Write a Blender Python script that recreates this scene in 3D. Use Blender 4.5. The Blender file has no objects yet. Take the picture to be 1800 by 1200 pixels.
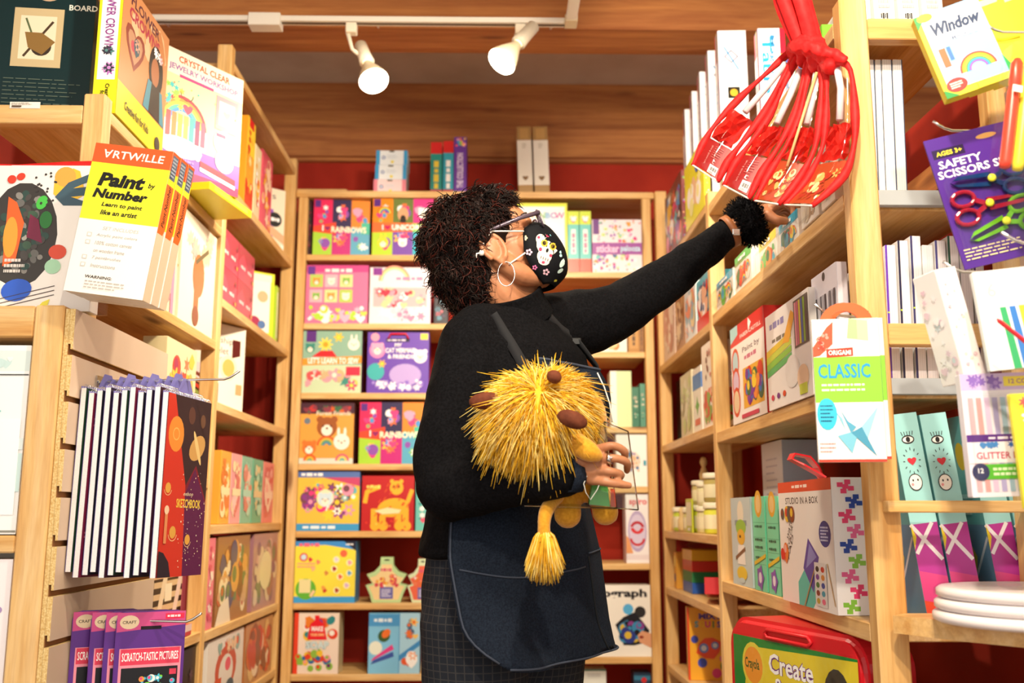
import bpy, bmesh, math, random
from mathutils import Vector, Matrix, Euler, Quaternion

# ------------------------------------------------------------------ camera, world, lights
SC = bpy.context.scene
COL = SC.collection
CAM_Z = 1.0
FPX = 1720.0
YAW = math.atan(28/FPX)
PITCH = math.atan(305/FPX)
cam_data = bpy.data.cameras.new('camera')
cam_data.sensor_width = 36
cam_data.lens = FPX/1800*36
cam_data.clip_start = .05
cam_data.dof.use_dof = True
cam_data.dof.focus_distance = 1.95
cam_data.dof.aperture_fstop = 3.2
cam = bpy.data.objects.new('camera', cam_data)
COL.objects.link(cam)
cam.location = (0, 0, CAM_Z)
cam.rotation_euler = (math.pi/2 + PITCH, 0, -YAW)
SC.camera = cam

world = bpy.data.worlds.new('shop_daylight')
SC.world = world
world.use_nodes = True
bg = world.node_tree.nodes['Background']
bg.inputs[0].default_value = (1.0, .93, .84, 1)
bg.inputs[1].default_value = 1.05
vs = SC.view_settings
vs.view_transform = 'Standard'
vs.look = 'None'
vs.gamma = 1
vs.exposure = .45
vs.use_curve_mapping = False

CR = cam.rotation_euler.to_matrix()
CO = Vector((0, 0, CAM_Z))
def P(px, py, X=None, Y=None, Z=None):
    """point of the place seen at photograph pixel (px,py) on the plane X=, Y= or Z="""
    d = CR @ Vector(((px-900)/FPX, -(py-600)/FPX, -1))
    if X is not None: t = (X-CO.x)/d.x
    elif Y is not None: t = (Y-CO.y)/d.y
    else: t = (Z-CO.z)/d.z
    return CO + d*t

# ------------------------------------------------------------------ materials
def lin(c):
    if isinstance(c, str):
        c = c.lstrip('#')
        c = tuple(int(c[i:i+2], 16)/255 for i in (0, 2, 4))
    return tuple((x/12.92 if x <= .04045 else ((x+.055)/1.055)**2.4) for x in c[:3]) + (1,)
MATS = {}
def mat(name, col=None, rough=.5, metal=0, spec=.5, trans=0, ior=1.45, emit=None, estr=0, sheen=0, coat=0, sss=0, alpha=1):
    if name in MATS: return MATS[name]
    m = bpy.data.materials.new(name); m.use_nodes = True
    b = m.node_tree.nodes['Principled BSDF']
    if col is not None: b.inputs['Base Color'].default_value = lin(col)
    b.inputs['Roughness'].default_value = rough
    b.inputs['Metallic'].default_value = metal
    b.inputs['Specular IOR Level'].default_value = spec
    b.inputs['Transmission Weight'].default_value = trans
    b.inputs['IOR'].default_value = ior
    b.inputs['Sheen Weight'].default_value = sheen
    b.inputs['Coat Weight'].default_value = coat
    b.inputs['Alpha'].default_value = alpha
    if sss:
        b.inputs['Subsurface Weight'].default_value = sss
        b.inputs['Subsurface Radius'].default_value = (.01, .004, .002)
    if emit:
        b.inputs['Emission Color'].default_value = lin(emit)
        b.inputs['Emission Strength'].default_value = estr
    MATS[name] = m
    return m
def nodes(m): return m.node_tree.nodes, m.node_tree.links, m.node_tree.nodes['Principled BSDF']
def N(m, typ, **kw):
    n = m.node_tree.nodes.new(typ)
    for k, v in kw.items():
        if k in n.inputs: n.inputs[k].default_value = v
        else: setattr(n, k, v)
    return n
def ramp(m, fac, stops):
    r = m.node_tree.nodes.new('ShaderNodeValToRGB')
    e = r.color_ramp.elements
    while len(e) < len(stops): e.new(.5)
    for el, (p, c) in zip(e, stops):
        el.position = p; el.color = lin(c)
    m.node_tree.links.new(fac, r.inputs[0])
    return r.outputs[0]

def wood(name, c0, c1, c2, scale=1.0, rough=.45, axis='auto'):
    """pine: long grain streaks along the piece's longest local axis plus sparse knots, shifted per object"""
    m = mat(name, c1, rough)
    nd, lk, b = nodes(m)
    tc = N(m, 'ShaderNodeTexCoord'); oi = N(m, 'ShaderNodeObjectInfo')
    sc = {'x': (.9, 14, 14), 'y': (14, .9, 14), 'z': (14, 14, .9)}[axis]
    mp = N(m, 'ShaderNodeMapping'); mp.inputs['Scale'].default_value = [s*scale for s in sc]
    sh = N(m, 'ShaderNodeVectorMath', operation='ADD')
    mu = N(m, 'ShaderNodeVectorMath', operation='SCALE'); mu.inputs['Scale'].default_value = 37
    cmb = N(m, 'ShaderNodeCombineXYZ')
    for i in range(3): lk.new(oi.outputs['Random'], cmb.inputs[i])
    lk.new(cmb.outputs[0], mu.inputs[0])
    lk.new(tc.outputs['Object'], mp.inputs[0]); lk.new(mp.outputs[0], sh.inputs[0]); lk.new(mu.outputs[0], sh.inputs[1])
    n1 = N(m, 'ShaderNodeTexNoise', Scale=1.6, Detail=6, Roughness=.6, Distortion=.9)
    lk.new(sh.outputs[0], n1.inputs['Vector'])
    c = ramp(m, n1.outputs['Fac'], [(.28, c0), (.5, c1), (.75, c2)])
    wv = N(m, 'ShaderNodeTexNoise', Scale=7, Detail=3, Roughness=.7)
    lk.new(sh.outputs[0], wv.inputs['Vector'])
    mx = N(m, 'ShaderNodeMix', data_type='RGBA', blend_type='MULTIPLY'); mx.inputs['Factor'].default_value = .35
    g = ramp(m, wv.outputs['Fac'], [(.3, '#b98a58'), (.6, '#ffffff')])
    lk.new(c, mx.inputs['A']); lk.new(g, mx.inputs['B'])
    # knots
    mk = N(m, 'ShaderNodeMapping')
    ks = {'x': (2.2, 9, 9), 'y': (9, 2.2, 9), 'z': (9, 9, 2.2)}[axis]
    mk.inputs['Scale'].default_value = ks
    sh2 = N(m, 'ShaderNodeVectorMath', operation='ADD')
    lk.new(tc.outputs['Object'], mk.inputs[0]); lk.new(mk.outputs[0], sh2.inputs[0]); lk.new(mu.outputs[0], sh2.inputs[1])
    vo = N(m, 'ShaderNodeTexVoronoi', Scale=1.0); lk.new(sh2.outputs[0], vo.inputs['Vector'])
    kf = N(m, 'ShaderNodeMapRange'); kf.inputs[1].default_value = .06; kf.inputs[2].default_value = .16; kf.inputs[3].default_value = .8; kf.inputs[4].default_value = 0
    lk.new(vo.outputs['Distance'], kf.inputs[0])
    mx2 = N(m, 'ShaderNodeMix', data_type='RGBA'); lk.new(kf.outputs[0], mx2.inputs['Factor'])
    lk.new(mx.outputs['Result'], mx2.inputs['A']); mx2.inputs['B'].default_value = lin('#6b3a1c')
    lk.new(mx2.outputs['Result'], b.inputs['Base Color'])
    bp = N(m, 'ShaderNodeBump', Strength=.12, Distance=.002); lk.new(wv.outputs['Fac'], bp.inputs['Height']); lk.new(bp.outputs[0], b.inputs['Normal'])
    return m
PINE = {a: wood('pine_'+a, '#cf9850', '#e3b978', '#efd09c', axis=a) for a in 'xyz'}
BEAM = {a: wood('old_fir_'+a, '#94542a', '#b0703c', '#c98848', axis=a, scale=.7, rough=.7) for a in 'xyz'}

def noisy(name, c0, c1, scale=30, rough=.8, bump=.1, spec=.3, detail=5, coord='Object', sheen=0, lo=.35, hi=.65, bdist=.002):
    m = mat(name, c0, rough, spec=spec, sheen=sheen)
    nd, lk, b = nodes(m)
    tc = N(m, 'ShaderNodeTexCoord'); n1 = N(m, 'ShaderNodeTexNoise', Scale=scale, Detail=detail)
    lk.new(tc.outputs[coord], n1.inputs['Vector'])
    lk.new(ramp(m, n1.outputs['Fac'], [(lo, c0), (hi, c1)]), b.inputs['Base Color'])
    if bump:
        bp = N(m, 'ShaderNodeBump', Strength=bump, Distance=bdist); lk.new(n1.outputs['Fac'], bp.inputs['Height']); lk.new(bp.outputs[0], b.inputs['Normal'])
    return m
M_RED = noisy('red_wall_paint', '#9c2413', '#a92c18', 6, .75, .05)
M_CEIL = noisy('ceiling_plaster', '#b49c84', '#c0a890', 4, .9, .05)
M_FLOOR = noisy('floor_boards', '#7a6350', '#8a7058', 8, .5, .03)
M_CHIP = noisy('particle_board', '#c9a05c', '#ecd59c', 260, .9, .5, detail=2, lo=.3, hi=.7)
M_LAM = noisy('slatwall_laminate', '#cdb49c', '#d2baa3', 5, .45, 0)
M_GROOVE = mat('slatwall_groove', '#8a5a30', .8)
M_CHROME = mat('chrome_wire', '#d8d8d8', .18, 1)
M_WHITE = mat('white_enamel', '#ece6da', .4)
M_GREY = mat('grey_steel_shelf', '#b4bcc4', .4, .3)
M_CLEAR = mat('clear_acrylic', '#ffffff', .03, trans=1, ior=1.3)
def clear_film(name, tint, gloss=.12, rough=.06, ior=1.22):
    m = bpy.data.materials.new(name); m.use_nodes = True; MATS[name] = m
    nt = m.node_tree; nt.nodes.clear()
    o = nt.nodes.new('ShaderNodeOutputMaterial'); t = nt.nodes.new('ShaderNodeBsdfTransparent'); g = nt.nodes.new('ShaderNodeBsdfGlossy')
    mx = nt.nodes.new('ShaderNodeMixShader'); lw = nt.nodes.new('ShaderNodeLayerWeight'); lw.inputs[0].default_value = .5; f = nt.nodes.new('ShaderNodeMath'); f.operation = 'POWER'; f.inputs[1].default_value = 5
    nt.links.new(lw.outputs['Facing'], f.inputs[0])
    ma = nt.nodes.new('ShaderNodeMath'); ma.operation = 'MULTIPLY_ADD'; ma.inputs[1].default_value = .3*(ior-1)/.22; ma.inputs[2].default_value = gloss
    tc = nt.nodes.new('ShaderNodeTexCoord'); n = nt.nodes.new('ShaderNodeTexNoise'); n.inputs['Scale'].default_value = 14; n.inputs['Detail'].default_value = 3
    bp = nt.nodes.new('ShaderNodeBump'); bp.inputs['Strength'].default_value = .35; bp.inputs['Distance'].default_value = .006
    nt.links.new(tc.outputs['Object'], n.inputs['Vector']); nt.links.new(n.outputs['Fac'], bp.inputs['Height']); nt.links.new(bp.outputs[0], g.inputs['Normal'])
    t.inputs[0].default_value = lin(tint); g.inputs['Roughness'].default_value = rough
    nt.links.new(f.outputs[0], ma.inputs[0]); nt.links.new(ma.outputs[0], mx.inputs[0]); nt.links.new(t.outputs[0], mx.inputs[1]); nt.links.new(g.outputs[0], mx.inputs[2]); nt.links.new(mx.outputs[0], o.inputs[0])
    return m
M_VINYL = clear_film('clear_vinyl', '#f8f4f4', .03, .06, 1.2)
M_WRAP = clear_film('shrink_wrap', '#fcfcfc', .015, .05)
M_ACRYL = clear_film('acrylic_sheet', '#f2f6f4', .02, .02, 1.4)

def print_mat():
    m = mat('printed_card', '#ffffff', .32, spec=.45)
    nd, lk, b = nodes(m)
    a = N(m, 'ShaderNodeAttribute', attribute_name='ink'); lk.new(a.outputs['Color'], b.inputs['Base Color'])
    return m
M_PRINT = print_mat()

# ------------------------------------------------------------------ object helpers
def link(name, me, m=None, parent=None, loc=None, rot=None, smooth=False):
    if m is not None: me.materials.append(m)
    o = bpy.data.objects.new(name, me); COL.objects.link(o)
    if parent is not None: o.parent = parent
    if loc is not None: o.location = loc
    if rot is not None: o.rotation_euler = rot
    if smooth:
        for p in me.polygons: p.use_smooth = True
    return o
def from_bm(name, bm, m=None, parent=None, loc=None, rot=None, smooth=False):
    me = bpy.data.meshes.new(name); bm.to_mesh(me); bm.free()
    return link(name, me, m, parent, loc, rot, smooth)
def empty(name, loc=(0, 0, 0), rot=(0, 0, 0), parent=None):
    o = bpy.data.objects.new(name, None); COL.objects.link(o); o.location = loc; o.rotation_euler = rot
    o.empty_display_size = .05
    if parent is not None: o.parent = parent
    return o
def tag(o, label=None, cat=None, group=None, kind=None):
    if label: o['label'] = label
    if cat: o['category'] = cat
    if group: o['group'] = group
    if kind: o['kind'] = kind
    return o
def bm_box(bm, x0, y0, z0, x1, y1, z1, mtx=None):
    v = [bm.verts.new((x, y, z)) for z in (z0, z1) for y in (y0, y1) for x in (x0, x1)]
    for f in ((0, 2, 3, 1), (4, 5, 7, 6), (0, 1, 5, 4), (1, 3, 7, 5), (3, 2, 6, 7), (2, 0, 4, 6)): bm.faces.new([v[i] for i in f])
    if mtx is not None:
        for q in v: q.co = mtx @ q.co
    return v
def box(name, x0, y0, z0, x1, y1, z1, m, parent=None, bevel=0, local=True, seg=1):
    """a box mesh whose origin is its own centre, so grain follows the piece"""
    c = Vector(((x0+x1)/2, (y0+y1)/2, (z0+z1)/2)); bm = bmesh.new()
    bm_box(bm, x0-c.x, y0-c.y, z0-c.z, x1-c.x, y1-c.y, z1-c.z)
    if bevel: bmesh.ops.bevel(bm, geom=bm.edges[:], offset=bevel, segments=seg, affect='EDGES', profile=.6)
    return from_bm(name, bm, m, parent, c)
def tube_bm(bm, pts, r, n=8, cap=True, closed=False):
    """tube through pts, r number or list"""
    pts = [Vector(p) for p in pts]; k = len(pts); rings = []
    if not isinstance(r, (list, tuple)): r = [r]*k
    t0 = (pts[1]-pts[0]).normalized()
    up = Vector((0, 0, 1)) if abs(t0.z) < .9 else Vector((1, 0, 0))
    nrm = t0.cross(up).normalized()
    for i in range(k):
        if closed: t = (pts[(i+1) % k]-pts[i-1]).normalized()
        elif i == 0: t = (pts[1]-pts[0]).normalized()
        elif i == k-1: t = (pts[-1]-pts[-2]).normalized()
        else: t = (pts[i+1]-pts[i-1]).normalized()
        nrm = (nrm - t*nrm.dot(t)).normalized(); b = t.cross(nrm)
        rings.append([bm.verts.new(pts[i]+(nrm*math.cos(a)+b*math.sin(a))*r[i]) for a in [2*math.pi*j/n for j in range(n)]])
    for i in range(k if closed else k-1):
        A, B = rings[i], rings[(i+1) % k]
        for j in range(n): bm.faces.new((A[j], A[(j+1) % n], B[(j+1) % n], B[j]))
    if cap and not closed:
        bm.faces.new(rings[0][::-1]); bm.faces.new(rings[-1])
    return rings
def tube(name, pts, r, m, parent=None, n=8, closed=False, loc=None):
    bm = bmesh.new(); tube_bm(bm, pts, r, n, True, closed)
    return from_bm(name, bm, m, parent, loc, smooth=True)
def lathe_bm(bm, prof, n=24, mtx=None):
    rings = []
    for (r, z) in prof:
        rings.append([bm.verts.new((r*math.cos(2*math.pi*j/n), r*math.sin(2*math.pi*j/n), z)) for j in range(n)] if r > 1e-6 else [bm.verts.new((0, 0, z))])
    for A, B in zip(rings, rings[1:]):
        if len(A) == 1 and len(B) == 1: continue
        for j in range(n):
            if len(A) == 1: bm.faces.new((A[0], B[j], B[(j+1) % n]))
            elif len(B) == 1: bm.faces.new((A[j], A[(j+1) % n], B[0]))
            else: bm.faces.new((A[j], A[(j+1) % n], B[(j+1) % n], B[j]))
    bmesh.ops.recalc_face_normals(bm, faces=bm.faces)
    if mtx is not None:
        for r_ in rings:
            for v in r_: v.co = mtx @ v.co
def lathe(name, prof, m, parent=None, n=24, loc=None, rot=None, mtx=None):
    bm = bmesh.new(); lathe_bm(bm, prof, n, mtx)
    return from_bm(name, bm, m, parent, loc, rot, smooth=True)
def prism_bm(bm, pts, y0, y1):
    """outline pts (x,z) extruded from y0 (front) to y1"""
    A = [bm.verts.new((x, y0, z)) for x, z in pts]; B = [bm.verts.new((x, y1, z)) for x, z in pts]
    bm.faces.new(A); bm.faces.new(B[::-1])
    k = len(pts)
    for i in range(k): bm.faces.new((A[(i+1) % k], A[i], B[i], B[(i+1) % k]))
    bmesh.ops.recalc_face_normals(bm, faces=bm.faces)

# ------------------------------------------------------------------ printed artwork (flat print as coloured faces)
TXT = {}
def text_geo(s, bold=0., shear=0.):
    key = (s, bold, shear)
    if key in TXT: return TXT[key]
    cu = bpy.data.curves.new('t', 'FONT'); cu.body = s; cu.resolution_u = 2; cu.offset = bold; cu.shear = shear; cu.align_x = 'CENTER'
    ob = bpy.data.objects.new('t', cu); COL.objects.link(ob)
    dg = bpy.context.evaluated_depsgraph_get(); me = bpy.data.meshes.new_from_object(ob.evaluated_get(dg))
    V = [(v.co.x, v.co.y) for v in me.vertices]; F = [tuple(p.vertices) for p in me.polygons]
    bpy.data.objects.remove(ob); bpy.data.curves.remove(cu); bpy.data.meshes.remove(me)
    if not V: V = [(0, 0)]
    xs = [v[0] for v in V]; ys = [v[1] for v in V]
    TXT[key] = (V, F, min(xs), max(xs), min(ys), max(ys))
    return TXT[key]
class Art:
    """flat artwork in a w x h rectangle (0..1 coordinates), stacked in thin ink layers"""
    def __init__(s, w, h, base=None):
        s.w, s.h = w, h; s.V = []; s.F = []; s.C = []; s.lay = 0
        if base: s.rect(0, 0, 1, 1, base)
    def _add(s, pts, col, faces=None):
        i = len(s.V); z = s.lay
        s.V += [(x*s.w, y*s.h, z) for x, y in pts]
        for f in (faces or [tuple(range(len(pts)))]):
            s.F.append(tuple(i+k for k in f)); s.C.append(lin(col))
    def up(s): s.lay += 1; return s
    def poly(s, pts, col): s.up(); s._add(pts, col); return s
    def rect(s, x0, y0, x1, y1, col): return s.poly([(x0, y0), (x1, y0), (x1, y1), (x0, y1)], col)
    def ell(s, cx, cy, rx, col, ry=None, n=18, rot=0):
        """rx as part of the width; round unless ry (part of the height) is given"""
        if ry is None: ry = rx*s.w/s.h
        a = s.w/s.h; c, q = math.cos(rot), math.sin(rot); pts = []
        for k in range(n):
            x, y = rx*math.cos(2*math.pi*k/n), ry/a*math.sin(2*math.pi*k/n)
            pts.append((cx+x*c-y*q, cy+(x*q+y*c)*a))
        return s.poly(pts, col)
    def rpoly(s, cx, cy, r, col, radii, rot=0):
        k = len(radii); a = s.w/s.h
        return s.poly([(cx+r*radii[i]*math.cos(rot+2*math.pi*i/k), cy+r*a*radii[i]*math.sin(rot+2*math.pi*i/k)) for i in range(k)], col)
    def star(s, cx, cy, r, col, n=5, inner=.45, rot=math.pi/2): return s.rpoly(cx, cy, r, col, [1 if i % 2 == 0 else inner for i in range(2*n)], rot)
    def flower(s, cx, cy, r, col, mid='#ffd84a', n=6):
        s.rpoly(cx, cy, r, col, [.75+.28*math.cos(n*2*math.pi*i/(n*6)) for i in range(n*6)]); return s.ell(cx, cy, r*.35, mid, n=10)
    def heart(s, cx, cy, r, col):
        a = s.w/s.h; pts = []
        for k in range(20):
            t = 2*math.pi*k/20; pts.append((cx+r*math.sin(t)**3, cy+r*a*(.81*math.cos(t)-.31*math.cos(2*t)-.12*math.cos(3*t))))
        return s.poly(pts, col)
    def arc(s, cx, cy, r0, r1, col, a0=0, a1=math.pi, n=16):
        a = s.w/s.h; s.up(); pts = []
        for k in range(n+1):
            t = a0+(a1-a0)*k/n
            pts += [(cx+r0*math.cos(t), cy+r0*a*math.sin(t)), (cx+r1*math.cos(t), cy+r1*a*math.sin(t))]
        s._add(pts, col, [(2*k, 2*k+1, 2*k+3, 2*k+2) for k in range(n)]); return s
    def rainbow(s, cx, cy, r, cols=('#e8432e', '#f59a23', '#f7e03c', '#58b947', '#3a8fd6', '#8a4fb0'), thick=.6, a0=0, a1=math.pi):
        k = len(cols); d = r*thick/k
        for i, c in enumerate(cols): s.arc(cx, cy, r-d*(i+1), r-d*i, c, a0, a1)
        return s
    def line(s, x0, y0, x1, y1, t, col):
        dx, dy = (x1-x0)*s.w, (y1-y0)*s.h; L = math.hypot(dx, dy) or 1; nx, ny = -dy/L*t*s.w/2, dx/L*t*s.w/2
        return s.poly([(x0-nx/s.w, y0-ny/s.h), (x1-nx/s.w, y1-ny/s.h), (x1+nx/s.w, y1+ny/s.h), (x0+nx/s.w, y0+ny/s.h)], col)
    def text(s, t, cx, cy, width=None, height=None, col='#222222', bold=.02, shear=0, rot=0):
        """fit the words to a width and / or a cap height (parts of the panel), centred on cx, cy"""
        V, F, a, b, c, d = text_geo(t, bold, shear); s.up(); W, H = max(b-a, .01), max(d-c, .01)
        vert = abs(abs(rot)-math.pi/2) < .01
        pw, ph = (s.h, s.w) if vert else (s.w, s.h)
        if width and height: sx, sy = width*pw/W, height*ph/H
        elif width: sx = sy = width*pw/W
        else: sx = sy = height*ph/H
        cs, sn = math.cos(rot), math.sin(rot); pts = []
        for x, y in V:
            x = (x-(a+b)/2)*sx; y = (y-(c+d)/2)*sy
            pts.append((cx+(x*cs-y*sn)/s.w, cy+(x*sn+y*cs)/s.h))
        s._add(pts, col, F); return s
    def words(s, cx, cy, width=None, height=None, col='#222222', bold=0, shear=0, rot=0):
        """print too blurred to read: word-shaped bars in the place of a line of lettering"""
        vert = abs(abs(rot)-math.pi/2) < .01; width = width or .3; height = height or .05; x = -.5
        for k, f in enumerate((.16, .24, .12, .2, .28)):
            if x+f > .5: break
            a, b, h = x*width, (x+f)*width, height*(.42 if k % 2 else .34)
            if vert: s.rect(cx-h, cy+a, cx+h, cy+b, col)
            else: s.rect(cx+a, cy-h, cx+b, cy+h, col)
            x += f+.05
        return s
    def scribble(s, x0, y0, x1, y1, rows, col, seed=1, fill=.55):
        """rows of small print too small to read"""
        R = random.Random(seed); dy = (y1-y0)/rows
        for k in range(rows):
            x = x0; e = x1-(x1-x0)*R.random()*.35
            while x < e:
                w = (x1-x0)*R.uniform(.05, .16); s.rect(x, y1-dy*(k+.5+fill/2), min(x+w, e), y1-dy*(k+.5-fill/2), col); x += w+(x1-x0)*.025
        return s
    def busy(s, x0, y0, x1, y1, pal, n=30, seed=1, r0=.03, r1=.1, kinds='efhsb'):
        R = random.Random(seed)
        a = s.w/s.h
        for k in range(n):
            r = R.uniform(r0, r1); r = min(r, (x1-x0)/2.05, (y1-y0)/2.05/a)
            cx, cy = R.uniform(x0+r, x1-r), R.uniform(y0+r*a, y1-r*a); c = R.choice(pal); q = R.choice(kinds)
            if q == 'e': s.ell(cx, cy, r, c, n=14); s.ell(cx-r*.2, cy+r*.2*a, r*.55, R.choice(pal), n=12)
            elif q == 'f': s.flower(cx, cy, r, c, R.choice(pal), R.choice((5, 6, 7)))
            elif q == 'h': s.heart(cx, cy, r, c)
            elif q == 's': s.star(cx, cy, r, c, R.choice((5, 6)), rot=R.random()*6)
            elif q == 'r': s.rainbow(cx, cy-r*.3*a, r)
            elif q == 't': s.rect(cx-r, cy-r*.6*a, cx+r, cy+r*.6*a, c)
            else: s.rpoly(cx, cy, r, c, [R.uniform(.6, 1) for _ in range(9)], R.random()*6)
        return s
    def critter(s, cx, cy, r, col, face='#fff4e4', ears='round'):
        """a generic small stuffed animal head"""
        a = s.w/s.h
        for d in (-1, 1):
            if ears == 'round': s.ell(cx+d*r*.7, cy+r*.75*a, r*.35, col, n=12)
            else: s.ell(cx+d*r*.4, cy+r*1.2*a, r*.18, col, ry=r*.6*a, n=12)
        s.ell(cx, cy, r, col, n=18); s.ell(cx, cy-r*.3*a, r*.55, face, n=14)
        for d in (-1, 1): s.ell(cx+d*r*.38, cy+r*.1*a, r*.1, '#2a1a14', n=8)
        s.ell(cx, cy-r*.12*a, r*.12, '#5a2e22', n=8); return s
LAYER = .00012
def art_mesh(name, arts, parent=None, bm_color=None):
    """arts: list of (Art, 3x4 matrix mapping u,v metres and layer height to local space)"""
    V = []; F = []; C = []
    for a, M in arts:
        i = len(V)
        lh = min(LAYER, .0016/(a.lay+1))
        V += [M @ Vector((x, y, z*lh)) for x, y, z in a.V]; F += [tuple(k+i for k in f) for f in a.F]; C += a.C
    me = bpy.data.meshes.new(name); me.from_pydata(V, [], F)
    at = me.color_attributes.new('ink', 'FLOAT_COLOR', 'CORNER')
    buf = []
    for p, c in zip(me.polygons, C): buf += list(c)*p.loop_total
    at.data.foreach_set('color', buf)
    return link(name, me, M_PRINT, parent)
def face_mtx(face, w, d, h):
    """u right, v up, ink towards the viewer of that face; box x -w/2..w/2, y 0..d (front y=0), z 0..h"""
    e = .0004
    if face == 'front': o, u, v = (-w/2, -e, 0), (1, 0, 0), (0, 0, 1)
    elif face == 'right': o, u, v = (w/2+e, 0, 0), (0, 1, 0), (0, 0, 1)
    elif face == 'left': o, u, v = (-w/2-e, d, 0), (0, -1, 0), (0, 0, 1)
    elif face == 'top': o, u, v = (-w/2, 0, h+e), (1, 0, 0), (0, 1, 0)
    elif face == 'back': o, u, v = (w/2, d+e, 0), (-1, 0, 0), (0, 0, 1)
    elif face == 'bottom': o, u, v = (-w/2, d, -e), (1, 0, 0), (0, -1, 0)
    u, v = Vector(u), Vector(v); n = u.cross(v)
    return Matrix(((u.x, v.x, n.x, o[0]), (u.y, v.y, n.y, o[1]), (u.z, v.z, n.z, o[2]), (0, 0, 0, 1)))
def card(name, label, cat, w, d, h, col, front=None, side=None, left=None, top=None, bottom=None, loc=(0, 0, 0), rz=0, tilt=0, roll=0, group=None, bevel=.0012, m=None, parts=True):
    """a printed carton / book: body plus its printed faces as a part"""
    key = 'card_'+(col if isinstance(col, str) else 'x')
    mm = m or mat(key, col, .35, spec=.45)
    bm = bmesh.new(); bm_box(bm, -w/2, 0, 0, w/2, d, h)
    if bevel: bmesh.ops.bevel(bm, geom=bm.edges[:], offset=min(bevel, w*.2, d*.2), segments=1, affect='EDGES')
    o = from_bm(name, bm, mm, None, loc); o.rotation_mode = 'XYZ'
    o.rotation_euler = (Matrix.Rotation(rz, 3, 'Z') @ Matrix.Rotation(tilt, 3, 'X') @ Matrix.Rotation(roll, 3, 'Y')).to_euler()
    tag(o, label, cat, group)
    arts = []
    for f, a in (('front', front), ('right', side), ('left', left), ('top', top), ('bottom', bottom)):
        if a is None: continue
        fw, fh = {'front': (w, h), 'right': (d, h), 'left': (d, h), 'top': (w, d), 'bottom': (w, d)}[f]
        A = Art(fw, fh); a(A); arts.append((A, face_mtx(f, w, d, h)))
    if arts: art_mesh('printed_cover', arts, o)
    return o
def copy_thing(o, loc=None, rot=None, label=None, group=None):
    c = o.copy(); COL.objects.link(c)
    if loc is not None: c.location = loc
    if rot is not None: c.rotation_euler = rot
    if label: c['label'] = label
    if group: c['group'] = group
    for ch in list(o.children):
        k = ch.copy(); COL.objects.link(k); k.parent = c
        for g in list(ch.children):
            q = g.copy(); COL.objects.link(q); q.parent = k
    return c
R90 = math.pi/2
# ------------------------------------------------------------------ the room shell
XL, XR, YB = -.81, .64, 3.8          # front planes of the left, right and back shelving
DEP = .31
YA, YBp, YF, YE = 1.92, 2.805, 1.685, 2.84
WL, WR, WB = XL-DEP-.03, XR+DEP+.05, 4.13
CEIL = 2.9
def struct(name, o, label=None): o.name = name; o['kind'] = 'structure'; return o
struct('floor', box('floor', -3, -3, -.1, 3, WB, 0, M_FLOOR))
struct('wall_back', box('wall_back', -3, WB, 0, 3, WB+.1, CEIL, M_RED))
struct('wall_left', box('wall_left', WL-.04, 1.97, 0, WL, WB-.06, 2.3, M_RED))
struct('wall_right', box('wall_right', WR, 1.7, 0, WR+.04, WB-.06, 1.92, M_RED))
struct('ceiling', box('ceiling', -3, -1.2, CEIL, 3, WB+.1, CEIL+.1, M_CEIL))
# boards on the back wall under the ceiling
struct('trim_1', box('trim_1', -3, WB-.05, 2.545, 3, WB, 2.675, BEAM['x']))
struct('trim_2', box('trim_2', -3, WB-.018, 2.675, 3, WB, CEIL, BEAM['x']))
struct('trim_3', box('trim_3', -3, WB-.03, 2.53, 3, WB, 2.545, BEAM['x']))
def beam(y0, y1, zb, name):
    o = box(name, -2.6, y0, zb, 2.6, y1, CEIL, BEAM['x'], bevel=.006); o['kind'] = 'structure'; return o
beam(3.06, 3.22, 2.615, 'trim_4')
struct('trim_5', box('trim_5', -2.6, 3.22, 2.66, 2.6, 3.34, CEIL, BEAM['x'], bevel=.004))
beam(1.35, 1.55, 2.615, 'trim_6')
beam(-.45, -.25, 2.615, 'trim_7')

# ------------------------------------------------------------------ pine shelving
TH = .027
def unit(name, label):
    return tag(empty(name), label, 'shelving')
U_L = unit('shelving_unit', 'tall pine shelving unit along the left wall of the aisle')
U_R = unit('shelving_unit', 'tall pine shelving unit on the right with open end, full of art kits')
U_B = unit('shelving_unit', 'pine shelving unit across the end of the aisle in front of red wall')
PW = .045
def post(u, x, y, z1, w=PW, d=.038, z0=0): return box('post', x, y, z0, x+w, y+d, z1, PINE['z'], u, bevel=.003)
def board(u, x0, y0, x1, y1, ztop, ax, th=TH): return box('shelf_board', x0, y0, ztop-th, x1, y1, ztop, PINE[ax], u, bevel=.002)
# left unit: bays A-B (near) and B-C (far)
for y in (YA, YBp, YB-.02):
    post(U_L, XL-PW, y, 2.42 if y > 2 else 1.86)
    post(U_L, XL-DEP, y, 1.99 if y > 2 else 1.86)
ZL_NEAR = (1.835, 1.496, 1.10, .685, .25)
ZL_FAR = (2.377, 1.992, 1.633, 1.325, .972, .678, .443, .1)
for z in ZL_NEAR: board(U_L, XL-DEP+.046, YA+.04, XL-.001, YBp-.002, z, 'y')
for z in ZL_FAR: board(U_L, XL-DEP+.046, YBp+.04, XL-.001, YB-.022, z, 'y')
for z in (1.835,): box('end_rail', XL-DEP+.046, YA+.002, z-.04, XL-PW-.001, YA+.036, z, PINE['x'], U_L, bevel=.002)
for z in (.3, 1.45): box('end_rail', XL-DEP+.046, YA+.002, z-.04, XL-PW-.001, YA+.036, z, PINE['x'], U_L, bevel=.002)
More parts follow.
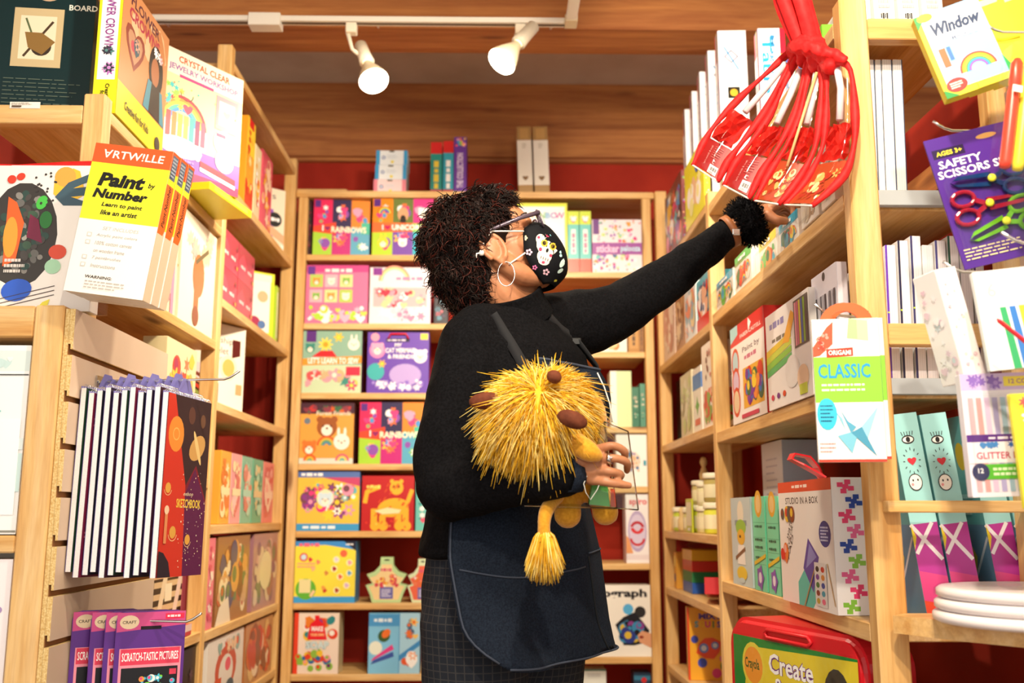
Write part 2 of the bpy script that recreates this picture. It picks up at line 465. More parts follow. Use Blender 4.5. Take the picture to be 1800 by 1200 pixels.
# right unit: bays E-F (near) and D-E (far)
for y, zt in ((YF, 1.955), (YE, 1.97), (YB-.02, 2.29)):
    post(U_R, XR, y, zt, .052 if y < 2 else PW)
    post(U_R, XR+DEP-PW, y, zt)
ZR_NEAR = (1.925, 1.585, 1.237, .818, .42, .1)
ZR_FAR = (1.94, 1.573, 1.263, .942, .735, .456, .1)
for z in ZR_NEAR: board(U_R, XR+.001, YF+.04, XR+DEP-.046, YE-.002, z, 'y', .032)
for z in ZR_FAR: board(U_R, XR+.001, YE+.04, XR+DEP-.046, YB-.022, z, 'y')
for z0, z1 in ((1.874, 1.916), (1.295, 1.334)):
    box('end_rail', XR+.053, YF+.002, z0, XR+DEP-.046, YF+.03, z1, PINE['x'], U_R, bevel=.002)
box('end_rail', XR+.02, YF-.028, 1.004, XR+DEP+.05, YF-.001, 1.024, PINE['x'], U_R, bevel=.002)
for z in (1.585, 1.237): box('steel_edge', XR+.053, YF+.022, z-.027, XR+DEP-.046, YF+.037, z+.002, M_GREY, U_R, bevel=.001)
bm = bmesh.new()     # the low end shelf, wider towards the corner
A = [(XR+.05, YF-.001), (XR+.012, YF-.035), (XR+.07, YF-.14), (XR+.17, YF-.27), (XR+.36, YF-.36), (XR+.36, YF-.001)]
lo = [bm.verts.new((x-.8, y-1.6, -.014)) for x, y in A]; hi = [bm.verts.new((x-.8, y-1.6, .014)) for x, y in A]
bm.faces.new(lo[::-1]); bm.faces.new(hi)
for i in range(6): bm.faces.new((lo[i], lo[(i+1) % 6], hi[(i+1) % 6], hi[i]))
bmesh.ops.recalc_face_normals(bm, faces=bm.faces)
from_bm('end_shelf', bm, PINE['x'], U_R, (.8, 1.6, .824))
box('end_rail', XR+.053, YF+.002, .66, XR+DEP-.046, YF+.03, .72, PINE['x'], U_R, bevel=.002)
for z in (1.70, 1.40, .60): box('rear_rail', XR+DEP-.03, YF+.04, z-.03, XR+DEP-.012, YE-.002, z+.03, BEAM['y'], U_R)
for z in (2.2, 1.70): box('rear_rail', XL-DEP+.012, YBp+.04, z-.03, XL-DEP+.03, YB-.022, z+.03, BEAM['y'], U_L)
# back unit
ZB_L = (2.291, 2.025, 1.745, 1.469, 1.194, .94, .674, .418, .15)
ZB_R = (2.291, 1.957, 1.634, 1.338, 1.108, .819, .477, .15)
XM = -.05
XB0, XB1 = XL+.012, XR-.022
post(U_B, XB0, YB, 2.291-TH, .036); post(U_B, XM, YB, 2.291-TH, .036); post(U_B, XB1-.03, YB, 2.291-TH, .036)
board(U_B, XL+.002, YB-.001, XR-.001, YB+.3, 2.291, 'x')
for z in ZB_L[1:]: board(U_B, XB0+.037, YB+.001, XM-.001, YB+.3, z, 'x', .024)
for z in ZB_R[1:]: board(U_B, XM+.037, YB+.001, XB1-.031, YB+.3, z, 'x', .024)

# low end unit with the slatwall
U_S = tag(empty('slatwall_display'), 'low pine end display with beige slatwall panel hung with sketchbooks', 'display stand')
ZS = 1.386
YS = 1.80
box('post', XL-.05, YS, 0, XL+.004, YS+.045, ZS, PINE['z'], U_S, bevel=.003)
box('shelf_board', XL-.5, YS+.002, 1.325, XL-.051, YS+.117, ZS-.001, PINE['x'], U_S, bevel=.003)
box('shelf_board', XL-.5, YS+.002, .933, XL-.051, YS+.11, .964, PINE['x'], U_S, bevel=.003)
box('shelf_board', XL-.5, YS+.002, .45, XL-.051, YS+.11, .48, PINE['x'], U_S, bevel=.003)
box('backing_board', XL-.5, YS+.105, .3, XL-.051, YS+.113, 1.32, M_WHITE, U_S)
# slatwall: planks with T-slots, chipboard end visible
SPITCH, ST = .0872, .018
Y0s, Y1s = YS+.006, 2.33
xp = XL+.005
box('chipboard_core', xp, Y0s, .05, xp+.008, Y1s, ZS-.006, M_CHIP, U_S)
z = ZS-.006; k = 0
while z-SPITCH > .05:
    zb = z-SPITCH+.011
    bm = bmesh.new()   # plank cross-section (x outward, z) with a lip at its foot: chipboard, laminate on the face
    sec = [(.0085, zb+.010), (.0085, z), (ST, z), (ST, zb), (.0135, zb), (.0135, zb+.010)]
    zc = (z+zb)/2
    a = [bm.verts.new((x, 0, q-zc)) for x, q in sec]; b2 = [bm.verts.new((x, Y1s-Y0s, q-zc)) for x, q in sec]
    bm.faces.new(a); bm.faces.new(b2[::-1])
    for i in range(len(sec)):
        j = (i+1) % len(sec); bm.faces.new((a[i], b2[i], b2[j], a[j]))
    bmesh.ops.recalc_face_normals(bm, faces=bm.faces)
    for f in bm.faces: f.material_index = 1 if f.normal.x > .9 and f.calc_center_median().x > .015 else 0
    o = from_bm('slat', bm, M_CHIP, U_S, (xp, Y0s, zc)); o.data.materials.append(M_LAM)
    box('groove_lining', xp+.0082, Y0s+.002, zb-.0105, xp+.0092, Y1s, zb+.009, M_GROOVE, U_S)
    z -= SPITCH

# ------------------------------------------------------------------ track lights
def lamp_light(parent, loc, d, energy, size=math.radians(100), blend=.8, col=(1, .86, .66), rad=.04):
    l = bpy.data.lights.new('bulb_light', 'SPOT'); l.energy = energy; l.spot_size = size; l.spot_blend = blend; l.color = col; l.shadow_soft_size = rad
    o = bpy.data.objects.new('bulb_light', l); COL.objects.link(o); o.location = loc
    o.rotation_euler = Vector(d).to_track_quat('-Z', 'Y').to_euler(); o.parent = parent
    return o
M_BULB = mat('lit_bulb', '#fff6e0', .3, emit='#fff2d0', estr=14)
M_BULBSIDE = mat('bulb_reflector', '#d8c8a8', .35, .2)
M_SOCK = mat('lamp_socket_white', '#f0e6d0', .4)
TZ, TY = 2.55, 2.9
TR = tag(empty('lighting_track', (0, TY, TZ)), 'white lighting track with corner joint under the wooden beam', 'light track')
x1t, x0t = .235, -1.3
def tb(name, x0, y0, z0, x1, y1, z1, m=M_WHITE, bev=.002):
    o = box(name, x0, y0, z0, x1, y1, z1, m, None, bev); o.parent = TR; o.location -= Vector((0, TY, TZ)); return o
tb('rail', x0t, TY-.017, TZ-.009, x1t-.02, TY+.017, TZ+.009)
tb('rail_slot', x0t, TY-.006, TZ-.0105, x1t-.02, TY+.006, TZ-.0092, mat('track_slot', '#6a5a48', .6), 0)
tb('corner_joint', x1t-.02, TY-.035, TZ-.011, x1t+.02, TY+.02, TZ+.011, mat('track_joint', '#d9c9a6', .4))
tb('rail', x1t-.017, -1.0, TZ-.009, x1t+.017, TY-.035, TZ+.009)
tb('feed_box', -.785, TY-.03, TZ-.03, -.685, TY+.022, TZ+.012)
for xs in (-1.1, -.4, .18):
    o = tube('bracket', [(xs, 0, .008), (xs, .1, .05), (xs, .165, .066)], .004, M_WHITE, TR, 6)
for ys in (-.6, .9, 2.2): tb('stem', x1t-.006, ys-.006, TZ+.009, x1t+.006, ys+.006, CEIL, M_WHITE, 0)
def track_lamp(loc, bulb, d, label, energy, group=None, size=100, off=None):
    """loc: foot on the rail; bulb: centre of the bulb's glowing face; d: where it points"""
    d = Vector(d).normalized(); loc = Vector(loc); bulb = Vector(bulb)
    r = tag(empty('track_lamp', loc), label, 'lamp', group)
    L = lambda p: Vector(p)-loc
    bm = bmesh.new(); bm_box(bm, -.017, -.017, -.045, .017, .017, -.0115); bmesh.ops.bevel(bm, geom=bm.edges[:], offset=.003, segments=1, affect='EDGES')
    from_bm('track_adapter', bm, M_SOCK, r)
    back = bulb-d*.125
    arm0 = loc+Vector((-.012, 0, -.04))
    tube('arm', [L(arm0), L(arm0*.4+back*.6+Vector((-.018, 0, -.008))), L(back+Vector((-.012, 0, 0)))], [.007, .006, .007], M_SOCK, r, 10)
    q = d.to_track_quat('Z', 'Y').to_matrix().to_4x4(); q.translation = L(bulb)
    lathe('socket', [(0, -.185), (.02, -.183), (.0215, -.12), (.024, -.093), (0, -.09)], M_SOCK, r, 20, mtx=q)
    bl = lathe('bulb', [(.0135, -.0895), (.016, -.082), (.022, -.066), (.036, -.036), (.045, -.012), (.0475, -.0035), (.046, .0005)], M_BULBSIDE, r, 28, mtx=q)
    lathe('bulb_face' if off is None else off+'_bulb_face_offscreen', [(.0465, 0), (.044, .006), (.03, .0105), (.012, .0125), (0, .013)], M_BULB, r, 28, mtx=q)
    lt = lamp_light(r, L(bulb+d*.022), d, energy, math.radians(size))
    if off is not None: lt.name = lt.data.name = off+'_track_light_offscreen'   # unseen lamps put on the rail, where it leaves view, to light the aisle
    return r
b1 = P(657, 142, Y=2.86); b2_ = P(882, 108, Y=2.80)
track_lamp((b1.x-.08, TY, TZ), b1, (.30, -.42, -.85), 'lit white track spotlight with round reflector bulb tipped towards the aisle, near the feed box', 40)
track_lamp((b2_.x+.06, TY, TZ), b2_, (-.55, -.28, -.79), 'lit white track spotlight with bare cone bulb, next to the corner joint', 40)
for i, (y, d) in enumerate(((2.25, (-.55, .75, -.75)), (1.8, (.2, .95, -.6)), (1.15, (-.75, .75, -.6)), (.5, (.32, .9, -.72)), (-.2, (.14, 1, -.62)))):
    dd = Vector(d).normalized()
    track_lamp((x1t, y, TZ), Vector((x1t, y, TZ-.1))+dd*.09, d, 'unseen track spotlight on the rail over the aisle, '+('first', 'second', 'third', 'fourth', 'fifth')[i]+' from the corner joint', 60 if i < 3 else 85, 'unseen track spotlights over the aisle', 115, ('first', 'second', 'third', 'fourth', 'fifth')[i])
# ------------------------------------------------------------------ goods on the back shelves
PAL_CANDY = ['#e83f86', '#f7a2c4', '#f9c63c', '#63c7c4', '#8e4fb3', '#f2743d', '#ffffff', '#8fce4b', '#4a9bdc']
PAL_WARM = ['#e8532b', '#f2a23c', '#f7d65a', '#c7332c', '#f4d9b0', '#b85a2a', '#e2889c']
PAL_FLOR = ['#e58a86', '#f0b9a8', '#7fae8c', '#d9674e', '#f4dfb8', '#e7a83f', '#b05a78']
def bk(l, t, r, z, inset=.012, d=.09, col='#eeeeee', name='craft_kit_box', label='', front=None, side=None, left=None, cat='box', group=None, tilt=0, rz=0, top=None, dy=0, roll=0):
    """stand a carton on the back shelf whose top is z, seen between photograph columns l..r with its top at row t"""
    Y = YB+inset+dy
    zz = z+.0008
    py = (t*1.0)
    a, b = P(l, t+40, Y=Y), P(r, t+40, Y=Y); h = P((l+r)/2, t, Y=Y).z-zz
    zs = ZB_L if (a.x+b.x)/2 < XM else ZB_R
    above = [q for q in zs if q > z+.02]
    if above: h = min(h, min(above)-.029-zz)
    x0, x1 = a.x, b.x
    if z < 2.2:
        lo, hi = (XB0+.0375, XM-.002) if (x0+x1)/2 < XM else (XM+.0375, XB1-.032)
        s = abs(math.sin(rz))*d; x0 = max(x0, lo+s); x1 = min(x1, hi-s)
    if x1-x0 < .02: x0 = x1-.02
    return card(name, label, cat, x1-x0, d, h, col, front, side, left, top, None, ((x0+x1)/2, Y, zz+(.001 if tilt else 0)), rz, tilt, roll, group)
def quilt(a, cells, title=None, tcol='#ffffff'):
    """a cover of coloured picture tiles with a wide word across the middle"""
    k = len(cells)//2; R = random.Random(len(cells)*7)
    for i, c in enumerate(cells):
        x = (i % k)/k; y = .5 if i < k else 0
        a.rect(x, y, x+1/k, y+.5, c)
        a.busy(x+.01, y+.06, x+1/k-.01, y+.44, PAL_CANDY, 7, i*3+k, .03, .09)
    if title: a.heart(.12, .5, .06, '#d81b60'); a.text(title, .56, .49, width=.72, height=.12, col=tcol, bold=.03)
def f_rainbows(a):
    quilt(a, ['#e0245e', '#2f2452', '#ee8a2a', '#a6d43a', '#c2247c', '#5aa9c9'])
    a.poly([(0, .42), (.4, .38), (.4, .6), (0, .52)], '#e8482c'); a.rect(.85, .4, 1, .6, '#4cc0a0')
    a.text('I', .17, .49, height=.1, col='#ffffff', bold=.03); a.heart(.25, .49, .05, '#8f1d64'); a.text('RAINBOWS', .63, .47, width=.62, height=.11, col='#fff6d8', bold=.035)
    a.rect(.02, .86, .12, .98, '#5a2a86')
def f_unicorns(a):
    quilt(a, ['#f08a1d', '#6a7a3a', '#e23a8e', '#b7d93a', '#7a4fb0', '#39b6cf'])
    a.rainbow(.2, .74, .12); a.ell(.5, .72, .09, '#d9a27a', ry=.13); a.ell(.5, .62, .05, '#2a2018', ry=.09)
    a.critter(.84, .74, .09, '#ffffff'); a.critter(.18, .22, .09, '#e5d83a', ears='long'); a.critter(.5, .22, .07, '#ffffff')
    a.poly([(0, .4), (1, .42), (1, .56), (0, .58)], '#f4703a'); a.rect(.66, .41, 1, .56, '#8fd14f')
    a.text('I', .17, .49, height=.09, col='#ffffff', bold=.03); a.heart(.25, .49, .05, '#c2185b'); a.text('UNICORNS', .62, .49, width=.6, height=.1, col='#ffffff', bold=.035); a.rect(.02, .86, .13, .99, '#5a2a86')
o = bk(552, 345, 650, ZB_L[1], col='#3a1c44', label='square craft box of bright tiles reading I love rainbows, beside the unicorns box', front=f_rainbows, rz=.1, dy=.02, side=lambda a: a.rect(0, 0, 1, 1, '#7b2c83'))
bk(655, 345, 762, ZB_L[1], col='#6a3a90', label='square craft box of bright tiles reading I love unicorns', front=f_unicorns)
bk(536, 350, 549, ZB_L[1], dy=.03, col='#3a1420', label='dark red narrow box squeezed beside the rainbows box near the corner post', front=lambda a: a.busy(.1, .1, .9, .9, ['#6a1c2c', '#24502c', '#8a2c3c'], 12, 3, .2, .4))
def f_pinkpups(a):
    a.rect(0, 0, 1, 1, '#e77aa6'); a.rect(0, .88, 1, 1, '#d24e92'); a.rect(.02, .84, .14, .98, '#6a3a9a')
    a.words(.55, .91, width=.5, height=.07, col='#fff0f4')
    for i in range(2):
        for j in range(3):
            x, y = .06+.24*j, .62-.26*i
            a.rect(x, y, x+.21, y+.22, ['#b9d36a', '#f0b8c8', '#e9e0a0'][(i+j) % 3]); a.critter(x+.105, y+.1, .06, ['#e7a04a', '#f4efe8', '#8ac05a'][(i*2+j) % 3])
    a.busy(0, 0, 1, .33, ['#b6e04a', '#f7b8d4', '#ffffff', '#f2d85a'], 26, 4, .03, .09)
bk(538, 466, 647, ZB_L[2], col='#d86a9c', label='glossy pink sewing box with small animal faces and lime print', front=f_pinkpups, side=lambda a: a.rect(0, 0, 1, 1, '#c94f8c'))
def f_pinkroom(a):
    a.rect(0, 0, 1, 1, '#f3e3ee'); a.rainbow(.4, .76, .26, ('#f29a8a', '#f7d08a', '#bfe0a8', '#a8cfe6'), .35); a.rect(.05, .86, .2, .99, '#8a3a9a')
    a.words(.68, .8, width=.5, height=.07, col='#c58ab8')
    a.rect(.06, .3, .94, .64, '#e9b7bd'); a.busy(.06, .26, .94, .66, ['#d6486a', '#f0a0b4', '#ffffff', '#c8364e', '#f6d2a0'], 30, 5, .03, .08); a.busy(0, .02, 1, .3, ['#ffffff', '#f7cfe0', '#e48ab0', '#fbeff5'], 24, 6, .05, .12)
bk(650, 470, 757, ZB_L[2], col='#c05a9a', label='pale pink craft box with rainbow and little pink rooms', front=f_pinkroom)
bk(763, 478, 788, ZB_L[2], col='#2a2430', label='dark narrow box with pink picture, next to the pale pink craft box', front=lambda a: a.busy(.02, .05, .98, .95, ['#d76a7a', '#f0d0c0', '#4a3a5a', '#5a8aa0'], 16, 7, .1, .3))
def f_sew(a):
    a.rect(0, 0, 1, 1, '#c9dcb8'); a.rect(0, .45, 1, 1, '#8fb7a4'); a.rect(.05, .82, .22, 1, '#5e2f86')
    a.flower(.38, .78, .13, '#f7dd55', '#f0a030', 9); a.poly([(.15, .58), (.3, .68), (.5, .68), (.58, .58)], '#d9262f'); a.flower(.6, .9, .09, '#e8c63a'); a.critter(.86, .78, .1, '#f4efe6', ears='long'); a.critter(.12, .72, .08, '#3f8f84')
    a.poly([(0, .44), (1, .48), (1, .6), (0, .55)], '#e99a35'); a.text("LET'S LEARN TO SEW", .52, .52, width=.86, height=.1, col='#ffffff', bold=.03)
    a.busy(.02, .05, .98, .43, ['#e6e6d8', '#d9565a', '#3f8f84', '#e7a0b0', '#cdb48a', '#f6cf62'], 16, 8, .06, .13); a.rect(.74, .28, .98, .42, '#cf2f4c'); a.flower(.84, .12, .1, '#dd3f78')
bk(524, 580, 636, ZB_L[3], col='#7a3a60', label="square craft kit reading Let's learn to sew with felt animals", front=f_sew, side=lambda a: a.rect(0, 0, 1, 1, '#5a2a4a'))
def f_mermaid(a):
    a.rect(0, 0, 1, 1, '#6a45b4'); a.rect(.86, .88, .98, .98, '#f4e04a'); a.ell(.12, .92, .07, '#f2a0b8')
    a.rect(.3, .84, .68, .9, '#241a44'); a.words(.49, .87, width=.34, height=.03, col='#f0e6ff')
    a.text('MY', .5, .79, height=.06, col='#ffffff', bold=.03); a.text('CAT MERMAID', .54, .7, width=.5, height=.08, col='#ffffff', bold=.03); a.text('& FRIENDS', .54, .6, width=.42, height=.07, col='#ffffff', bold=.03)
    a.ell(.16, .7, .13, '#e88ac0'); a.critter(.16, .72, .1, '#f0a8cc'); a.ell(.14, .35, .14, '#3fb0b4'); a.flower(.24, .48, .07, '#e9b23a'); a.ell(.62, .3, .26, '#b9a2e2', ry=.18); a.critter(.86, .6, .11, '#ffffff'); a.busy(.05, .02, .95, .24, ['#ffffff', '#d8ccf0', '#8a6ad0', '#b8a4e4'], 20, 9, .03, .08)
o = bk(646, 584, 754, ZB_L[3], col='#5a3aa4', label='purple soft-toy kit box reading my cat mermaid and friends, with red handle', front=f_mermaid)
tube('handle', [(-.04, -.006, .215), (-.03, -.008, .234), (.03, -.008, .234), (.04, -.006, .215)], .004, mat('red_plastic', '#d3202a', .35), o, 6)
def f_forest(a):
    a.rect(0, 0, 1, 1, '#e8a44a'); a.rect(0, .82, 1, 1, '#4a2a3a'); a.busy(.02, .8, .98, .99, ['#8a3a4a', '#d8622f', '#3f6a4a', '#c23a3a'], 14, 2, .04, .09); a.text('Forest Friends', .62, .83, width=.64, height=.07, col='#f6e6cf', bold=.02)
    a.ell(.13, .7, .06, '#6f7f8f'); a.critter(.5, .6, .19, '#a05a2c'); a.rainbow(.5, .3, .18, ('#e0582f', '#f2b33c', '#7aa86a', '#4a8ab0'), .8); a.critter(.18, .26, .13, '#e07a35'); a.critter(.78, .36, .15, '#f7f2ea', ears='long')
    a.rect(0, 0, 1, .09, '#d5ddd2'); a.rainbow(.2, .05, .12, ('#e0582f', '#f2b33c', '#7aa86a'), .9); a.rainbow(.8, .05, .13, ('#e8607a', '#f6cf62', '#58b0a8'), .9)
bk(514, 708, 622, ZB_L[4], col='#6a3a34', label='orange craft box reading Forest Friends with three animals and rainbows', front=f_forest)
bk(632, 707, 745, ZB_L[4], col='#3a1c44', label='square craft box of bright tiles reading I love rainbows, beside the Forest Friends box', front=f_rainbows, side=lambda a: a.rect(0, 0, 1, 1, '#7b2c83'))
def f_candy(a):
    a.rect(0, 0, 1, 1, '#e9c24a'); a.poly([(0, .9), (0, 1), (1, 1), (1, .75), (.4, .9)], '#c84a74'); a.rect(0, .9, 1, 1, '#5a76b8'); a.words(.25, .95, width=.4, height=.06, col='#ffffff')
    a.busy(.02, .14, .98, .86, ['#e83f86', '#f7d23c', '#ffffff', '#8a3f8f', '#63b8c4', '#8fce4b', '#f29ab8', '#7a4a5a'], 46, 11, .05, .12, 'eff'); a.ell(.45, .55, .14, '#f4ecc8'); a.critter(.45, .52, .11, '#cfe6f4'); a.rect(0, 0, 1, .12, '#3f9ad4'); a.words(.4, .06, width=.6, height=.06, col='#eaf6ff')
bk(512, 826, 632, ZB_L[5], col='#3a8ac4', label='wide box of candy-coloured dough shapes with blue base band', front=f_candy, d=.13)
def f_tiger(a):
    a.rect(0, 0, 1, 1, '#b91f22'); Y = '#f2b32e'
    a.ell(.6, .42, .3, Y, ry=.17, rot=.15); a.ell(.66, .78, .13, Y, ry=.13); a.ell(.57, .9, .04, Y); a.ell(.75, .9, .04, Y)
    for x in (.18, .34, .64, .78): a.rect(x, .08, x+.12, .4, Y); a.ell(x+.08, .09, .09, Y)
    a.line(.08, .7, .34, .8, .08, Y); a.line(.06, .5, .1, .72, .08, Y); a.line(.85, .45, .96, .75, .08, Y); a.words(.24, .8, width=.3, height=.07, col='#ffdf6a', rot=.2)
    R = random.Random(3)
    for k in range(26): x, y = R.uniform(.15, .88), R.uniform(.1, .85); a.line(x, y, x+.04, y+.06, .02, '#d9541f')
    a.poly([(.25, .36), (.5, .42), (.75, .38), (.72, .32), (.4, .3)], '#fbe6b4'); a.busy(.02, .02, .98, .2, ['#e8402f', '#f6d05a'], 6, 3, .015, .02, 'e')
    for d in (-1, 1): a.ell(.66+d*.05, .8, .018, '#3a1208', n=8)
bk(636, 836, 728, ZB_L[5], col='#8a1418', label='red box with a yellow mosaic tiger', front=f_tiger)
bk(731, 838, 752, ZB_L[5], col='#58b8b0', label='teal box edge beside the red tiger box', front=lambda a: (a.rect(0, 0, 1, 1, '#6fc4bc'), a.busy(0.05, .1, .95, .9, ['#e85a7a', '#ffffff', '#3f9a98'], 8, 2, .1, .3)))
def f_beads(a):
    a.rect(0, 0, 1, 1, '#efe04a'); a.rect(0, 0, 1, .1, '#3f9fe0'); a.poly([(0, .92), (0, 1), (1, 1), (1, .86), (.5, .94)], '#3f8fd8'); a.poly([(.8, 1), (1, 1), (1, .84)], '#23263a'); a.words(.25, .94, width=.38, height=.07, col='#f06a8a', bold=.03); a.words(.9, .95, width=.14, height=.03, col='#ffffff')
    a.ell(.19, .22, .17, '#63b23a'); a.rect(.08, .16, .27, .38, '#e6dca4'); a.line(.27, .1, .33, .2, .05, '#f0c8a0'); a.ell(.14, .74, .07, '#d94f5a'); a.ell(.14, .74, .045, '#c9e4f4'); a.ell(.8, .8, .06, '#e96a4a')
    for x, y, c in ((.25, .7, '#d2344a'), (.38, .66, '#e88a6a'), (.68, .7, '#d8cfe8'), (.9, .65, '#f0a0b0'), (.65, .55, '#a0243a'), (.9, .48, '#6aa8d8'), (.52, .48, '#d08a4a'), (.75, .42, '#e0684a'), (.86, .28, '#d8b8e0'), (.5, .2, '#c8342f'), (.7, .2, '#a83a2a'), (.3, .55, '#f0b890'), (.48, .24, '#e8a050')):
        a.ell(x, y, .055, '#f8f2b8', n=14) if x > .6 else None; a.rpoly(x, y, .045, c, [1, .7, 1, .8, .6, 1, .7])
    a.scribble(.04, .56, .36, .66, 2, '#f4a68a', 4)
bk(498, 951, 625, ZB_L[6], col='#2f86c8', label='wide yellow bead kit box with blue bands and round pictures', front=f_beads, d=.12, side=lambda a: a.rect(0, 0, 1, 1, '#4a9ad0'))
def house_pack(l, t, r, label, c1, c2, seed):
    Y = YB+.02; a = P(l, t+40, Y=Y); b = P(r, t+40, Y=Y); z = ZB_L[6]+.0008; h = P((l+r)/2, t, Y=Y).z-z; w = b.x-a.x; d = .035
    out = [(.16, 0), (.84, 0), (.9, .18), (1, .38), (.84, .42), (.98, .62), (.78, .68), (.66, .82), (.65, 1), (.35, 1), (.34, .82), (.2, .68), (.02, .62), (.16, .42), (0, .38), (.1, .18)]
    out = [((x-.5)*w, y*h) for x, y in out]
    bm = bmesh.new(); prism_bm(bm, out, 0, d)
    o = from_bm('star_bead_pack', bm, mat('pack_'+c1, c1, .3), None, ((a.x+b.x)/2, Y, z)); tag(o, label, 'toy pack', 'star shaped bead packs')
    A = Art(w, h); A.poly([((x/w)*.86+.5, (y/h)*.78+.06) for x, y in out], c2); A.rect(.34, .08, .66, .34, '#6a6ab8'); A.words(.5, .72, width=.3, height=.08, col='#d95a7a'); A.busy(.18, .32, .82, .66, ['#e8732b', '#f4d05a', '#d84a5a', '#ffffff', '#f29a5a'], 20, seed, .03, .07); A.scribble(.38, .12, .62, .3, 4, '#e8e8ff', seed); A.ell(.5, .94, .07, '#2a3a20', ry=.015)
    art_mesh('printed_cover', [(A, face_mtx('front', w, d, h))], o); return o
house_pack(643, 979, 716, 'star-shaped pale green bead pack standing beside the yellow bead kit', '#bfe0a4', '#f3d9a0', 4)
house_pack(716, 982, 770, 'star-shaped bead pack with red front half hidden behind the woman', '#d9e8c0', '#e86a4a', 9)
def f_soap(a):
    a.rect(0, 0, 1, 1, '#f0dfd0'); a.rect(0, 0, .1, 1, '#e0452a'); a.busy(.02, .52, .98, .98, ['#e0452a', '#f2c63c', '#2f8a8f', '#8a3f8f', '#f4efe8', '#e8832f'], 14, 5, .07, .13, 'eb'); a.busy(.02, .02, .98, .42, ['#e0452a', '#f2c63c', '#2f6aa8', '#6a2f6a', '#f29a9a', '#8fbf4a', '#e8832f'], 22, 6, .06, .1, 'eb')
    a.poly([(.3, .56), (.74, .56), (.66, .82), (.56, .88), (.56, .96), (.46, .96), (.46, .88), (.36, .82)], '#e8202f'); a.text('MAKE', .52, .74, width=.26, height=.08, col='#ffffff', bold=.03); a.text('YOUR OWN', .52, .64, width=.3, height=.05, col='#ffe8a0'); a.text('SOAP', .53, .47, width=.52, height=.13, col='#3f9ab0', bold=.06); a.text('SOAP', .53, .47, width=.5, height=.12, col='#e8f6f6', bold=.02)
bk(510, 1077, 596, ZB_L[7], col='#e8d8b8', label='tall box reading Make your own soap with coloured soap balls', front=f_soap, d=.08, rz=-.06, side=lambda a: a.rect(0, 0, 1, 1, '#d8c9a0'))
def f_blue(a):
    a.rect(0, 0, 1, 1, '#7fc4ec'); a.rect(.6, 0, 1, 1, '#a9d8f2'); a.rect(0, .78, .6, .98, '#4a9ad8'); a.words(.3, .88, width=.4, height=.07, col='#dff2ff'); a.ell(.3, .62, .12, '#3a5a2a', ry=.1, rot=.6); a.ell(.34, .66, .1, '#e8732b', ry=.06, rot=.8); a.ell(.14, .42, .13, '#e8eee0'); a.poly([(.05, .2), (.5, .4), (.46, .48), (.1, .26)], '#d8408a'); a.poly([(.05, .15), (.5, .28), (.48, .36), (.1, .22)], '#3a56a8')
    a.poly([(.6, .3), (1, .55), (1, .46), (.6, .2)], '#3f8fd0'); a.busy(.62, .55, .98, .95, ['#f2c86a', '#ffffff', '#e8732b', '#4a6a8a'], 10, 3, .05, .1); a.busy(.62, .05, .98, .4, ['#e8602f', '#ffffff', '#f2b08a'], 8, 4, .05, .12); a.line(.6, 0, .6, 1, .012, '#3f8fc8')
bk(648, 1077, 738, ZB_L[7], col='#5aa8d8', label='light blue toy box with speedboat pictures on the low shelf', front=f_blue)
# right-hand bay of the back unit
def f_rainbow2(a):
    a.rect(0, 0, 1, 1, '#e8ea3a'); a.rect(.05, .03, .95, .95, '#eef0f6'); a.rainbow(.5, .05, .42, ('#f2b0c0', '#f7dca0', '#c8e8c0', '#b0d8f0', '#d8c0e8'), .7)
    for i, (ch, c) in enumerate(zip('RAINBOW', ('#e0484a', '#f29a3c', '#e8c83a', '#5ab05a', '#3f9ad0', '#7a5ab8', '#d858a0'))): a.text(ch, .16+i*.115, .82, height=.09, col=c, bold=.02)
bk(908, 357, 997, ZB_R[1], col='#d8da2a', label='yellow-framed box reading RAINBOW behind the woman glasses', front=f_rainbow2)
for i in range(2):
    bk(998+21*i, 371, 1018+21*i, ZB_R[1], col='#62c4c0', name='craft_kit_box', label=('turquoise and yellow narrow box touching the RAINBOW box', 'turquoise and yellow narrow box touching the sticker palooza box')[i], group='turquoise narrow boxes by the RAINBOW box', front=lambda a: (a.rect(0, .78, 1, 1, '#c8e03a'), a.rect(0, 0, 1, .22, '#d8482a'), a.busy(.2, .8, .8, .95, ['#e8407a', '#ffffff'], 4, 2, .2, .3), a.rect(.3, .3, .7, .7, '#eaf4f0'), a.words(.5, .5, width=.36, height=.3, col='#d8709a', rot=R90)), d=.14)
def f_sticker(a):
    a.rect(0, 0, 1, 1, '#ece2ea'); a.busy(0, 0, 1, 1, ['#e83f86', '#f7a2c4', '#ffffff', '#63c7c4', '#f29a3c', '#e0323c', '#8e4fb3', '#b8d87a', '#4a6a9a'], 120, 13, .02, .05); a.rect(0, .34, 1, .56, '#9a4aa0'); a.rect(.02, .72, .14, 1, '#6a2f86')
    a.text('sticker', .31, .45, width=.46, height=.15, col='#f4c8e8', bold=.03); a.text('palooza', .77, .44, width=.4, height=.15, col='#bfe0f4', bold=.03)
bk(1041, 386, 1165, ZB_R[1], col='#c05a9a', label='wide purple banded box reading sticker palooza', front=f_sticker, d=.06)
bk(1040, 566, 1102, ZB_R[2], col='#efe8dc', label='white box with orange drawing under the raised arm', front=lambda a: (a.rect(0, 0, 1, 1, '#f2ece2'), a.busy(.3, .05, .8, .4, ['#e8a04a', '#d9813a', '#f0c890'], 9, 3, .08, .16)))
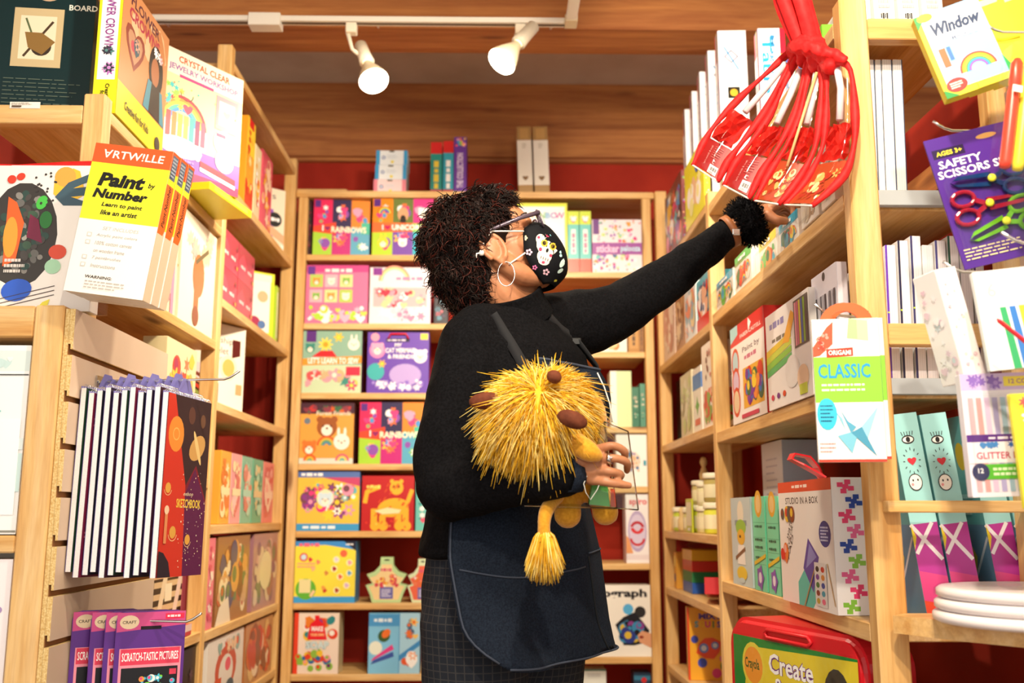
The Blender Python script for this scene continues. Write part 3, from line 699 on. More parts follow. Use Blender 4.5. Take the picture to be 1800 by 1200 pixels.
for i, (l, r, c) in enumerate(((1104, 1124, '#b5813c'), (1125, 1140, '#8a5a2a'))):
    bk(l, 560, r, ZB_R[2], col=c, name='book', cat='book', label=('tan book spine beside the white box under the raised arm', 'dark brown book spine beside the tan book under the raised arm')[i], front=lambda a, i=i: (a.rect(.1, .1, .9, .9, ('#c49350', '#9a6a35')[i]), a.words(.5, .5, width=.6, height=.3, col='#5a3a1c', rot=R90)), d=.16)
bk(1073, 652, 1110, ZB_R[3], col='#dfe9c4', label='pale green book standing beside the dark green books', name='book', cat='book', front=lambda a: (a.rect(0, 0, .3, 1, '#f4f4e6'), a.rect(.3, 0, 1, 1, '#d3e6b0')))
for i, (l, r, t, c) in enumerate(((1111, 1124, 680, '#3f7a62'), (1125, 1139, 674, '#55907a'))):
    bk(l, t, r, ZB_R[3], col=c, name='book', cat='book', label=('dark green book next to the pale green book', 'lighter green book against the corner post')[i], front=lambda a: a.busy(.1, .1, .9, .8, ['#2f5f4a', '#6aa88a', '#d8c8b0'], 10, 5, .1, .3), d=.15)
bk(1083, 754, 1152, ZB_R[4], col='#f0ece6', label='white box with a small picture of gems behind the acrylic stand', front=lambda a: (a.rect(0, 0, 1, 1, '#f6f2ee'), a.ell(.52, .5, .27, '#e8d2c0'), a.busy(.26, .26, .78, .74, ['#c86a4a', '#4a6a9a', '#e8b48a', '#a08ab0', '#e8d8c8'], 22, 5, .05, .1), a.rect(.88, .4, .97, .5, '#3a9ab0')))
def f_spiro(a):
    a.rect(0, 0, 1, 1, '#f3eef0'); a.text('spiro', .55, .88, width=.8, height=.12, col='#d8434a', bold=.03); a.rect(0, .05, 1, .12, '#e8dce0'); a.ell(.5, .46, .42, '#b8a8d0', ry=.3); a.ell(.5, .46, .36, '#d8cde8', ry=.25)
    a.arc(.5, .5, .2, .32, '#b8202f', .2, 2.9); a.arc(.5, .52, .16, .3, '#d8323a', 3.3, 6.1); a.arc(.5, .36, .24, .34, '#c8242f', 3.2, 6.2); a.ell(.5, .5, .12, '#d6c8e0'); a.poly([(0, .14), (.3, .14), (.12, .36), (0, .4)], '#e8a06a')
bk(1100, 866, 1157, ZB_R[5], col='#d8ccd8', label='white box reading spiro with red rings', front=f_spiro)
def f_raph(a):
    a.rect(0, 0, 1, 1, '#f2efe6'); a.text('spirograph', .49, .87, width=.93, height=.15, col='#14121a', bold=.04); a.ell(.7, .66, .07, '#5ab4e8'); a.ell(.86, .62, .075, '#2a2a2a')
    a.rpoly(.74, .36, .24, '#181a24', [1, .8, 1, .85, .95, .7, .9, .8, 1]); a.busy(.56, .18, .92, .54, ['#2a3a8a', '#d8b83a', '#3a8ab8', '#8a3a8a', '#14141c'], 18, 4, .04, .09, 'e'); a.poly([(.84, .2), (1, .12), (1, .32), (.88, .36), (.82, .3)], '#dca07a'); a.ell(.87, .27, .03, '#8a2a1c', ry=.02)
bk(1012, 1028, 1158, ZB_R[6], col='#e0dccc', label='white box reading raph with dark drawing wheel picture', front=f_raph)
# low shelf, only the tops show
bk(1025, 1176, 1066, ZB_R[7], inset=.05, col='#e8ece4', label='white carton on the lowest shelf with green lid edge', front=lambda a: (a.rect(0, .98, 1, 1, '#2f6a4a'), a.scribble(.2, .9, .8, .95, 2, '#c0c0c0', 3)))
bk(1115, 1182, 1158, ZB_R[7], inset=.05, col='#24405a', label='dark blue box on the lowest shelf with a red dot', front=lambda a: (a.rect(0, .9, 1, .96, '#3a7a9a'), a.ell(.6, .9, .16, '#c82a2a')))
# on top of the back unit
ZT = ZB_L[0]
sx = P(687, 333, Y=YB+.03).x
for i, (c, e, lab) in enumerate((('#f4d9dc', '#e88a9c', 'pink and white carton at the bottom of the stack on top of the back shelf'), ('#e8f0f6', '#3f9fd8', 'blue and white carton in the middle of the stack, over the pink one'), ('#e8f0f6', '#3f9fd8', 'blue and white carton on top of the stack of three by the red wall'))):
    def f(a, e=e): a.rect(0, 0, .12, 1, e); a.rect(.88, 0, 1, 1, e); a.rect(.42, .88, .58, .98, '#4a4a3a'); a.ell(.24, .5, .06, '#3f6fb0'); a.ell(.24, .5, .03, '#ffffff'); a.ell(.52, .2, .05, '#e8d84a'); a.scribble(.35, .4, .7, .7, 3, '#cfd8e0', 5)
    card('carton', lab, 'carton', .128+.004*(i == 0), .11, .062, c, f, loc=(sx-.003*(2-i), YB+.04, ZT+.0008+.0625*i))
for i, (l, r, c, t, lab, lines) in enumerate(((757, 777, '#2f9a92', 250, 'red and teal book standing on top of the back shelf', 'CRAFTING'), (779, 797, '#38a8c0', 248, 'red and cyan book standing between the teal book and the purple book', 'PAPER'), (798, 820, '#6a3aa0', 241, 'purple book spine reading THE COLLECTION', 'THE COLLECTION'))):
    def f(a, i=i, s=lines):
        a.rect(0, 0, 1, 1, ('#2f9a92', '#38a8c0', '#6a3aa0')[i])
        if i < 2: a.rect(0, .78, 1, 1, '#d82a2a'); a.rect(0, 0, 1, .1, '#c83a5a')
        else: a.busy(0, .82, 1, 1, PAL_CANDY, 14, 2, .1, .2)
        (a.words(.5, .42, width=.6, height=.5, col=('#f2d84a', '#ffffff')[i], rot=R90) if i < 2 else a.text(s, .5, .42, width=.6, height=.5, col='#e8d8f4', rot=R90, bold=.03))
    bk(l, t, r, ZT, inset=.05, col=c, label=lab, name='book', cat='book', front=f, d=.16)
for i, (l, r) in enumerate(((912, 937), (940, 966))):
    bk(l, 222, r, ZT, inset=.06, col='#b08a54', label=('white and kraft carton nearer the purple book on top of the back shelf', 'white and kraft carton further from the purple book, touching its twin')[i], group='white and kraft cartons on the back shelf', name='carton', cat='carton', d=.15, roll=-.03, front=lambda a: (a.rect(0, .16, 1, .8, '#f4efe4'), a.rect(.2, .82, .8, .97, '#c49a5e'), a.heart(.5, .26, .2, '#8a6a44'), a.scribble(.35, .68, .65, .76, 3, '#c8c0b0', 3)))
card('wood_panel', 'bare plywood panel lying on top of the back shelf by the corner', 'panel', .20, .2, .016, '#c79a54', loc=(P(568, 325, Y=YB+.05).x, YB+.03, ZT+.0008), m=PINE['x'])
# ------------------------------------------------------------------ goods on the left unit
def sd(side, l, r, py, t, z, tx=None, inset=.01, d=.2, col='#eeeeee', name='craft_kit_box', label='', front=None, near=None, cat='box', group=None, rz=0, tilt=0, top=None, back=None, roll=0, zlist=None):
    """stand a carton on a side shelf, its front towards the aisle, seen between columns l..r at row py with its top at row t in column tx"""
    X = XL-inset if side == 'L' else XR+inset
    a, b = P(l, py, X=X), P(r, py, X=X); w = abs(b.y-a.y); zz = z+.0008
    h = P(tx if tx is not None else (l+r)/2, t, X=X).z-zz
    yy = (a.y+b.y)/2
    if side == 'L': zs = ZL_FAR if yy > YBp+.03 else ZL_NEAR
    else: zs = ZR_FAR if yy > YE+.03 else ZR_NEAR
    above = [q for q in zs if q > z+.02]
    if above: h = min(h, min(above)-.036-zz)
    lo, hi = (YBp+.041, YB-.024) if yy > YBp+.03 else (YA+.041, YBp-.003)
    if side == 'R': lo, hi = (YE+.041, YB-.024) if yy > YE+.03 else (YF+.041, YE-.003)
    y0, y1 = yy-w/2, yy+w/2; e = abs(math.sin(rz))*d
    y0 = max(y0, lo+e); y1 = min(y1, hi-e); w = y1-y0; yy = (y0+y1)/2
    d = min(d, DEP-.047-inset)
    base = R90 if side == 'L' else -R90
    kw = dict(left=near) if side == 'L' else dict(side=near)
    return card(name, label, cat, w, d, h, col, front, top=top, loc=(X, yy, zz), rz=base+rz, tilt=tilt, roll=roll, group=group, **kw)
# --- near bay, top shelf
def f_flower(a):
    a.rect(0, 0, 1, 1, '#c98a5a'); a.rect(0, 0, 1, .25, '#e6d62a'); a.busy(.02, .6, .98, .98, ['#d9a878', '#c08050', '#e0b890'], 10, 2, .1, .2, 'b'); a.text('FLOWER', .46, .91, width=.62, height=.08, col='#5a2a3a', bold=.02); a.text('CROWNS', .46, .81, width=.66, height=.09, col='#a82a4a', bold=.03)
    a.heart(.28, .6, .2, '#8a3a2a'); a.heart(.28, .6, .15, '#b88a6a'); a.busy(.18, .52, .38, .68, ['#c04a5a', '#3a5a6a', '#d8a08a'], 8, 4, .04, .06)
    a.ell(.74, .62, .16, '#24140c', ry=.19); a.ell(.72, .6, .09, '#a86a44', ry=.11); a.poly([(.5, .26), (.58, .5), (.9, .5), (.98, .26)], '#4a8aa0'); a.poly([(.62, .26), (.66, .5), (.84, .5), (.88, .26)], '#2a1810'); a.busy(.62, .7, .88, .8, ['#e8c8d0', '#d87a8a', '#ffffff'], 8, 5, .03, .05, 'f'); a.text('Creative fun for Kids', .4, .12, width=.5, height=.06, col='#4a3a1a'); a.ell(.86, .09, .06, '#3a2a20')
def s_flower(a):
    a.rect(0, 0, 1, 1, '#e8e02a'); a.rect(.12, .24, .88, 1, '#f6eef4'); a.text('FLOWER CROWNS', .52, .68, width=.5, height=.4, col='#8a3a8a', rot=-R90, bold=.02); a.busy(.2, .26, .85, .5, ['#b06ac0', '#c88ad0', '#5a8a8a', '#3a3a4a'], 7, 2, .12, .24, 'f'); a.text('Creative fun', .6, .12, width=.18, height=.18, col='#3a321a', rot=-R90); a.text('for Kids', .4, .1, width=.12, height=.18, col='#3a321a', rot=-R90); a.busy(.14, .75, .9, .98, ['#9a5ab0', '#d0a8dc'], 4, 5, .06, .1, 'f')
zt = ZL_NEAR[0]
o = card('craft_kit_box', 'tall yellow box reading Flower Crowns with a girl on its cover', 'box', .29, .05, .315, '#e8e02a', f_flower, None, s_flower, loc=(XL+.003, YA+.19, zt+.001), rz=R90)
def f_crystal(a):
    a.rect(0, 0, 1, 1, '#d9dca0'); a.rect(0, .8, 1, 1, '#f0e2cc'); a.rect(0, 0, 1, .26, '#7a4aa8'); a.rect(0, 0, 1, .07, '#e0285a')
    a.text('CRYSTAL CLEAR', .5, .935, width=.64, height=.055, col='#d8502f', bold=.03); a.text('JEWELRY WORKSHOP', .5, .855, width=.86, height=.06, col='#8a5a9a', bold=.03); a.rect(.2, .79, .62, .815, '#d83a7a')
    a.rainbow(.26, .42, .3, ('#e0243a', '#f28a2a', '#f4d83a', '#4ab0a0', '#3a8ac8'), .55); a.rect(.05, .27, .56, .43, '#a8d8dc')
    for i, c in enumerate(('#d8303a', '#f2742a', '#f2c83a', '#b8d84a', '#3aa8a0', '#7a2a5a', '#e8486a')): a.rect(.07+i*.07, .3, .125+i*.07, .5, c)
    a.busy(.02, .5, .3, .74, ['#3ab0b8', '#e8d03a', '#8fce4b', '#3a7ac0'], 12, 4, .03, .05, 's'); a.heart(.32, .56, .06, '#e8365a'); a.arc(.3, .68, .07, .08, '#2a2020', 3.1, 6.3)
    a.ell(.26, .24, .26, '#ece4dc', ry=.08); a.busy(.04, .17, .5, .31, ['#f4eee8', '#d8ccc4', '#e8ddd4'], 24, 6, .03, .05, 'e'); a.rect(.66, .5, .94, .78, '#a88a94'); a.rect(.7, .54, .9, .74, '#f0e2cf'); a.heart(.8, .64, .05, '#e89a9a'); a.ell(.78, .4, .13, '#f0ece8'); a.ell(.8, .25, .12, '#e8dcd0'); a.ell(.8, .25, .07, '#f8f2ec'); a.rect(.68, .44, .8, .47, '#a83a6a'); a.poly([(.5, .14), (.95, .08), (.95, .13), (.5, .19)], '#c8243a'); a.poly([(.5, .11), (.95, .05), (.95, .08), (.5, .14)], '#ffffff'); a.scribble(.1, .1, .45, .16, 2, '#a080c8', 3); a.busy(.1, .6, .95, .79, ['#e8705a', '#3ab0b8', '#f2c83a'], 8, 8, .008, .014)
pc = P(415, 350, X=XL-.02)
BX = card('gift_box', 'yellow box lying flat under the Crystal Clear jewelry box', 'box', .26, .22, .021, '#e6dc28', lambda a: a.rect(.1, .2, .9, .8, '#f0e648'), loc=(-.725, 2.58, zt+.001), rz=math.radians(80))
card('craft_kit_box', 'large pale box reading Crystal Clear Jewelry Workshop with rainbow and purple base', 'box', .266, .05, .343, '#e8dc3a', f_crystal, lambda a: (a.rect(0, 0, 1, 1, '#e8dc3a'), a.rect(0, 0, 1, .2, '#a83a8a')), loc=(-.787, 2.483, zt+.0235), rz=math.radians(56))
card('gift_box', 'small cyan box peeking over the Crystal Clear jewelry box', 'box', .07, .06, .40, '#6ac0d8', lambda a: (a.rect(0, .9, 1, 1, '#8ad0e4'), a.busy(.1, .9, .9, .99, ['#3a8ab0', '#ffffff'], 5, 3, .1, .2)), loc=(XL-.15, 2.70, zt+.001), rz=.2)
def f_board(a):
    a.rect(0, 0, 1, 1, '#0f2c30')
    a.rect(.18, .42, .42, 1, '#c8a070'); a.ell(.3, .75, .09, '#e0c49a', ry=.14, rot=.5); a.ell(.28, .55, .07, '#a87a4a')
    a.rect(.53, .42, .82, .88, '#c9b58c'); a.rect(.57, .48, .78, .82, '#e8dcc0'); a.line(.6, .5, .76, .78, .015, '#4a3a2a'); a.ell(.7, .58, .06, '#3a3028'); a.line(.6, .8, .68, .56, .012, '#5a6a4a'); a.rpoly(.68, .62, .1, '#8a6a3a', [1, .6, 1, .7, .9])
    a.text('BOARD', .93, .9, height=.045, col='#f0ece0', bold=.02); a.ell(.72, 1.0, .07, '#c8a888', ry=.06)
    for x0, y0, k in ((.03, .1, 9), (.03, .42, 8)): a.scribble(x0, y0, x0+.36, y0+.26, k, '#8a9a90', k, .22)
    a.scribble(.5, .06, .95, .34, 9, '#5a6a60', 5, .2)
card('craft_kit_box', 'big dark green box back with photos and small print, standing on the upper end rail', 'box', .36, .06, .30, '#0f2c30', f_board, loc=(XL-.262, YA+.09, zt+.002), rz=.10)
# shelf-edge price label
pl = card('shelf_label', 'white price sticker on the upper end rail of the left shelving', 'label', .062, .0006, .014, '#f4f0e6', lambda a: (a.scribble(.05, .5, .95, .9, 2, '#9a9488', 2, .4), a.rect(.08, .15, .4, .4, '#5a4a3a')), loc=(P(43, 190, Y=YA).x, YA+.0008, P(43, 190, Y=YA).z), bevel=0)
# --- far bay of the left unit
zf = ZL_FAR
sd('L', 432, 446, 300, 205, zf[1], col='#e8a02a', label='orange and yellow slim box standing behind the middle post', front=lambda a: (a.rect(0, .6, 1, 1, '#f2d03a'), a.rect(0, 0, 1, .3, '#d8431f'), a.rect(.2, .9, .8, 1, '#d8242a'), a.busy(.05, .1, .95, .9, ['#f4e8a0', '#d8431f', '#f2b03a'], 14, 3, .1, .25)), d=.2)
sd('L', 447, 458, 320, 255, zf[1], col='#e2d2a8', label='cream slim box beside the orange slim box', front=lambda a: a.busy(.05, .1, .95, .9, ['#d8431f', '#f2b03a', '#ffffff'], 10, 6, .1, .25), d=.2)
sd('L', 460, 478, 330, 270, zf[1], col='#d8566a', label='pink and red patterned box between the cream box and the plates book', front=lambda a: (a.busy(.02, .02, .98, .98, ['#e88aa0', '#c8324a', '#f4d0b0', '#f2b03a'], 26, 8, .1, .25)), d=.2)
def f_plates(a):
    a.rect(0, 0, 1, 1, '#e9dcc4'); a.text('Plates', .42, .88, width=.7, height=.1, col='#4a4a52', bold=0); a.words(.35, .76, width=.42, height=.06, col='#8a8a90', bold=0); a.rect(.02, .12, .72, .66, '#8a5ab8'); a.poly([(.14, .1), (.5, .1), (.56, .6), (.2, .6)], '#f6f0f0'); a.flower(.36, .48, .1, '#e8a0b0'); a.ell(.76, .5, .17, '#2a2a2a'); a.words(.76, .5, height=.07, col='#ffffff'); a.poly([(.48, .32), (1, .12), (1, .26), (.6, .42)], '#e2ab86'); a.rect(0, 0, 1, .1, '#f6f0e4')
    for i, c in enumerate(('#e8c83a', '#3a8ac0', '#2a2a4a', '#4ab07a')): a.rect(.04+i*.07, .1, .09+i*.07, .3, c)
card('book', 'cream craft book reading Plates at the end of the left shelf', 'book', .17, .035, .245, '#e0d2b4', f_plates, loc=(XL-.075, 3.60, zf[1]+.001), rz=math.radians(40))
for i in range(2):
    for j in range(2):
        card('gift_box', ('red box at the bottom of the stack behind the middle post', 'red box at the bottom of the stack, next to the white craft kit', 'red box on top of the stack behind the middle post', 'red box on top of the stack, next to the white craft kit')[i*2+j], 'box', .2, .2, .115, '#c8344a', lambda a: (a.rect(0, 0, 1, 1, '#d8405a'), a.poly([(.0, .5), (.3, .8), (.6, .4), (1, .7), (1, 1), (0, 1)], '#b82a44'), a.words(.3, .4, width=.3, height=.12, col='#ffe0e0'), a.words(.72, .4, width=.3, height=.12, col='#ffe0e0'), a.busy(.75, .1, .98, .9, ['#f2b03a', '#8a1a3a'], 5, 3, .04, .07)), loc=(XL-.02, 2.965+.205*j, zf[2]+.001+.116*i), rz=R90)
def f_yel(a):
    a.rect(0, 0, 1, 1, '#e6e23a'); a.rect(.08, .06, .9, .86, '#f4f0e6'); a.rect(.06, .86, .92, .97, '#ecebd8'); a.rect(.12, .3, .4, .7, '#5a8a6a'); a.ell(.7, .62, .14, '#d8b48a'); a.ell(.5, .2, .16, '#a83a5a'); a.ell(.7, .18, .1, '#5a7ab0')
card('craft_kit_box', 'white craft kit in bright yellow frame next to the red boxes', 'box', .15, .06, .235, '#e6e23a', f_yel, lambda a: a.rect(0, 0, 1, 1, '#c8dc3a'), loc=(XL-.06, 3.46, zf[2]+.001), rz=math.radians(42))
card('book', 'lime green slim book against the corner post', 'book', .04, .17, .22, '#b4d83a', lambda a: a.rect(.2, .1, .8, .9, '#e8f0c0'), loc=(XL-.02, 3.64, zf[2]+.001), rz=R90)
def f_friend(a):
    a.rect(0, 0, 1, 1, '#efe6d6'); a.text('My', .3, .9, height=.06, col='#d88a7a', bold=0); a.text('Friendship', .42, .8, width=.66, height=.09, col='#5a4a4a', bold=.0); a.text('Bracelet', .42, .69, width=.5, height=.08, col='#5a4a4a', bold=0); a.text('Maker', .4, .6, width=.3, height=.06, col='#d88a7a', bold=0)
    a.rect(0, .26, .2, .5, '#e8d0d0'); a.ell(.68, .5, .17, '#f0e4c0'); a.ell(.68, .5, .12, '#e0b060'); a.flower(.32, .42, .1, '#c82a3a', '#4a2a6a'); a.poly([(.74, .62), (.9, .66), (.9, .84), (.74, .84)], '#5a1f1c'); a.rect(0, 0, .5, .3, '#4a2a20')
    for i, c in enumerate(('#d86a4a', '#8a9a4a', '#c8402f', '#e8a070', '#7a3a2a')): a.arc(.0, .0, .12+i*.075, .165+i*.075, c, 0, 1.57)
    a.rect(.84, .2, .96, .32, '#c8a070')
card('craft_kit_box', 'cream box reading My Friendship Bracelet Maker with woven bands', 'box', .235, .07, .274, '#efe6d6', f_friend, lambda a: (a.rect(0, 0, 1, 1, '#f2eadb'), a.rect(.3, .1, .7, .3, '#c8a070')), loc=(XL-.065, 3.07, zf[3]+.001), rz=math.radians(64))
card('craft_kit_box', 'dark boxed kit behind the bracelet maker', 'box', .3, .1, .2, '#3a1c18', lambda a: a.busy(.1, .1, .9, .9, ['#5a2a1c', '#2a1410'], 8, 2, .05, .1), loc=(XL-.15, 3.5, zf[3]+.001), rz=R90)  # dark brown card printed with brown blotches
cols = [('#e8a53c', ['#f2d06a', '#e07a2a', '#f6e6b0']), ('#eea0a4', ['#f6c8c0', '#d8706a', '#f4e0b0']), ('#78b8a0', ['#f2c0b0', '#d8806a', '#a8d8c0']), ('#5aa888', ['#2f8060', '#a8d8b8', '#e0c890']), ('#e27a78', ['#f0a8a0', '#d85a5a', '#f4d0b8'])]
for i, (c, pl_) in enumerate(cols):
    l = 386+i*19
    sd('L', l, l+18.0, 870, 792+i*5, zf[4], tx=l+9, col=c, name='puzzle_box', label=('orange', 'pink', 'turquoise', 'green', 'coral')[i]+' floral puzzle box in the row of five on the left shelf', front=lambda a, p=pl_, i=i: (a.busy(.03, .05, .97, .95, p, 26, i+3, .12, .3), a.rect(.1, .4, .9, .5, p[2])), d=.2, inset=.02)
sd('L', 366, 377, 1000, 945, zf[5], col='#e8788a', label='thin pink book beside the middle post low on the left', name='book', cat='book', front=lambda a: a.busy(.05, .05, .95, .95, ['#f4b0b8', '#d8506a', '#f4e0d0'], 16, 3, .15, .3))
sd('L', 381, 437, 1000, 935, zf[5], tx=410, col='#8a5a34', label='brown and green illustrated animal puzzle box low on the left', name='puzzle_box', front=lambda a: (a.rect(0, 0, 1, 1, '#a8743f'), a.busy(.02, .02, .98, .98, ['#c8642f', '#6a7a4a', '#e0a050', '#5a4a6a', '#d8a878', '#8a4a2a', '#f0dcb0'], 46, 12, .06, .14, 'eb'), a.poly([(.0, 0), (.45, .0), (.35, .3), (.1, .2)], '#efe0c4')), d=.06)
sd('L', 444, 486, 1000, 925, zf[5], tx=465, col='#a07078', label='mauve floral puzzle box low on the left by the corner post', name='puzzle_box', front=lambda a: (a.rect(0, 0, 1, 1, '#b98a86'), a.busy(.02, .02, .98, .98, ['#d8a8a0', '#8a5a74', '#e0c8a8', '#a8685a', '#7a7a5a'], 36, 13, .06, .14, 'eb'), a.ell(.5, .5, .24, '#e8dcb0', ry=.26)), d=.06)
def f_wb(a): a.rect(0, 0, 1, 1, '#e6ded4'); a.ell(.5, .5, .3, '#c84a2f', ry=.34); a.ell(.5, .45, .2, '#e6ded4', ry=.26); a.ell(.55, .55, .08, '#e8506a', ry=.1); a.rect(.2, 0, .38, .4, '#d8502a'); a.ell(.62, .2, .12, '#3a5a6a', ry=.12); a.busy(.1, .7, .9, .95, ['#d8502a', '#8ab0a8', '#f0c8a0'], 9, 3, .05, .09)
o = sd('L', 366, 427, 1140, 1106, zf[6], tx=400, col='#e6ded4', label='white rounded box with red and pink shapes at the foot of the left shelves', front=f_wb, d=.08)
sd('L', 431, 478, 1130, 1082, zf[6], tx=455, col='#a8683a', label='brown illustrated box beside the white rounded box', front=lambda a: (a.rect(0, 0, 1, 1, '#c08a5a'), a.busy(.02, .02, .98, .98, ['#d8642f', '#e0b878', '#8a4a34', '#f0d8b8', '#c83a2f'], 36, 14, .06, .14, 'eb')), d=.06)
# --- near bay, lower shelves
z2 = ZL_NEAR[1]
sd('L', 276, 312, 470, 372, z2, tx=300, col='#ead9b8', label='floral box spine on the shelf behind the paint-by-number boxes', front=lambda a: (a.busy(.02, .02, .98, .98, ['#f4e4c0', '#e8a8a0', '#d8c070', '#f6eede', '#c88a8a'], 40, 3, .08, .2), a.rect(.7, 0, .85, 1, '#e88aa8')), d=.2)
def f_horse(a): a.rect(0, 0, 1, 1, '#f0e6d2'); a.busy(.04, .6, .96, .98, ['#e8d8a8', '#e0b0a8', '#d8d0a0'], 14, 4, .05, .1, 'f'); a.ell(.5, .5, .16, '#b8703a', ry=.2); a.rect(.4, .14, .52, .5, '#b8703a'); a.ell(.46, .12, .09, '#8a4a24'); a.line(.4, .6, .75, .8, .04, '#6a5a3a')
sd('L', 316, 378, 480, 384, z2, tx=345, col='#eedfc0', label='cream box with brown horse drawing next to the floral box spine', front=f_horse, near=lambda a: (a.busy(.05, .02, .95, .98, ['#e8d070', '#e8a0a0', '#f6eede', '#c8a060'], 26, 5, .1, .2), a.rect(.4, 0, .7, 1, '#e896b0')), d=.06)
card('book', 'dark red book deep on the shelf beside the middle post', 'book', .06, .12, .2, '#a82418', lambda a: a.rect(.2, .7, .8, .8, '#f0e0d0'), loc=(XL-.09, 2.765, z2+.001), rz=R90)
z3 = ZL_NEAR[2]
sd('L', 291, 345, 640, 604, z3, tx=320, col='#e0d0a0', label='yellow and purple picture box on the shelf behind the sketchbooks', front=lambda a: (a.rect(0, 0, 1, 1, '#e8d8a8'), a.busy(.02, .4, .98, .98, ['#d8482a', '#7a3a8a', '#f2c03a', '#e87a4a', '#a82a4a'], 24, 3, .07, .14), a.ell(.8, .6, .12, '#e0b050', ry=.2)), d=.06)
z4 = ZL_NEAR[3]
def f_easel(a): a.rect(0, 0, 1, 1, '#2a2018'); [a.rect(0, y, 1, y+.1, '#d8bc90') for y in (.05, .25, .45, .65, .85)]; a.poly([(.0, 0), (.3, 1), (.45, 1), (.15, 0)], '#ead8b4'); a.poly([(.55, 0), (.85, 1), (1, 1), (.7, 0)], '#e8cfc0'); a.rect(.38, .6, .62, .9, '#f0e8c8')
sd('L', 268, 352, 1060, 1012, z4, tx=310, col='#caa878', label='wooden slatted easel kit on the low shelf behind the hook', front=f_easel, d=.08, inset=.06)
card('craft_kit_box', 'red edged tray box lying on the low shelf in front of the easel kit', 'box', .2, .05, .03, '#c83a3a', lambda a: a.rect(0, .4, 1, 1, '#e8c8c0'), loc=(XL-.002, 2.62, z4+.001), rz=R90)
z5 = ZL_NEAR[4]
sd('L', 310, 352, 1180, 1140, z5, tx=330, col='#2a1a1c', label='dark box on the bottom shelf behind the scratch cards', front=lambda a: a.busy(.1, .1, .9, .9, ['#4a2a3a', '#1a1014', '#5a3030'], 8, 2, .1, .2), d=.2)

# ------------------------------------------------------------------ the low end display: boxes on its ledge
zl = ZS+.0005
def f_pbn(a):
    a.rect(0, 0, 1, 1, '#f6f2ee'); a.rect(0, .485, 1, 1, '#e9e62e'); a.rect(0, .87, 1, 1, '#e85a26')
    a.text('\u2200RTW!LLE', .52, .935, width=.78, height=.055, col='#fff6ee', bold=.015, shear=.1)
    a.text('Paint', .43, .76, width=.6, height=.095, col='#14120c', bold=.05, shear=.2); a.text('by', .82, .745, width=.09, col='#14120c', bold=.03, shear=.2); a.text('Number', .45, .665, width=.7, height=.065, col='#14120c', bold=.05, shear=.2)
    a.text('Learn to paint', .5, .59, width=.52, height=.036, col='#14120c', bold=.03, shear=.2); a.text('like an artist', .48, .54, width=.47, height=.032, col='#14120c', bold=.03, shear=.2)
    a.text('SET INCLUDES', .55, .435, width=.46, height=.022, col='#b9b4b0', bold=0, shear=.2)
    for i, s in enumerate(('Acrylic paint colors', '100% cotton canvas', 'on wooden frame', '7 paintbrushes', 'Instructions')):
        y = .385-.05*i; a.text(s, .28+.012*len(s), y, width=.026*len(s), height=.024, col='#a09c98', bold=0, shear=.2)
        if i != 2: a.rect(.14, y-.014, .2, y+.014, '#c8c4c0'); a.rect(.15, y-.009, .19, y+.009, '#f6f2ee')
    a.text('WARNING:', .4, .11, width=.34, height=.02, col='#3a3632', bold=.02, shear=.1); a.scribble(.24, .03, .78, .09, 3, '#b8b2ac', 4, .35)
def s_pbn(a):
    a.rect(0, 0, 1, 1, '#e3cbb0'); a.rect(0, .5, 1, 1, '#e9e62e'); a.poly([(0, .87), (1, .87), (1, 1), (0, 1)], '#e85a26'); a.poly([(0, .45), (.8, .45), (1, .5), (1, .78), (0, .78)], '#e86a26'); a.text('Paint\u00b7Number', .5, .64, width=.28, height=.42, col='#2a160a', rot=R90, bold=.02, shear=.2); a.rect(.1, .82, .9, .98, '#5a6a80'); a.scribble(.15, .83, .85, .97, 6, '#aab6c4', 3)
for i in range(3):
    x = XL+.0+i*.0; lab = ('yellow and white Paint by Number box, full front showing, on the low ledge', 'Paint by Number box standing right behind the front one, orange edge showing', 'Paint by Number box furthest back of the three on the ledge')[i]
    o = card('paint_set_box', lab, 'box', .152, .030, .288, '#e9d8bc', f_pbn, s_pbn, loc=(XL+.088+.004*i, YS-.035+.033*i, zl+.0105), rz=math.radians(-4), tilt=-.0, roll=.14)
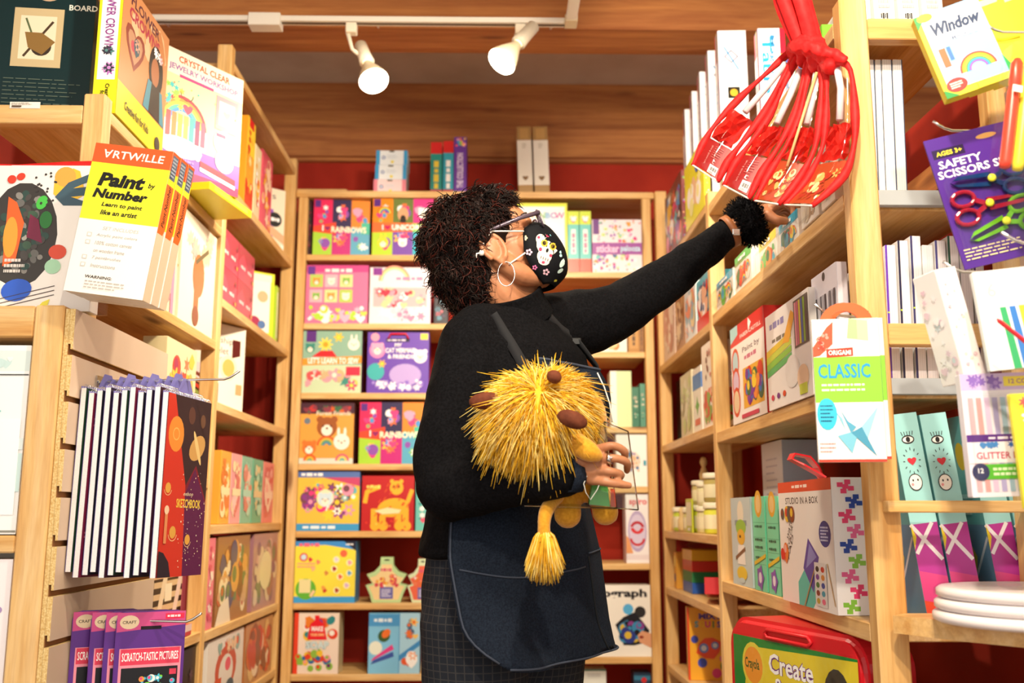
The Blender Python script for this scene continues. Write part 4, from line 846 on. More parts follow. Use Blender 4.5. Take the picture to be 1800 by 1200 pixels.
def f_artset(a):
    a.rect(0, 0, 1, 1, '#f4f1ee')
    a.ell(.18, .52, .4, '#3a3634', ry=.36)
    R = random.Random(5)
    for k in range(60):
        t, q = R.uniform(0, 6.28), R.uniform(0, .32); cx, cy = .2+q*math.cos(t), .53+q*.85*math.sin(t); r = R.uniform(.03, .05); a.ell(cx, cy, r, R.choice(['#6a6a68', '#8a8884', '#2f4a44', '#4a4644', '#a8a49c', '#3f5a48']), ry=r*R.uniform(.5, .9), rot=R.random()*3, n=12)
    a.ell(.38, .74, .06, '#4ac04a', ry=.05, rot=-.4); a.ell(.44, .62, .07, '#2f7a3a', ry=.06); a.poly([(.0, .3), (.14, .34), (.2, .6), (.1, .74), (.0, .78)], '#e8642a'); a.ell(.06, .5, .08, '#f2a03a', ry=.14); a.poly([(.24, .5), (.42, .46), (.36, .62), (.26, .66)], '#7a2444')
    a.poly([(.5, .9), (.7, .98), (.78, .96), (.86, .8), (.66, .72), (.5, .8)], '#f0c03a'); a.ell(.62, .92, .12, '#e8a84a', ry=.07); a.poly([(.52, .78), (.66, .88), (1, .97), (1, .92), (.72, .84), (1, .86), (1, .8), (.7, .78), (1, .72), (.62, .72)], '#3f5a6a')
    for k in range(20): a.ell(R.uniform(.28, .52), R.uniform(.72, .95), .014, '#3a3434', n=8)
    a.ell(.12, .92, .05, '#d8402a', ry=.025, rot=.5); a.ell(.02, .9, .05, '#d8402a', ry=.03)
    a.ell(.18, .14, .17, '#2f5fd0', ry=.075, rot=.2); a.ell(.6, .4, .1, '#d8503a', ry=.05); a.ell(.56, .3, .09, '#a8d8b8', ry=.05)
    for y in (.08, .05, .02): a.line(.0, y, .6, y+.09, .008, '#3a3030')
    a.scribble(.02, .25, .25, .36, 3, '#d8d4d0', 5); a.poly([(.4, .0), (.52, .0), (.56, .08), (.48, .06)], '#e6dc4a')
o = card('art_set_box', 'large white art set box printed with pebbles and paint strokes on the low ledge', 'box', .31, .04, .294, '#f4f1ee', None, loc=(XL-.13, YS+.060, zl), rz=0)
A = Art(.31*.56, .294); f_artset(A); art_mesh('printed_cover', [(A, Matrix.Translation((.31*.44, 0, 0)) @ face_mtx('front', .31, .04, .294))], o)
# the clear pouch with red trim hung behind it
M_REDTRIM = noisy('red_binding', '#d31a1c', '#e02626', 80, .6, .2)
pch = tag(empty('zip_pouch', (XL-.16, YS+.1025, zl+.001)), 'clear pouch with red binding standing behind the white art set box', 'pouch')
bm = bmesh.new(); prism_bm(bm, [(-.2, 0), (.2, 0), (.2, .30), (.02, .29), (-.2, .335)], 0, .008); from_bm('pouch_film', bm, M_VINYL, pch)
tube('binding', [(-.2, .004, .345), (-.16, .004, .325), (-.1, .004, .306), (0, .004, .303), (.1, .004, .309), (.2, .004, .312), (.245, .004, .309)], [.011, .011, .009, .009, .010, .010, .008], M_REDTRIM, pch, 8)
for i, (x, h) in enumerate(((-.13, .335), (-.07, .335))):
    bm = bmesh.new(); prism_bm(bm, [(x-.02, .05), (x+.03, .05), (x+.03, h-.025), (x+.018, h), (x-.02, h-.018)], .003, .005); from_bm('paper_insert', bm, mat('blue_insert', '#9ab8d8', .5), pch)
# boxes below the ledge
card('display_box', 'large white box with pale aqua print under the ledge', 'box', .36, .06, .345, '#f6f8f8', lambda a: (a.rect(0, 0, 1, 1, '#f8fafa'), a.rect(0, .86, 1, .97, '#dcecec'), a.busy(.05, .87, .95, .96, ['#c8e4e4', '#f0f6f6'], 20, 2, .01, .03), a.line(0, .84, 1, .84, .006, '#3a3a3a'), a.rect(0, .22, 1, .42, '#d4f0f0'), a.rect(0, .44, 1, .5, '#e8f6f6'), a.rect(.8, .1, .98, .6, '#ffffff'), a.arc(.86, .7, .05, .06, '#9ad0d0', 2, 5), a.line(0, .015, 1, .015, .01, '#8a8a80')), loc=(XL-.235, YS+.01, .966))
def f_lace(a):
    a.rect(0, 0, 1, 1, '#f4eef2'); a.rect(0, 0, 1, .5, '#e09a2c'); a.text('UCU', .85, .4, width=.2, height=.05, col='#ffffff', bold=.03); a.busy(.02, .52, .98, .95, ['#a890c0', '#e8d8e8', '#d0b8d8', '#8ab0b0', '#f4f0f4', '#7a6a9a'], 90, 4, .012, .035, 'ef'); a.scribble(.6, .1, .95, .3, 4, '#f4e0b0', 3)
card('display_box', 'white and lilac patterned box with orange lower band below the aqua box', 'box', .36, .06, .44, '#f0e8ec', f_lace, loc=(XL-.235, YS+.01, .482))

# ------------------------------------------------------------------ hooks, sketchbooks, scratch cards on the slatwall
def hook(loc, rz, L, name='display_hook', label='', tip=.03, group=None):
    """chrome wire hook that points along local +x from a slatwall, tip bent up"""
    o = tube(name, [(0, 0, -.012), (.004, 0, 0), (L-tip, 0, .0), (L-tip*.6, 0, .004), (L, 0, .016)], .0024, M_CHROME, None, 8); o.location = loc; o.rotation_euler = (0, 0, rz)
    tag(o, label, 'hook', group)
    bm = bmesh.new(); bm_box(bm, -.004, -.012, -.02, .001, .012, .01); from_bm('back_plate', bm, M_CHROME, o)
    return o
XS = xp+ST
hz = P(330, 678, Y=2.0).z
yh = 1.93
hook((XS+.004, yh, hz), -.12, .285, label='chrome wire hook holding the spiral sketchbooks')
M_PAPER = noisy('page_edges', '#e8e6ea', '#f6f4f6', 400, .7, .1)
def f_space(a):
    a.rect(0, 0, 1, 1, '#7a2030'); a.poly([(0, 0), (.55, 0), (.5, .5), (.15, 1), (0, 1)], '#c8362a'); a.poly([(.55, 0), (1, 0), (1, .4), (.7, .6), (.5, .45)], '#5a1f4a'); a.poly([(.15, 1), (.5, .5), (.72, .62), (1, .42), (1, 1)], '#37262c')
    a.ell(.22, .78, .17, '#e08a3a', ry=.1); a.arc(.22, .78, .06, .075, '#f0b060', 0, 6.28); a.ell(.72, .72, .13, '#c99a5a', ry=.1, rot=-1.0); a.ell(.72, .72, .22, '#e0c080', ry=.018, rot=-1.1); a.ell(.82, .88, .06, '#6a4a3a', ry=.04); a.ell(.55, .9, .08, '#5a3a34', ry=.05)
    a.text('eeboo', .58, .455, width=.22, height=.022, col='#e8d8b0', bold=0, shear=.3); a.text('SKETCHBOOK', .6, .4, width=.56, height=.05, col='#e8c84a', bold=.02)
    for x, y, r in ((.12, .48, .06), (.28, .24, .07), (.62, .2, .06)): a.ell(x, y, r, '#d8a04a', n=14); a.arc(x, y, r*1.3, r*1.42, '#f0c890', 3.4, 6)
    R = random.Random(4)
    for k in range(60): a.ell(R.uniform(.4, .98), R.uniform(.04, .6), R.uniform(.004, .011), R.choice(['#f0d8b0', '#f6e8d0']), n=6)
    a.poly([(0, 0), (.28, 0), (.22, .08), (.1, .13), (0, .14)], '#2a2430'); a.rect(.08, .18, .14, .34, '#d88a5a'); a.ell(.11, .36, .05, '#e8c8a8')
def f_dark(seed, pal):
    return lambda a: (a.rect(0, 0, 1, 1, pal[0]), a.busy(.01, .01, .99, .99, pal[1:], 60, seed, .05, .12))
covers = [['#1f3a2a', '#c83a2a', '#3a6a4a', '#16281e'], ['#6a1a3a', '#2a4a3a', '#8a2a4a', '#d87a8a'], ['#1c1a2a', '#5a8a8a', '#c84a5a', '#e0d0d8'], ['#2a1c34', '#e8e0ea', '#4a3a6a', '#a05a8a'], ['#3a1a2c', '#8a3a5a', '#2a6a6a', '#e0b0c0']]
hx = Vector((math.cos(-.12), math.sin(-.12), 0))
SKW, SKH, SKT = .165, .35, .0122
for i in range(11):
    s = .028+i*.0162
    c = Vector((XS+.004, yh, 0))+hx*s
    yaw = R90-.20
    last = i == 10
    lab = 'spiral sketchbook with red space and planet cover, outermost on the hook' if last else 'white-edged spiral sketchbook, '+('tenth', 'ninth', 'eighth', 'seventh', 'sixth', 'fifth', 'fourth', 'third', 'second', 'first')[i]+' behind the planet-covered one on the hook'
    o = empty('sketchbook', (c.x, c.y, hz-.014-.005*((i*5) % 3)), (0, 0, 0))
    tag(o, lab, 'sketchbook', 'spiral sketchbooks on the slatwall hook')
    swing = .02+(0, .004, -.003, .003, .0, -.004, .002, .004, -.002, .003, 0)[i]
    o.rotation_euler = (Matrix.Rotation(yaw, 3, 'Z') @ Matrix.Rotation(swing, 3, 'Y')).to_euler()
    bm = bmesh.new(); bm_box(bm, -SKW*.5, .0012, -SKH, SKW*.5, SKT-.001, -.012); from_bm('pages', bm, M_PAPER, o)
    A = Art(SKW, SKH-.012); (f_space if last else f_dark(i, covers[i % 5]))(A)
    cm = mat('sketch_cover_%d' % (i % 5 if not last else 9), covers[i % 5][0] if not last else '#5a2030', .4)
    bm = bmesh.new(); bm_box(bm, -SKW*.5, 0, -SKH, SKW*.5, .001, -.012); cv = from_bm('front_cover', bm, cm, o)
    art_mesh('printed_cover', [(A, Matrix.Translation((0, 0, -SKH)) @ face_mtx('front', SKW, SKT, SKH))], cv)
    bm = bmesh.new(); prism_bm(bm, [(-SKW*.5, -SKH), (SKW*.5, -SKH), (SKW*.5, -.008), (.03, -.004), (.012, .026), (-.012, .026), (-.03, -.004), (-SKW*.5, -.008)], SKT-.0006, SKT); from_bm('back_card', bm, mat('lilac_card', '#7a76b8', .45), o)
    bm = bmesh.new()
    for k in range(26):
        x = -SKW*.47+SKW*.94*k/25
        tube_bm(bm, [(x, SKT/2+.0064*math.cos(t_), -.012+.0075*math.sin(t_)) for t_ in [2*math.pi*q/8 for q in range(8)]], .0007, 4, closed=True)
    from_bm('wire_spiral', bm, M_CHROME, o, smooth=True)
hz2 = P(300, 1090, Y=1.9).z
yh2 = 1.93
hook((XS+.004, yh2, hz2), -.25, .25, label='chrome wire hook holding the purple scratch picture packs')
def f_scratch(a):
    a.rect(0, 0, 1, 1, '#5a2a86'); a.poly([(0, .86), (1, .9), (1, 1), (0, 1)], '#c84a86'); a.ell(.18, .93, .14, '#e0c8a8', ry=.05); a.text('CRAFT', .18, .93, width=.2, height=.022, col='#4a3a2a'); a.rect(.7, .945, .98, .985, '#d8284a'); a.words(.84, .965, width=.22, height=.02, col='#f4d8e0')
    a.rect(.06, .1, .96, .74, '#e890a4'); a.rect(.08, .62, .94, .735, '#d83a58'); a.text('SCRATCH-TASTIC PICTURES', .51, .678, width=.82, height=.06, col='#ffffff', bold=.01); a.rect(.1, .12, .92, .6, '#15151c'); a.busy(.12, .14, .9, .56, ['#e8d84a', '#e84a86', '#4ab8d8', '#f2a03a', '#f4f0f0', '#7ad84a'], 34, 5, .03, .07, 'sfeb'); a.rect(.8, .54, .9, .58, '#d83a58')
hx2 = Vector((math.cos(-.25), math.sin(-.25), 0))
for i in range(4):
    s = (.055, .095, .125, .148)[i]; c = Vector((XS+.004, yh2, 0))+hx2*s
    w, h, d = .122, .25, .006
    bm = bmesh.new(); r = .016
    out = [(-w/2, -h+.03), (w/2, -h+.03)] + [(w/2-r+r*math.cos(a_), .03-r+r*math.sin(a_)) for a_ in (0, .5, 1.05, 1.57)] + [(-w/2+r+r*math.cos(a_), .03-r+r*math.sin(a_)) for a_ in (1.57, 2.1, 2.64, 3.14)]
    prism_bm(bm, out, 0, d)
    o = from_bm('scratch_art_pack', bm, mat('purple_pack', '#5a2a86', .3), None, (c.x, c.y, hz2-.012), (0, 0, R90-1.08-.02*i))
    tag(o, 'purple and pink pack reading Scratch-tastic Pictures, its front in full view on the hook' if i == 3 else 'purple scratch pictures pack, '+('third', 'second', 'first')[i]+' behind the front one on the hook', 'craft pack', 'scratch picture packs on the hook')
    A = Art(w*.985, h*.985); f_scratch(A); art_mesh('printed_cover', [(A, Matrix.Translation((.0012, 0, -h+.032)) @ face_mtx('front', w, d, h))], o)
    bm = bmesh.new(); bm_box(bm, -.018, -.001, -.003, .018, d+.001, .003); from_bm('hang_slot_shade', bm, mat('slot_shade', '#1a0c1c', .8), o)  # no hole is cut: a dark block paints the shade behind it
# ------------------------------------------------------------------ goods on the right unit
zr = ZR_FAR; zn = ZR_NEAR
# far bay, top shelf
sd('R', 1170, 1200, 400, 320, zr[0], tx=1185, col='#8a4a4a', name='craft_kit_bag', cat='craft pack', label='clear bag of mixed craft pieces on the upper far shelf', front=lambda a: (a.rect(0, 0, 1, 1, '#7a4a3c'), a.busy(.02, .02, .98, .98, PAL_CANDY+['#3a5a4a', '#c83a2a', '#3a2a2a'], 60, 3, .07, .16)), near=lambda a: a.busy(.02, .02, .98, .98, PAL_CANDY+['#3a5a4a'], 40, 4, .1, .2), d=.025)
sd('R', 1204, 1238, 330, 268, zr[0], tx=1220, col='#e6e02c', label='bright yellow box beside the post under the striped boxes', front=lambda a: (a.rect(0, 0, 1, 1, '#ece63a'), a.busy(.1, .1, .9, .7, ['#f6f2a8', '#f0c8a0', '#ffffff'], 14, 2, .08, .15), a.ell(.7, .8, .12, '#3a6ac0')), near=lambda a: (a.rect(0, 0, 1, 1, '#ece63a'), a.busy(.1, .1, .9, .7, ['#f6f2a8', '#f0c8a0', '#ffffff'], 14, 2, .08, .15)), d=.018, inset=.002)
# striped drawing boards boxes high up, faces towards the camera
def f_magna(a):
    a.rect(0, 0, 1, 1, '#f2f4f8'); a.rect(0, 0, 1, .06, '#d8285a'); a.arc(.45, .84, .2, .26, '#6a6a8a', 0, 6.28, 4); a.line(.2, .9, .7, .76, .05, '#3a8ac0'); a.line(.25, .7, .75, .7, .04, '#8a8a9a'); a.rpoly(.5, .62, .3, '#1a1814', [1, 1, 1, 1], .8); a.ell(.5, .62, .14, '#c8a030'); a.arc(.45, .46, .2, .25, '#3ab0c8', 0, 6.28, 5); a.ell(.5, .46, .14, '#c8d84a'); a.line(.2, .14, .8, .2, .02, '#8a8a9a')
def f_magna2(a):
    a.rect(0, 0, 1, 1, '#f2f4f8'); a.rect(.8, .6, 1, 1, '#e0243a'); a.rect(.8, .74, 1, .82, '#f2a03a'); a.rect(.8, .66, 1, .74, '#f4e03a'); a.text('Magna', .5, .8, width=.3, height=.2, col='#3a8ac0', rot=-R90, bold=.02); a.text('Table', .3, .74, width=.4, height=.36, col='#2a9ad0', rot=-R90, bold=.02)
def s_stripes(a):
    for i, c in enumerate(('#d8285a', '#f28a2a', '#3a8ad0', '#8a4aa8', '#f4d83a', '#3ab08a', '#e0402a', '#3a6ac0')): a.rect(i/8, 0, (i+1)/8, 1, c)
    a.rect(.0, .12, .72, .82, '#f0f0f4'); a.text('MagnaTable', .34, .45, width=.5, height=.3, col='#3a8ad0', rot=R90, bold=.02)
for i in range(5):
    lab = ('white drawing board box with black diamond motif facing out, beside the post', 'rainbow-edged drawing board box, second in the row over the far shelf', 'rainbow-edged drawing board box in the middle of the row', 'rainbow-edged drawing board box, fourth in the row', 'rainbow-edged drawing board box at the back of the row')[i]
    card('drawing_board_box', lab, 'box', .085, .05, .53-.01*i, '#eef0f4', f_magna, s_stripes, s_stripes, loc=(XR+.075+.0*i, YE-.065+.13*i if i else YE-.075, zr[0]+.001 if i else zn[0]+.001), rz=-.05)
card('drawing_board_box', 'white box reading Magna Table with rainbow corner standing behind the red bags', 'box', .075, .05, .43, '#eef0f4', f_magna2, s_stripes, s_stripes, loc=(XR+.135, YE-.28, zn[0]+.001), rz=-.05)
card('drawing_board_box', 'striped drawing board box at the near end of the top shelf above the bags', 'box', .08, .2, .2, '#e8e4e8', lambda a: s_stripes(a), s_stripes, s_stripes, loc=(XR+.12, 2.15, zn[0]+.001), rz=-.05)
# far bay rows
for i, (l, r, t_, c, pl_, lab) in enumerate(((1166, 1186, 520, '#e8d0c0', ['#e0a8a0', '#f4e8d8', '#c88a7a'], 'pale pink book on the far right shelf beside the corner post'), (1187, 1203, 512, '#a8744a', ['#c8a070', '#7a4a2a', '#e0c8a0'], 'brown picture book next to the pale pink book'), (1204, 1224, 500, '#e0ecf0', ['#8ac0d8', '#f4a080', '#ffffff', '#e8d8a0'], 'light blue illustrated book next to the brown one'), (1226, 1249, 482, '#4ab8d0', ['#2a5a8a', '#ffffff', '#f2c0a0', '#d8302a'], 'cyan and red picture book against the far right post'))):
    sd('R', l, r, 560, t_, zr[1], tx=(l+r)/2, col=c, name='book', cat='book', label=lab, front=lambda a, p=pl_, i=i: (a.busy(.02, .05, .98, .95, p, 26, i, .1, .25), a.rect(0, 0, 1, .25, '#d8302a') if i == 3 else None), near=lambda a, p=pl_: a.busy(.02, .05, .98, .95, p, 20, 3, .1, .25), d=.18)
sd('R', 1196, 1216, 690, 655, zr[2], tx=1206, col='#d8cfae', label='pale olive box with plants on the far right shelf', front=lambda a: a.busy(.02, .02, .98, .98, ['#c8d08a', '#e8e0c8', '#b8a888'], 20, 2, .1, .2), near=lambda a: a.busy(.02, .02, .98, .98, ['#c8d08a', '#e8e0c8', '#b8a888'], 20, 2, .1, .2), d=.15)
sd('R', 1218, 1233, 690, 645, zr[2], tx=1225, col='#f2eee2', label='white box with blue top and green leaf on the far right shelf', front=lambda a: (a.rect(0, .66, 1, .9, '#3a7ac8'), a.rpoly(.5, .4, .24, '#5aa82a', [1, .5]*4), a.rect(.2, .1, .8, .2, '#d8503a')), near=lambda a: (a.rect(0, .66, 1, .9, '#3a7ac8'), a.rpoly(.5, .4, .24, '#5aa82a', [1, .5]*4)), d=.15)
sd('R', 1235, 1254, 690, 600, zr[2], tx=1245, col='#f2eadc', label='tall white box with red fruit print beside the right middle post', front=lambda a: (a.busy(.05, .02, .95, .5, ['#d8402a', '#c8301f', '#8aa83a', '#f2b090'], 26, 3, .1, .2), a.busy(.1, .55, .9, .95, ['#d88a7a', '#8a5a4a'], 8, 3, .06, .1)), near=lambda a: (a.busy(.05, .02, .95, .5, ['#d8402a', '#c8301f', '#8aa83a', '#f2b090'], 26, 3, .1, .2), a.busy(.1, .55, .9, .95, ['#d88a7a', '#8a5a4a'], 8, 3, .06, .1)), d=.15)
sd('R', 1168, 1190, 720, 668, zr[2], tx=1180, col='#2f5f4a', name='book', cat='book', label='dark green book deep in the corner of the far right shelf', front=lambda a: a.rect(.3, .1, .7, .9, '#4a8068'), d=.1, inset=.1)
# wooden toy jars
M_LIDW = mat('jar_lid_cream', '#f0ead0', .5); M_WOODL = mat('pale_wood', '#e2c48a', .6)
def jar(px, py, z, r, h, col, label, lid=True, fig=False, Yd=None):
    p = P(px, py, X=XR+.07) if Yd is None else Vector((XR+Yd[0], Yd[1], 0))
    o = lathe('toy_jar', [(0, 0), (r*.92, 0), (r, .006), (r, h*.72), (r*.93, h*.78), (r*.93, h*.8), (0, h*.8)], mat('jar_'+col, col, .35), None, 20, (p.x, p.y, z+.001)); tag(o, label, 'jar', 'small toy jars on the far right shelf')
    lathe('lid', [(0, h*.8), (r*1.03, h*.8), (r*1.04, h*.84), (r*1.04, h*.97), (r*.97, h), (0, h)], M_LIDW, o, 20)
    lathe('label_band', [(r*1.008, h*.16), (r*1.012, h*.17), (r*1.012, h*.6), (r*1.008, h*.61)], mat('jar_band', '#f0e8c0', .5), o, 20)
    return o
zj = zr[3]
js = []
for k, (dx, y, r, h, c, lab) in enumerate(((.04, 3.55, .045, .085, '#c8d84a', 'lime toy jar with cream lid by the far corner post'), (.05, 3.43, .042, .08, '#d8d08a', 'pale toy jar with cream lid beside the lime one'), (.06, 3.31, .045, .09, '#d2dc3a', 'yellow green toy jar with cream lid in the middle of the jars'), (.05, 3.19, .042, .085, '#e0d8a0', 'cream toy jar with white band near the middle post'), (.05, 3.07, .045, .095, '#dde04a', 'yellow toy jar closest to the right middle post'))):
    js.append(jar(0, 0, zj, r, h, c, lab, Yd=(dx, y)))
for k, (i, r, h, c, lab) in enumerate(((2, .042, .08, '#c8b878', 'tan toy jar stacked on the yellow green one'), (4, .043, .09, '#b8a860', 'olive toy jar stacked on the yellow one'), (3, .04, .075, '#e6e0b0', 'cream toy jar stacked on another cream jar'))):
    b = js[i]; j = jar(0, 0, b.location.z+(.09, .095, .085)[k]-.0, r, h, c, lab, Yd=(b.location.x-XR, b.location.y)); js.append(j)
p = js[5].location
o = lathe('wooden_peg_figure', [(0, 0), (.014, .002), (.016, .02), (.009, .04), (.006, .045), (.012, .055), (.013, .065), (.008, .076), (0, .078)], M_WOODL, None, 14, (p.x, p.y, p.z+.081)); tag(o, 'small wooden peg figure on top of the tan toy jar', 'figurine')
bpk = card('toy_pack', 'yellow green card pack with two pegs in front of the toy jars', 'toy pack', .1, .006, .11, '#cdd83a', lambda a: (a.rect(.08, .2, .92, .9, '#f0ecc0'), a.words(.5, .1, width=.5, height=.1, col='#ffffff')), loc=(XR+.003, 3.3, zj+.001), rz=-R90)
for k in range(3):
    o = lathe('wooden_peg_figure', [(0, 0), (.013, .001), (.016, .012), (.015, .04), (.009, .055), (.012, .066), (.012, .075), (.006, .084), (0, .085)], M_WOODL, None, 14, (XR+.016, 3.62-.04*k-(.05 if k == 2 else 0), zj+.001)); tag(o, ('pale wooden peg figure standing closest to the corner post', 'pale wooden peg figure in the middle of the three by the jars', 'pale wooden peg figure standing closest to the yellow green card pack')[k], 'figurine', 'wooden peg figures by the toy jars')
# colour blocks and tilted box
for i in range(4):
    c = ('#e0b02a', '#c8342a', '#2a7a4a', '#2a5ab0')[3-i]
    card('block_tray', ('blue tray of stacked blocks at the bottom', 'green tray of stacked blocks over the blue one', 'red tray of stacked blocks over the green one', 'yellow tray of stacked blocks on top')[i], 'toy blocks', .17, .12, .036, c, lambda a: [a.rect(k/7+.135, .05, k/7+.1428, .95, '#3a2a1a') for k in range(6)], loc=(XR+.03, 3.5, zr[4]+.001+.0365*i), rz=-R90)
card('toy_pack', 'slim orange pack with small figure beside the stacked blocks', 'toy pack', .05, .04, .13, '#d89a3a', lambda a: (a.rect(.1, .6, .9, .9, '#e8c86a'), a.ell(.5, .3, .3, '#3a4a8a')), loc=(XR+.02, 3.68, zr[4]+.001), rz=-R90)
def f_redbook(a): a.rect(0, 0, 1, 1, '#e8d8c0'); a.busy(.02, .1, .98, .9, ['#f2e8d8', '#d8a070', '#e8c080', '#c8503a'], 26, 3, .05, .1)
card('picture_box', 'cream picture box with red edge lying tilted beside the stacked blocks', 'box', .2, .16, .05, '#c8242a', None, None, None, f_redbook, loc=(XR+.01, 3.10, zr[4]+.02), rz=-R90-.25, tilt=0, roll=-.12)
bm = bmesh.new(); R_ = random.Random(5)
lathe_bm(bm, [(0, 0), (.05, .003), (.06, .012), (.045, .02), (.02, .023), (0, .024)], 16)
for v in bm.verts: v.co += Vector((R_.uniform(-.008, .008), R_.uniform(-.008, .008), R_.uniform(0, .003)))
o = from_bm('clear_toy_bag', bm, M_WRAP, None, (XR+.09, 3.5, zr[4]+.148), smooth=True); tag(o, 'crumpled clear bag lying on the stacked blocks', 'bag')
def f_mixy(a):
    a.rect(0, 0, 1, 1, '#e8a82a'); a.text('MIXY', .5, .88, width=.5, height=.08, col='#4a3a9a', bold=.05)
    for i, (ch, c) in enumerate(zip('SQUISH', ('#2a9ab0', '#e8c02a', '#d8407a', '#3a8a4a', '#5a4aa8', '#2a7ac0'))): a.text(ch, .2+i*.12, .77, height=.09, col=c, bold=.04)
    a.rpoly(.45, .45, .3, '#e0502a', [1, .75, .7, .75, 1, .8, .85, .8], .4); a.ell(.34, .44, .1, '#5a8ad8'); a.ell(.58, .48, .08, '#5a8ad8'); a.ell(.34, .44, .06, '#d8e4f4'); a.ell(.58, .48, .05, '#d8e4f4'); a.ell(.15, .56, .08, '#3a4ab0'); a.ell(.3, .24, .1, '#3a4ab0'); a.ell(.82, .2, .14, '#3a7a3a'); a.ell(.6, .1, .1, '#d8407a'); a.ell(.75, .3, .08, '#d86a9a'); a.rect(0, 0, .04, 1, '#d8401f')
card('toy_box', 'orange box reading Mixy Squish with a rocket picture', 'toy box', .155, .06, .235, '#d89a2a', f_mixy, loc=(.724, 3.40, zr[5]+.001), rz=-.12)
for k in range(5):
    card('wooden_block', ('pale wooden block on the lowest far right shelf', 'second pale wooden block on the lowest far right shelf', 'middle pale wooden block in the low row', 'fourth pale wooden block in the low row', 'last pale wooden block in the low row, by the middle post')[k], 'block', .1, .06, .1, '#e8c48a', lambda a: [a.rect(q/4, 0, q/4+.015, 1, '#b8864a') for q in range(1, 4)], loc=(XR+.02, 3.6-.13*k, zr[6]+.001), rz=-R90)
# --- near bay
def blister(name, label, l, r, py, z, h, pal, seed, group=None, lean=0, col='#e8e4dc', inset=.0):
    X = XR-.002+inset; a, b = P(l, py, X=X), P(r, py, X=X); w = abs(a.y-b.y); yy = (a.y+b.y)/2
    o = card(name, label, 'toy pack', w, .03, h, col, lambda A: (A.rect(0, .75, 1, 1, pal[0]), A.busy(.04, .04, .96, .74, pal, 18, seed, .08, .18, 'ebr'), A.words(.5, .87, width=.5, height=.1, col='#ffffff', bold=.03)), loc=(X, yy, z+.001), rz=-R90, tilt=lean, group=group)
    bm = bmesh.new(); bm_box(bm, -w*.46, -.022, .004, w*.46, -.0015, h*.7); bmesh.ops.bevel(bm, geom=bm.edges[:], offset=.008, segments=2, affect='EDGES'); from_bm('clear_blister', bm, M_WRAP, o)
    return o
PZ = ['#3aa8c8', '#5ab84a', '#f2d03a', '#e0402a', '#2a7a4a', '#f0e8d8', '#f28a3a']
for k, (l, r) in enumerate(((1258, 1288), (1291, 1320), (1333, 1364), (1368, 1402))):
    blister('animal_toy_pack', ('clear pack of toy animals beside the right middle post on the hand-height shelf', 'clear toy animal pack with green crocodile print next to it', 'clear toy animal pack below the reaching wrist', 'clear toy pack under the reaching fingers')[k], l, r, 470-k*30, zn[1], (.085, .10, .092, .086)[k], PZ[k % 3:]+PZ[:k % 3], k+2, inset=.03 if k > 1 else .012)
for k, (l, r) in enumerate(((1408, 1440), (1445, 1470))):
    blister('animal_toy_pack', ('clear wrapped pack touched by the reaching hand', 'clear wrapped pack against the near right post')[k], l, r, 380, zn[1], (.12, .13)[k], ['#e8dcc8', '#f4ead8', '#c8a888', '#f0e8e0'], 9+k, col='#f0e8dc')
def f_faber(a):
    a.rect(0, 0, 1, 1, '#f4efea'); a.rect(0, .8, 1, 1, '#d8302a'); a.poly([(0, .84), (.24, .9), (.24, 1), (0, 1)], '#a8dce0'); a.text('FABER-CASTELL', .62, .86, width=.62, height=.04, col='#ffe8e0', bold=.02); a.rpoly(.6, .93, .06, '#ffffff', [1, .5, 1, .6, 1, .5])
    a.text('Paint by', .62, .7, width=.5, height=.07, col='#4a3a4a', bold=.01); a.words(.62, .62, width=.4, height=.05, col='#c86a8a', bold=.01)
    for i in range(3): a.ell(.14, .62-.2*i, .12, '#d8502a'); a.ell(.14, .62-.2*i, .09, ['#b8d8e0', '#d8c0d8', '#e8d0a8'][i])
    a.rect(.36, .12, .95, .52, '#e8b03a'); a.busy(.36, .12, .95, .52, ['#3a6a4a', '#d8402a', '#7a3a9a', '#f2d03a', '#3a7ac0', '#e88a3a'], 34, 5, .04, .09, 'eb'); a.rect(.3, .03, .8, .07, '#c83a5a')
sd('R', 1286, 1346, 650, 556, zn[2], tx=1315, col='#e8e0d8', label='white and red paint kit box with round pictures on the right shelf', front=f_faber, near=lambda a: a.rect(0, 0, 1, 1, '#d8302a'), d=.05, inset=.0)
def f_pens(a):
    a.rect(0, 0, 1, 1, '#f4f0ec'); a.words(.3, .86, width=.4, height=.08, col='#8a8ac0', bold=.03); a.words(.4, .7, width=.5, height=.05, col='#7a7a6a')
    for i, c in enumerate(('#e8c83a', '#c8d84a', '#8ac84a', '#5ab86a')): a.poly([(.0, .62-.07*i), (.6, .7-.07*i), (.6, .64-.07*i), (.0, .55-.07*i)], c)
    a.poly([(.4, .62), (.62, .9), (.7, .84), (.55, .6)], '#f2b03a'); a.rect(.68, .5, .98, .96, '#5a5a52')
    for i, c in enumerate(('#f2a0b0', '#d86a8a', '#e8d84a', '#3a6ab8', '#8ab83a', '#4a4a4a')): a.rect(.7+i*.045, .52, .735+i*.045, .94, c)
    a.ell(.6, .3, .16, '#e8e4e0', ry=.16); a.ell(.82, .2, .12, '#f0d0b0', ry=.12); a.rect(.74, .04, .9, .14, '#c8d84a')
    for i, c in enumerate(('#d83a5a', '#7a3a8a', '#d8502a')): a.ell(.12+i*.14, .12, .035, c, ry=.03)
sd('R', 1349, 1428, 640, 530, zn[2], tx=1385, col='#ece8e2', label='white and lime drawing set box with pens picture next to the red paint kit', front=f_pens, d=.05, inset=-.004)
